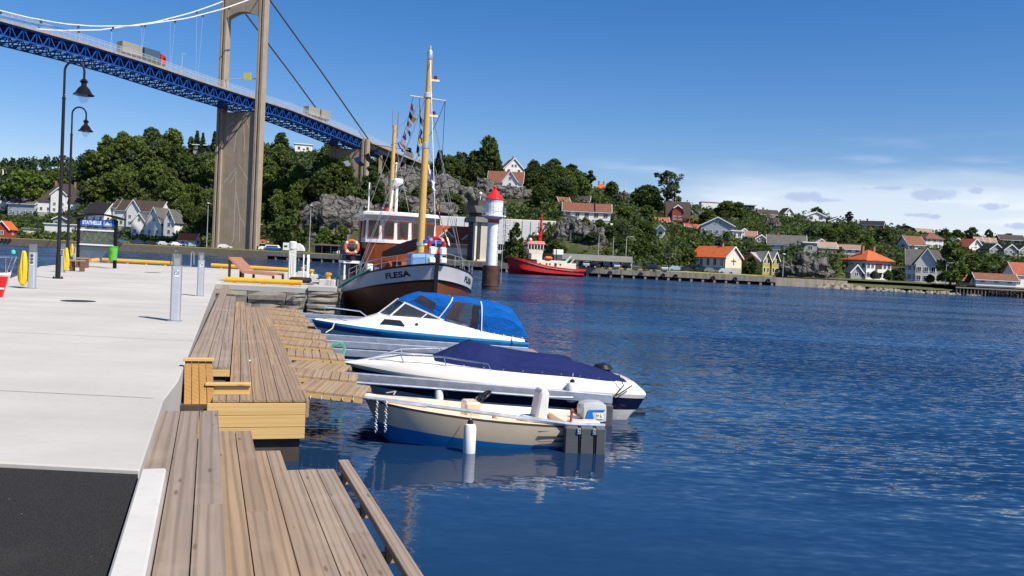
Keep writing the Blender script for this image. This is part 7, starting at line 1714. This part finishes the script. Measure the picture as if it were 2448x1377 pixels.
def lifebuoy(label, P, rz, tilt=0):
    t = thing('lifebuoy', label, 'lifebuoy', P, rz); m = MB(); m.torus((0, 0, 0), .29, .075, 26, 10, 'y'); m.obj('ring', ORANGE if tilt == 0 else REDP, t, smooth=True)
    for k in range(4):
        a = math.pi / 4 + k * math.pi / 2; m = MB(); m.tube([(.29 * math.cos(a - .16), 0, .29 * math.sin(a - .16)), (.29 * math.cos(a), 0, .29 * math.sin(a)), (.29 * math.cos(a + .16), 0, .29 * math.sin(a + .16))], .079, 10); m.obj('band', WHITE if tilt == 0 else LGREY, t, smooth=True)
M_ = ct.matrix_basis
lifebuoy('orange lifebuoy hanging on the blue rails beside the cutter wheelhouse', M_ @ Vector((-8.1, -2.25, 2.95)), 0.1)
lifebuoy('red lifebuoy hanging at the bow of the cutter', M_ @ Vector((-.45, .05, 3.12)), 0.15, 1)

# ------------------------------------------------------------------ red tug
P = atz(1300, 657, 0); P = Vector((P.x, 206, 0)); kk = P.y / F
tg = thing('tugboat', 'bright red tugboat with cream superstructure and red mast', 'tugboat', (P.x, P.y, 0), math.pi + R(13))
def tx(px): return -(px - 1300) * kk
def tz(py): return 2.6 - (py - 632.5) * kk
TS = refine([[(9.7, .1, 4.15), (9.55, .1, 3.2), (8.9, .1, 1.8), (8.6, 0, -1)], [(8.2, 2.0, 3.95), (8.15, 1.98, 3.05), (7.7, 1.75, 1.5), (7.4, 0, -1)], [(5, 3.2, 3.3), (5, 3.2, 2.5), (4.9, 3.1, 1.0), (4.8, 0, -1.2)], [(0, 3.4, 2.3), (0, 3.4, 1.7), (0, 3.38, .6), (0, 0, -1.4)], [(-6, 3.3, 1.85), (-6, 3.3, 1.3), (-6, 3.28, .5), (-6, 0, -1.4)], [(-9.6, 2.2, 1.9), (-9.6, 2.2, 1.35), (-9.2, 2.0, .4), (-9, 0, -.8)]])
hull(tg, TS, [REDP, mat('tug_red', (.55, .02, .02), .35, 0, .4, .1), mat('tug_dark_red', (.36, .014, .016), .45, 0, .4, .15)])
m = MB(); m.loft([[(s_[0][0], s_[0][1] * .96, s_[0][2] - .5), (s_[0][0], -s_[0][1] * .96, s_[0][2] - .5)] for s_ in TS]); m.obj('deck', mat('tug_deck', (.25, .06, .05), .7), tg, fix=False)
TC = mat('tug_cream', (.76, .70, .56), .5, 0, .6, .06)
m = MB(); m.box(-4.6, 2.6, -2.1, 2.1, 1.4, 3.6); m.box(-7.2, -4.603, -1.9, 1.9, 1.2, 3.1); m.obj('deckhouse', TC, tg, bevel=.06)
for x in (1.8, .2, -.6, -2.0, -3.2):
    m = MB(); m.box(x - .3, x + .3, 2.103, 2.13, 2.2, 3.0) if x in (-2.0,) else m.box(x - .2, x + .2, 2.103, 2.13, 2.5, 2.9); m.obj('porthole', GLASS, tg)
m = MB(); m.box(1.2, 3.9, -1.5, 1.5, 3.603, 5.0); m.obj('mid_tier', TC, tg, bevel=.06)
m = MB(); m.hexa([(1.1, -1.5, 5.003), (4.4, -1.5, 5.003), (4.4, 1.5, 5.003), (1.1, 1.5, 5.003)], [(.9, -1.65, 7.3), (5.0, -1.65, 7.3), (5.0, 1.65, 7.3), (.9, 1.65, 7.3)]); wh2 = m.obj('wheelhouse', TC, tg, bevel=.05)
m = MB(); m.hexa([(1.05, -1.62, 6.1), (4.75, -1.62, 6.1), (4.75, 1.62, 6.1), (1.05, 1.62, 6.1)], [(.95, -1.67, 7.05), (4.95, -1.67, 7.05), (4.95, 1.67, 7.05), (.95, 1.67, 7.05)]); m.obj('window_band', GLASS, wh2)
m = MB()
for i in range(6): x = 1.1 + i * .74; m.box(x - .07, x + .07, -1.70, 1.70, 6.05, 7.1)
m.obj('mullion', TC, wh2)
m = MB(); m.hexa([(.6, -1.8, 7.31), (5.2, -1.8, 7.31), (5.2, 1.8, 7.31), (.6, 1.8, 7.31)], [(.9, -1.4, 8.0), (4.4, -1.4, 8.0), (4.4, 1.4, 8.0), (.9, 1.4, 8.0)]); m.obj('roof', REDP, tg)
m = MB(); m.tube([(1.6, 0, 7.9), (1.5, 0, 12), (1.45, 0, 14.6)], [.42, .3, .18], 10); m.box(1.1, 2.3, -1.0, 1.0, 11.2, 11.35); m.box(1.2, 2.9, -.5, .5, 9.3, 9.45); m.tube([(1.5, -1.1, 13.2), (1.5, 1.1, 13.2)], .08, 6); m.obj('mast', REDP, tg)
for x_, z_ in ((2.4, 9.45), (3.9, 8.0)): m = MB(); m.lathe([(.1, z_), (.38, z_ + .15), (.38, z_ + .5), (.1, z_ + .7)], 10, (x_, 0, 0)); m.obj('radar_dome', WHITE, tg)
for s in (-1, 1):
    m = MB(); m.box(-1.4, .1, s * 1.3 - .5, s * 1.3 + .5, 3.603, 5.2); f_ = m.obj('funnel', BLACK, tg, bevel=.08); m = MB(); m.box(-3.9, -2.2, s * 1.3 - .45, s * 1.3 + .45, 5.0, 6.3) ; m.obj('vent_cover', WHITE, tg, bevel=.1)
    m = MB(); m.box(-3.7, -2.4, s * 1.3 - .4, s * 1.3 + .4, 3.603, 5.0); m.obj('vent_trunk', DGREY, tg)
m = MB(); m.lathe([(.1, -1.0), (.45, -.6), (.45, .6), (.1, 1.0)], 12, (-.2, 2.0, 4.1), 0, 'x'); m.obj('rescue_boat', ORANGE, tg, smooth=True)
m = MB(); m.bar((-4.9, 0, 3.1), (-6.3, 0, 5.0), .5); m.bar((-6.0, .9, 3.1), (-7.0, .9, 4.3), .3); m.obj('tow_gear', mat('pale_green_gear', (.4, .48, .42), .6), tg)
m = MB(); pts = [(s_[0][0], s_[0][1] + .08, s_[0][2] - .55) for s_ in TS]; m.tube(pts, .16, 6); pts = [(x, -y, z) for x, y, z in pts]; m.tube(pts, .16, 6); m.obj('fender_belt', BLACK, tg)
# ------------------------------------------------------------------ pier furniture
def pq(px, py): p = atz(px, py, QZ); return Vector((p.x, p.y, QZ))
# lamp posts
def lamp(label, P, H):
    t = thing('lamp_post', label, 'lamp post', P, 0.0, 'swan-neck lamp posts on the pier'); r = .38
    m = MB(); m.lathe([(.20, 0), (.20, .03), (.095, .05), (.092, .9), (.072, .95), (.058, H * .82), (.068, H * .82 + .03), (.068, H * .82 + .10), (.046, H * .82 + .12)], 16); m.obj('pole', BLACK, t, smooth=True)
    m = MB(); m.lathe([(.03, 0), (.03, .05), (.015, .07)], 6)
    z0 = H - r - .02; pts = [(0, 0, H * .82), (0, 0, z0 - .4)] + [(r - r * math.cos(a), 0, z0 + r * math.sin(a)) for a in np.linspace(0, math.pi, 15)] + [(2 * r, 0, z0 - .30)]
    m = MB(); m.tube(pts, .044, 10); m.obj('swan_neck', BLACK, t, smooth=True)
    zc = z0 - .28; k = .385
    m = MB(); m.lathe([(.05, .02), (.09, -.02), (.16, -.10), (.10, -.16), (.10, -.26), (.20, -.36), (.28, -.50), (.32, -.56), (k, -.60), (k - .01, -.625), (.30, -.60), (.2, -.5)], 26, (2 * r, 0, zc)); sh_ = m.obj('lamp_shade', mat('glossy_black_enamel', (.012, .010, .010), .12), t, smooth=True)
    m = MB(); m.lathe([(.205, -.605), (.20, -.68), (.14, -.84), (.05, -.93), (.01, -.94)], 18, (2 * r, 0, zc)); m.obj('lamp_glass', PANEG, sh_, smooth=True)
    for a in range(4):
        m = MB(); c, s = .15 * math.cos(a * 1.571 + .78), .15 * math.sin(a * 1.571 + .78); m.lathe([(.035, .03), (.035, .07), (.015, .09)], 6, (c, s, 0)); m.obj('bolt', BLACK, t)
    return t
lamp('taller-looking black lamp post with swan neck, nearer of two on the pier', pq(138, 666), 8.45)
lamp('black lamp post with swan neck farther along the pier', pq(160, 641), 8.75)
# electricity pedestals
def pedestal(label, P, rz, clear=True):
    t = thing('power_pedestal', label, 'power pedestal', P, rz, 'silver power pedestals along the pier')
    m = MB(); w, d = .092, .10; c = .03
    pr = [(-w, -d + c), (-w + c, -d), (w - c, -d), (w, -d + c), (w, d), (-w, d)]; m.prism([(x, y, .02) for x, y in pr], (0, 0, 1.08)); bo = m.obj('body', POSTGREY, t, bevel=.004)
    m = MB(); m.box(-.125, .125, -.13, .13, 0, .018); m.obj('base_plate', GALV, t)
    m = MB(); m.box(-.086, .086, -.092, .092, 1.103, 1.36); hd = m.obj('head', glass_mat('smoked_clear_head', (.30, .32, .34), .08, .45) if clear else mat('grey_head', (.16, .17, .18), .5), t, bevel=.01)
    m = MB(); m.box(-.092, .092, -.10, .10, 1.362, 1.385); m.obj('cap', DGREY, t)
    m = MB(); m.box(-.04, .05, -.03, .03, 1.105, 1.3); m.obj('meter', LGREY, hd)
    for z in ((.98,) if clear else (1.0, .9, .8)):
        m = MB(); m.torus((.01, -.103, z), .036, .010, 16, 6, 'y'); m.lathe([(.0, -.106), (.030, -.104), (.030, -.1005), (.0, -.1004)], 12, (.01, 0, z), 0, 'y'); m.obj('socket', CHROME if clear else DGREY, bo)
        m = MB(); m.box(-.03, .055, -.106, -.1005, z - .085, z - .06); m.obj('socket_label', WHITE, bo)
    m = MB(); m.lathe([(.0, -.104), (.011, -.103), (.011, -.1005), (0, -.1004)], 8, (0, 0, .36), 0, 'y'); m.obj('lock', CHROME, bo)
    return t
def hose(label, P, z0, z1, n, wid):
    t = thing('yellow_hose', label, 'hose', P, 0, 'yellow hoses hung on the pedestals'); r_ = random.Random(int(P.x * 10))
    m = MB()
    for i in range(n):
        w = wid * (.12 + .88 * (i + .5) / n) * .5; b = z1 + r_.uniform(0, .12) * (z0 - z1); y = -.05 + .10 * i / n; o = r_.uniform(-.05, .03); pts = []
        for k in range(25):
            a = 6.283 * k / 24; zz = (z0 + b) / 2 + (z0 - b) / 2 * math.cos(a); s = (z0 - zz) / max(.1, z0 - b); ww = .045 + (w - .045) * s ** .8
            pts.append((o * s + ww * math.sin(a) * (1 - .25 * (s > .92)), y + .01 * math.sin(k), zz))
        m.tube(pts, .015, 6)
    m.obj('coil', YELHOSE, t, smooth=True); return t
pedestal('near silver power pedestal with clear head in the middle of the pier', pq(418, 768), R(14))
pedestal('silver power pedestal with clear head, second from the front', pq(478, 708), R(14))
P = pq(76, 690); pedestal('silver power pedestal with a big yellow hose near the left edge', P, R(8), False); hose('large coil of yellow hose on the pedestal at the left edge', P + Vector((-.24, -.06, 0)), 1.12, .06, 22, .42)
P = pq(148, 651); pedestal('silver power pedestal just right of the nearer lamp post', P, R(8), False); hose('yellow hose bundle beside the nearer lamp post', P + Vector((.20, -.04, 0)), 1.15, .05, 16, .32)
P = pq(178, 634); pedestal('power pedestal beside the left shelter post', P, R(8), False); hose('short yellow hose draped over the pedestal by the shelter', P + Vector((-.14, -.12, 0)), 1.30, .5, 13, .36)
# ferry shelter
t_p = pq(274, 642); Ys = t_p.y; xr = t_p.x; xl = atY(186, 620, Ys).x; W_ = xr - xl
sh = thing('ferry_shelter', 'black framed glass ferry shelter with curved roof and blue STATHELLE sign', 'shelter', (xl, Ys, QZ), 0)
FRM = mat('black_steel_frame', (.010, .010, .011), .65, spec=.2)
for x in (0, W_):
    for y in (0,): m = MB(); m.box(x - .09, x + .09, y - .06, y + .06, 0, 2.82); m.obj('post', FRM, sh, bevel=.01)
m = MB(); secs = []
for k in range(15):
    s = k / 14; x = -.30 + (W_ + .65) * s; z = 2.84 + .24 * math.sin(math.pi * s); secs.append([(x, -.22, z), (x, .5, z), (x, .5, z + .09), (x, -.22, z + .09)])
m.loft(secs, 0, True, True); m.obj('roof', FRM, sh)
m = MB(); m.box(.093, W_ - .093, -.015, .0, .25, 2.35); m.obj('glass_wall', PANEG, sh)
for z in (1.33, 2.18): m = MB(); m.box(.092, W_ - .092, -.05, -.018, z - .045, z + .045); m.obj('rail', WHITE, sh)
zS = 2.6; sgw = W_ - .19
m = MB(); m.box(.095, W_ - .095, -.06, .03, zS - .19, zS + .19); sgn = m.obj('sign', mat('sign_blue', (.01, .10, .50), .4), sh)
me = text_mesh('STATHELLE', .30, .014, 1.06); me.materials.append(WHITE); o_ = link('lettering', me, sgn, (.095 + sgw * .345, -.066, zS), (R(90), 0, 0)); o_.scale = (.70, 1, 1)
m = MB(); bx0, bx1 = .095 + sgw * .70, .095 + sgw * .92
for a, b, c, d in ((bx0, bx1, zS + .13, zS + .15), (bx0, bx1, zS - .15, zS - .13), (bx0, bx0 + .02, zS - .13, zS + .13), (bx1 - .02, bx1, zS - .13, zS + .13)): m.box(a, b, -.068, -.061, c, d)
cx = (bx0 + bx1) / 2; m.prism([(cx - .17, -.068, zS - .01), (cx + .17, -.068, zS - .01), (cx + .12, -.068, zS - .09), (cx - .12, -.068, zS - .09)], (0, .007, 0)); m.prism([(cx - .09, -.068, zS + .0), (cx + .06, -.068, zS + .0), (cx + .04, -.068, zS + .06), (cx - .07, -.068, zS + .06)], (0, .007, 0)); m.obj('ferry_symbol', WHITE, sgn)
m = MB(); m.box(.30, .60, .05, .35, .55, .85); m.box(.43, .47, .15, .19, 0, .55); m.obj('notice_box', DGREY, sh)
bn = thing('litter_bin', 'green plastic litter bin on the right post of the ferry shelter', 'litter bin', (xr + .03, Ys - .34, QZ + .48))
m = MB(); pr = [(.19, 0), (.215, .03), (.27, .74), (.275, .80)]; m.lathe(pr + [(.25, .80), (.24, .5)], 22); m.obj('body', GREENPL, bn, smooth=True)
m = MB(); m.torus((0, 0, .80), .27, .028, 24, 8, 'z'); m.obj('rim', mat('darker_green_plastic', (.05, .26, .02), .4), bn, smooth=True)
m = MB(); m.torus((0, -.249, .47), .075, .008, 18, 6, 'y'); m.tube([(0, -.25, .42), (.0, -.25, .50), (.03, -.25, .53)], .008, 5); m.obj('emblem', mat('dark_green_print', (.03, .16, .02), .5), bn)
m = MB(); m.lathe([(.02, .55), (.2, .58), (.2, .66), (.08, .74)], 10); m.obj('liner', mat('yellow_liner', (.6, .55, .2), .6), bn)
# timber stools
for k, (px, py, s) in enumerate(((179, 649, 'nearer'), (192, 640, 'farther'))):
    P = pq(px, py); t = thing('timber_bench', s + ' of two small brown timber benches by the lamp posts', 'bench', P, R(6), 'small timber benches on the pier')
    m = MB(); m.box(-.29, .29, 0, .55, .49, .57); m.obj('seat', W_GANG, t, bevel=.01)
    for x in (-.27, .19): m = MB(); m.box(x, x + .08, .02, .53, 0, .488); m.obj('leg', mat('brown_timber', (.16, .08, .05), .7), t, bevel=.01)
# yellow pipe rails
def pipe(label, a, b, r, nf):
    t = thing('pipe_rail', label, 'pipe rail', (0, 0, 0), 0, 'yellow pipe rails on the pier edge'); m = MB(); m.tube([a, b], r, 14); m.obj('pipe', YEL, t, smooth=True)
    for k in range(nf):
        p = Vector(a).lerp(Vector(b), (k + .35) / (nf - .3)); m = MB(); m.lathe([(r * .8, QZ + .004), (r * .8, QZ + .02), (r * .55, QZ + .03), (r * .55, a[2] - r * .7)], 10, (p.x, p.y, 0)); m.obj('foot', YEL, t, smooth=True)
pipe('yellow pipe rail in front of the reclining bench', atY(536, 667.5, 37.4), atY(722, 676, 37.55), .115, 3)
pipe('yellow pipe rail on the far pier edge behind the reclining bench', atY(506, 633.5, 63.2), atY(690, 644.5, 62.9), .13, 3)
pipe('yellow pipe rail on the far pier edge behind the green bin', atY(245, 620.5, 63.0), atY(411, 629, 63.0), .13, 4)
pipe('short yellow pipe stub on the far pier edge left of the green bin', atY(215, 624, 62), atY(234, 621.5, 63), .16, 2)
# reclining bench
P = pq(541, 672); bY = P.y + .25
bn_ = thing('reclining_bench', 'brown slatted reclining bench with dark legs on the pier', 'bench', (P.x, bY, QZ), 0); k = bY / F
xs = [0, (575 - 541) * k, (651 - 541) * k]; zs = [1.08, .46, .40]
m = MB()
for (xa, za), (xb, zb), n in (((0, zs[0]), (xs[1], zs[1]), 7), ((xs[1], zs[1]), (xs[2], zs[2]), 9)):
    d = Vector((xb - xa, 0, zb - za)); L = d.length; d.normalize(); nn = Vector((-d.z, 0, d.x))
    for i in range(n):
        a = Vector((xa, 0, za)) + d * L * (i + .05) / n; b = Vector((xa, 0, za)) + d * L * (i + .95) / n
        m.hexa([a, b, b + Vector((0, 1.7, 0)), a + Vector((0, 1.7, 0))], [a + nn * .05, b + nn * .05, b + nn * .05 + Vector((0, 1.7, 0)), a + nn * .05 + Vector((0, 1.7, 0))])
m.obj('slats', mat('reddish_brown_slats', (.40, .19, .11), .55, 0, 5, .15), bn_)
m = MB()
for y in (-.03, 1.70):
    m.hexa([(0, y, zs[0] - .06), (xs[1], y, zs[1] - .07), (xs[1], y + .03, zs[1] - .07), (0, y + .03, zs[0] - .06)], [(0, y, zs[0] + .06), (xs[1], y, zs[1] + .055), (xs[1], y + .03, zs[1] + .055), (0, y + .03, zs[0] + .06)])
    m.hexa([(xs[1], y, zs[1] - .07), (xs[2], y, zs[2] - .07), (xs[2], y + .03, zs[2] - .07), (xs[1], y + .03, zs[1] - .07)], [(xs[1], y, zs[1] + .055), (xs[2], y, zs[2] + .055), (xs[2], y + .03, zs[2] + .055), (xs[1], y + .03, zs[1] + .055)])
m.obj('side_frame', mat('reddish_brown_frame', (.42, .2, .11), .5, 0, 5, .1), bn_)
for x, z in ((.03, 1.0), (xs[1], .4), (xs[2] - .06, .34)):
    for y in (0, 1.65): m = MB(); m.box(x - .05, x + .06, y, y + .05, 0, z); m.obj('leg', mat('dark_bench_leg', (.05, .025, .02), .6), bn_)
# white water cabinet and ladder rail
P = pq(697, 671); t = thing('service_cabinet', 'white ribbed service post with lamp cap near the old cutter', 'service post', P, 0)
m = MB(); m.box(-.17, .17, -.14, .14, 0, 1.62); m.obj('body', mat('greyish_white_enamel', (.66, .68, .62), .45), t, bevel=.02)
m = MB(); m.lathe([(.17, 1.62), (.2, 1.66), (.2, 1.98), (.15, 2.04)], 16); m.obj('lamp_cap', mat('pale_lamp_cap', (.62, .66, .62), .35), t, smooth=True)
for x in (-.11, -.02, .07, .13): m = MB(); m.box(x, x + .035, -.165, -.141, .15, 1.35); m.obj('rib', WHITE, t)
P2 = pq(729, 668); t = thing('ladder_rail', 'white ladder hand rail at the pier edge beside the service post', 'hand rail', P2, 0)
m = MB()
for x in (-.12, .10, .17): m.tube([(x, 0, -.3), (x, 0, 1.25), (x - .06, .25, 1.36), (x - .1, .5, 1.25), (x - .1, .5, 0)], .03, 7)
for z in (.3, .75): m.tube([(-.12, 0, z), (.17, 0, z)], .02, 6)
m.obj('rail', WHITE, t, smooth=True)
P = pq(718, 676); m = MB(); m.torus((0, 0, .14), .42, .13, 22, 9, 'z'); tag(m.obj('old_tyre', RUBBER, None, P, smooth=True), 'worn black tyre lying at the right end of the front pipe rail', 'tyre')
def bollard(label, px, py, bw_, bh):
    P = pq(px, py); t = thing('mooring_bollard', label, 'bollard', P, 0, 'yellow bollards on concrete blocks')
    m = MB(); m.box(-bw_ / 2, bw_ / 2, -.05, .75, -.02, bh); m.obj('concrete_block', CONCK, t, bevel=.03)
    m = MB(); m.lathe([(.13, bh), (.10, bh + .05), (.10, bh + .15), (.155, bh + .2), (.15, bh + .27), (.06, bh + .31)], 16, (0, .25, 0)); m.obj('post', YEL, t, smooth=True)
bollard('yellow bollard on a concrete block at the pier corner nearest the cutter', 781, 686, .72, .34)
bollard('yellow bollard on a grey block, middle of three', 742, 665, .6, .22)
bollard('yellow bollard farthest along the berth, left of the other two', 722, 656, .6, .2)
P = pq(428, 638); t = thing('ladder_hoop', 'galvanised hoop rails of a ladder on the far pier edge', 'hand rail', (P.x, 62.6, QZ), 0); k = 62.6 / F
m = MB()
for x in (-20 * k, 20 * k): m.tube([(x, 0, 0), (x, 0, 1.05), (x, .2, 1.15), (x, .5, 1.1), (x, .6, .2)], .03, 7)
m.tube([(-20 * k, 0, .06), (20 * k, 0, .06)], .025, 6); m.obj('rail', GALV, t, smooth=True)
for px, py, s in ((187, 720, 'nearer'), (365, 651.5, 'farther')):
    P = pq(px, py); t = thing('manhole_cover', s + ' dark round manhole cover in the concrete pier', 'manhole cover', P, 0); m = MB(); m.lathe([(.40, .001), (.40, .007), (.36, .008), (.355, .005), (.02, .005)], 28); m.obj('lid', mat('cast_iron', (.035, .033, .03), .7), t)
P = pq(2, 711); t = thing('marker_board', 'red marker board with pale stripe at the left edge', 'marker board', (P.x - .18, P.y, QZ), R(10))
m = MB(); m.hexa([(-.4, -.03, 0), (.20, -.03, 0), (.20, .03, 0), (-.4, .03, 0)], [(-.4, .1, .52), (.27, .1, .52), (.27, .16, .52), (-.4, .16, .52)]); bd_ = m.obj('board', REDP, t); m = MB(); m.hexa([(-.4, -.0, .2), (.225, -.0, .2), (.225, .06, .2), (-.4, .06, .2)], [(-.4, .012, .24), (.232, .012, .24), (.232, .07, .24), (-.4, .07, .24)]); m.obj('stripe', WHITE, bd_)
# stone wall at the end of the boardwalk
sw = thing('stone_wall', 'rough granite block wall under the pier edge at the end of the boardwalk', 'stone wall')
m = MB()
def blk(x0, x1, z0, z1, y0, j=.05):
    def r(): return rnd.uniform(-j, j)
    n = 4; f = []
    for a in range(n):
        row = []
        for b in range(n):
            e = (a in (0, n - 1)) or (b in (0, n - 1)); x = x0 + (x1 - x0) * b / (n - 1); z = z0 + (z1 - z0) * a / (n - 1)
            row.append((x + r() * .7, y0 + (.10 if e else 0) + r() * 1.2, z + r() * .5))
        f.append(row)
    m.loft(f); bk = [(x0, y0 + 1.2, z0), (x1, y0 + 1.2, z0), (x1, y0 + 1.2, z1), (x0, y0 + 1.2, z1)]
    m.loft([f[-1], [(p[0], y0 + 1.2, p[2]) for p in f[-1]]]); m.loft([[p[0] for p in f], [(p[0][0], y0 + 1.2, p[0][2]) for p in f]]); m.loft([[p[-1] for p in f], [(p[-1][0], y0 + 1.2, p[-1][2]) for p in f]])
yw = 36.12
for x0, x1 in ((-12.7, -11.2), (-11.14, -9.55), (-9.5, -8.62)): blk(x0, x1, .36, .86, yw)
for x0, x1 in ((-12.5, -11.9), (-11.85, -11.0), (-10.95, -9.75), (-9.7, -8.75)): blk(x0, x1, -.15, .33, yw - .05)
for x0, x1 in ((-12.6, -10.8), (-10.7, -9.2), (-9.1, -8.6)): blk(x0, x1, -.7, -.17, yw - .1)
for i in range(6): z = .98 - .26 * i; blk(-8.58, -7.30 + .05 * i, z - .25, z, yw - .05 - .06 * i, .03)
m.obj('blocks', STONE, sw, smooth=False)
m = MB(); m.box(-12.95, -8.62, 36.26, 36.94, .862, 1.095); m.box(-8.6, -7.42, 36.15, 37.3, .985, 1.2); m.obj('coping', CONC, sw, bevel=.015)
m = MB(); m.tube([(-8.6, 36.18, .98), (-8.6, 36.1, .86), (-9.2, 36.05, .8)], .02, 5); m.obj('iron_bracket', RUBBER, sw)
# mooring ropes of the cutter
def sagrope(label, a, b, r, mt, sag): 
    a, b = Vector(a), Vector(b); return rope('mooring_rope', label, [a.lerp(b, t) - Vector((0, 0, sag * 4 * t * (1 - t))) for t in np.linspace(0, 1, 12)], r, mt)
e1 = M_ @ Vector((-2.6, -2.15, 2.05)); e2 = M_ @ Vector((-6.0, -2.65, 1.62))
sagrope('thick green mooring rope running up to the bow of the cutter', (-7.75, 37.0, 1.02), e1, .05, GREENROPE, -.02)
sagrope('green rope twisted round the thick one beside the pier corner', (-7.7, 37.2, 1.0), M_ @ Vector((-3.1, -2.3, 1.98)), .035, GREENROPE, .03)
b_ = pq(781, 686) + Vector((0, .25, .5)); sagrope('thin green rope from the corner bollard to the cutter side', b_, M_ @ Vector((-9.5, -2.6, 1.5)), .018, GREENROPE, .1)
b_ = pq(742, 665) + Vector((0, .25, .4)); sagrope('slack green rope from the middle bollard to the cutter', b_, M_ @ Vector((-8.0, -2.6, 1.45)), .022, GREENROPE, .12)
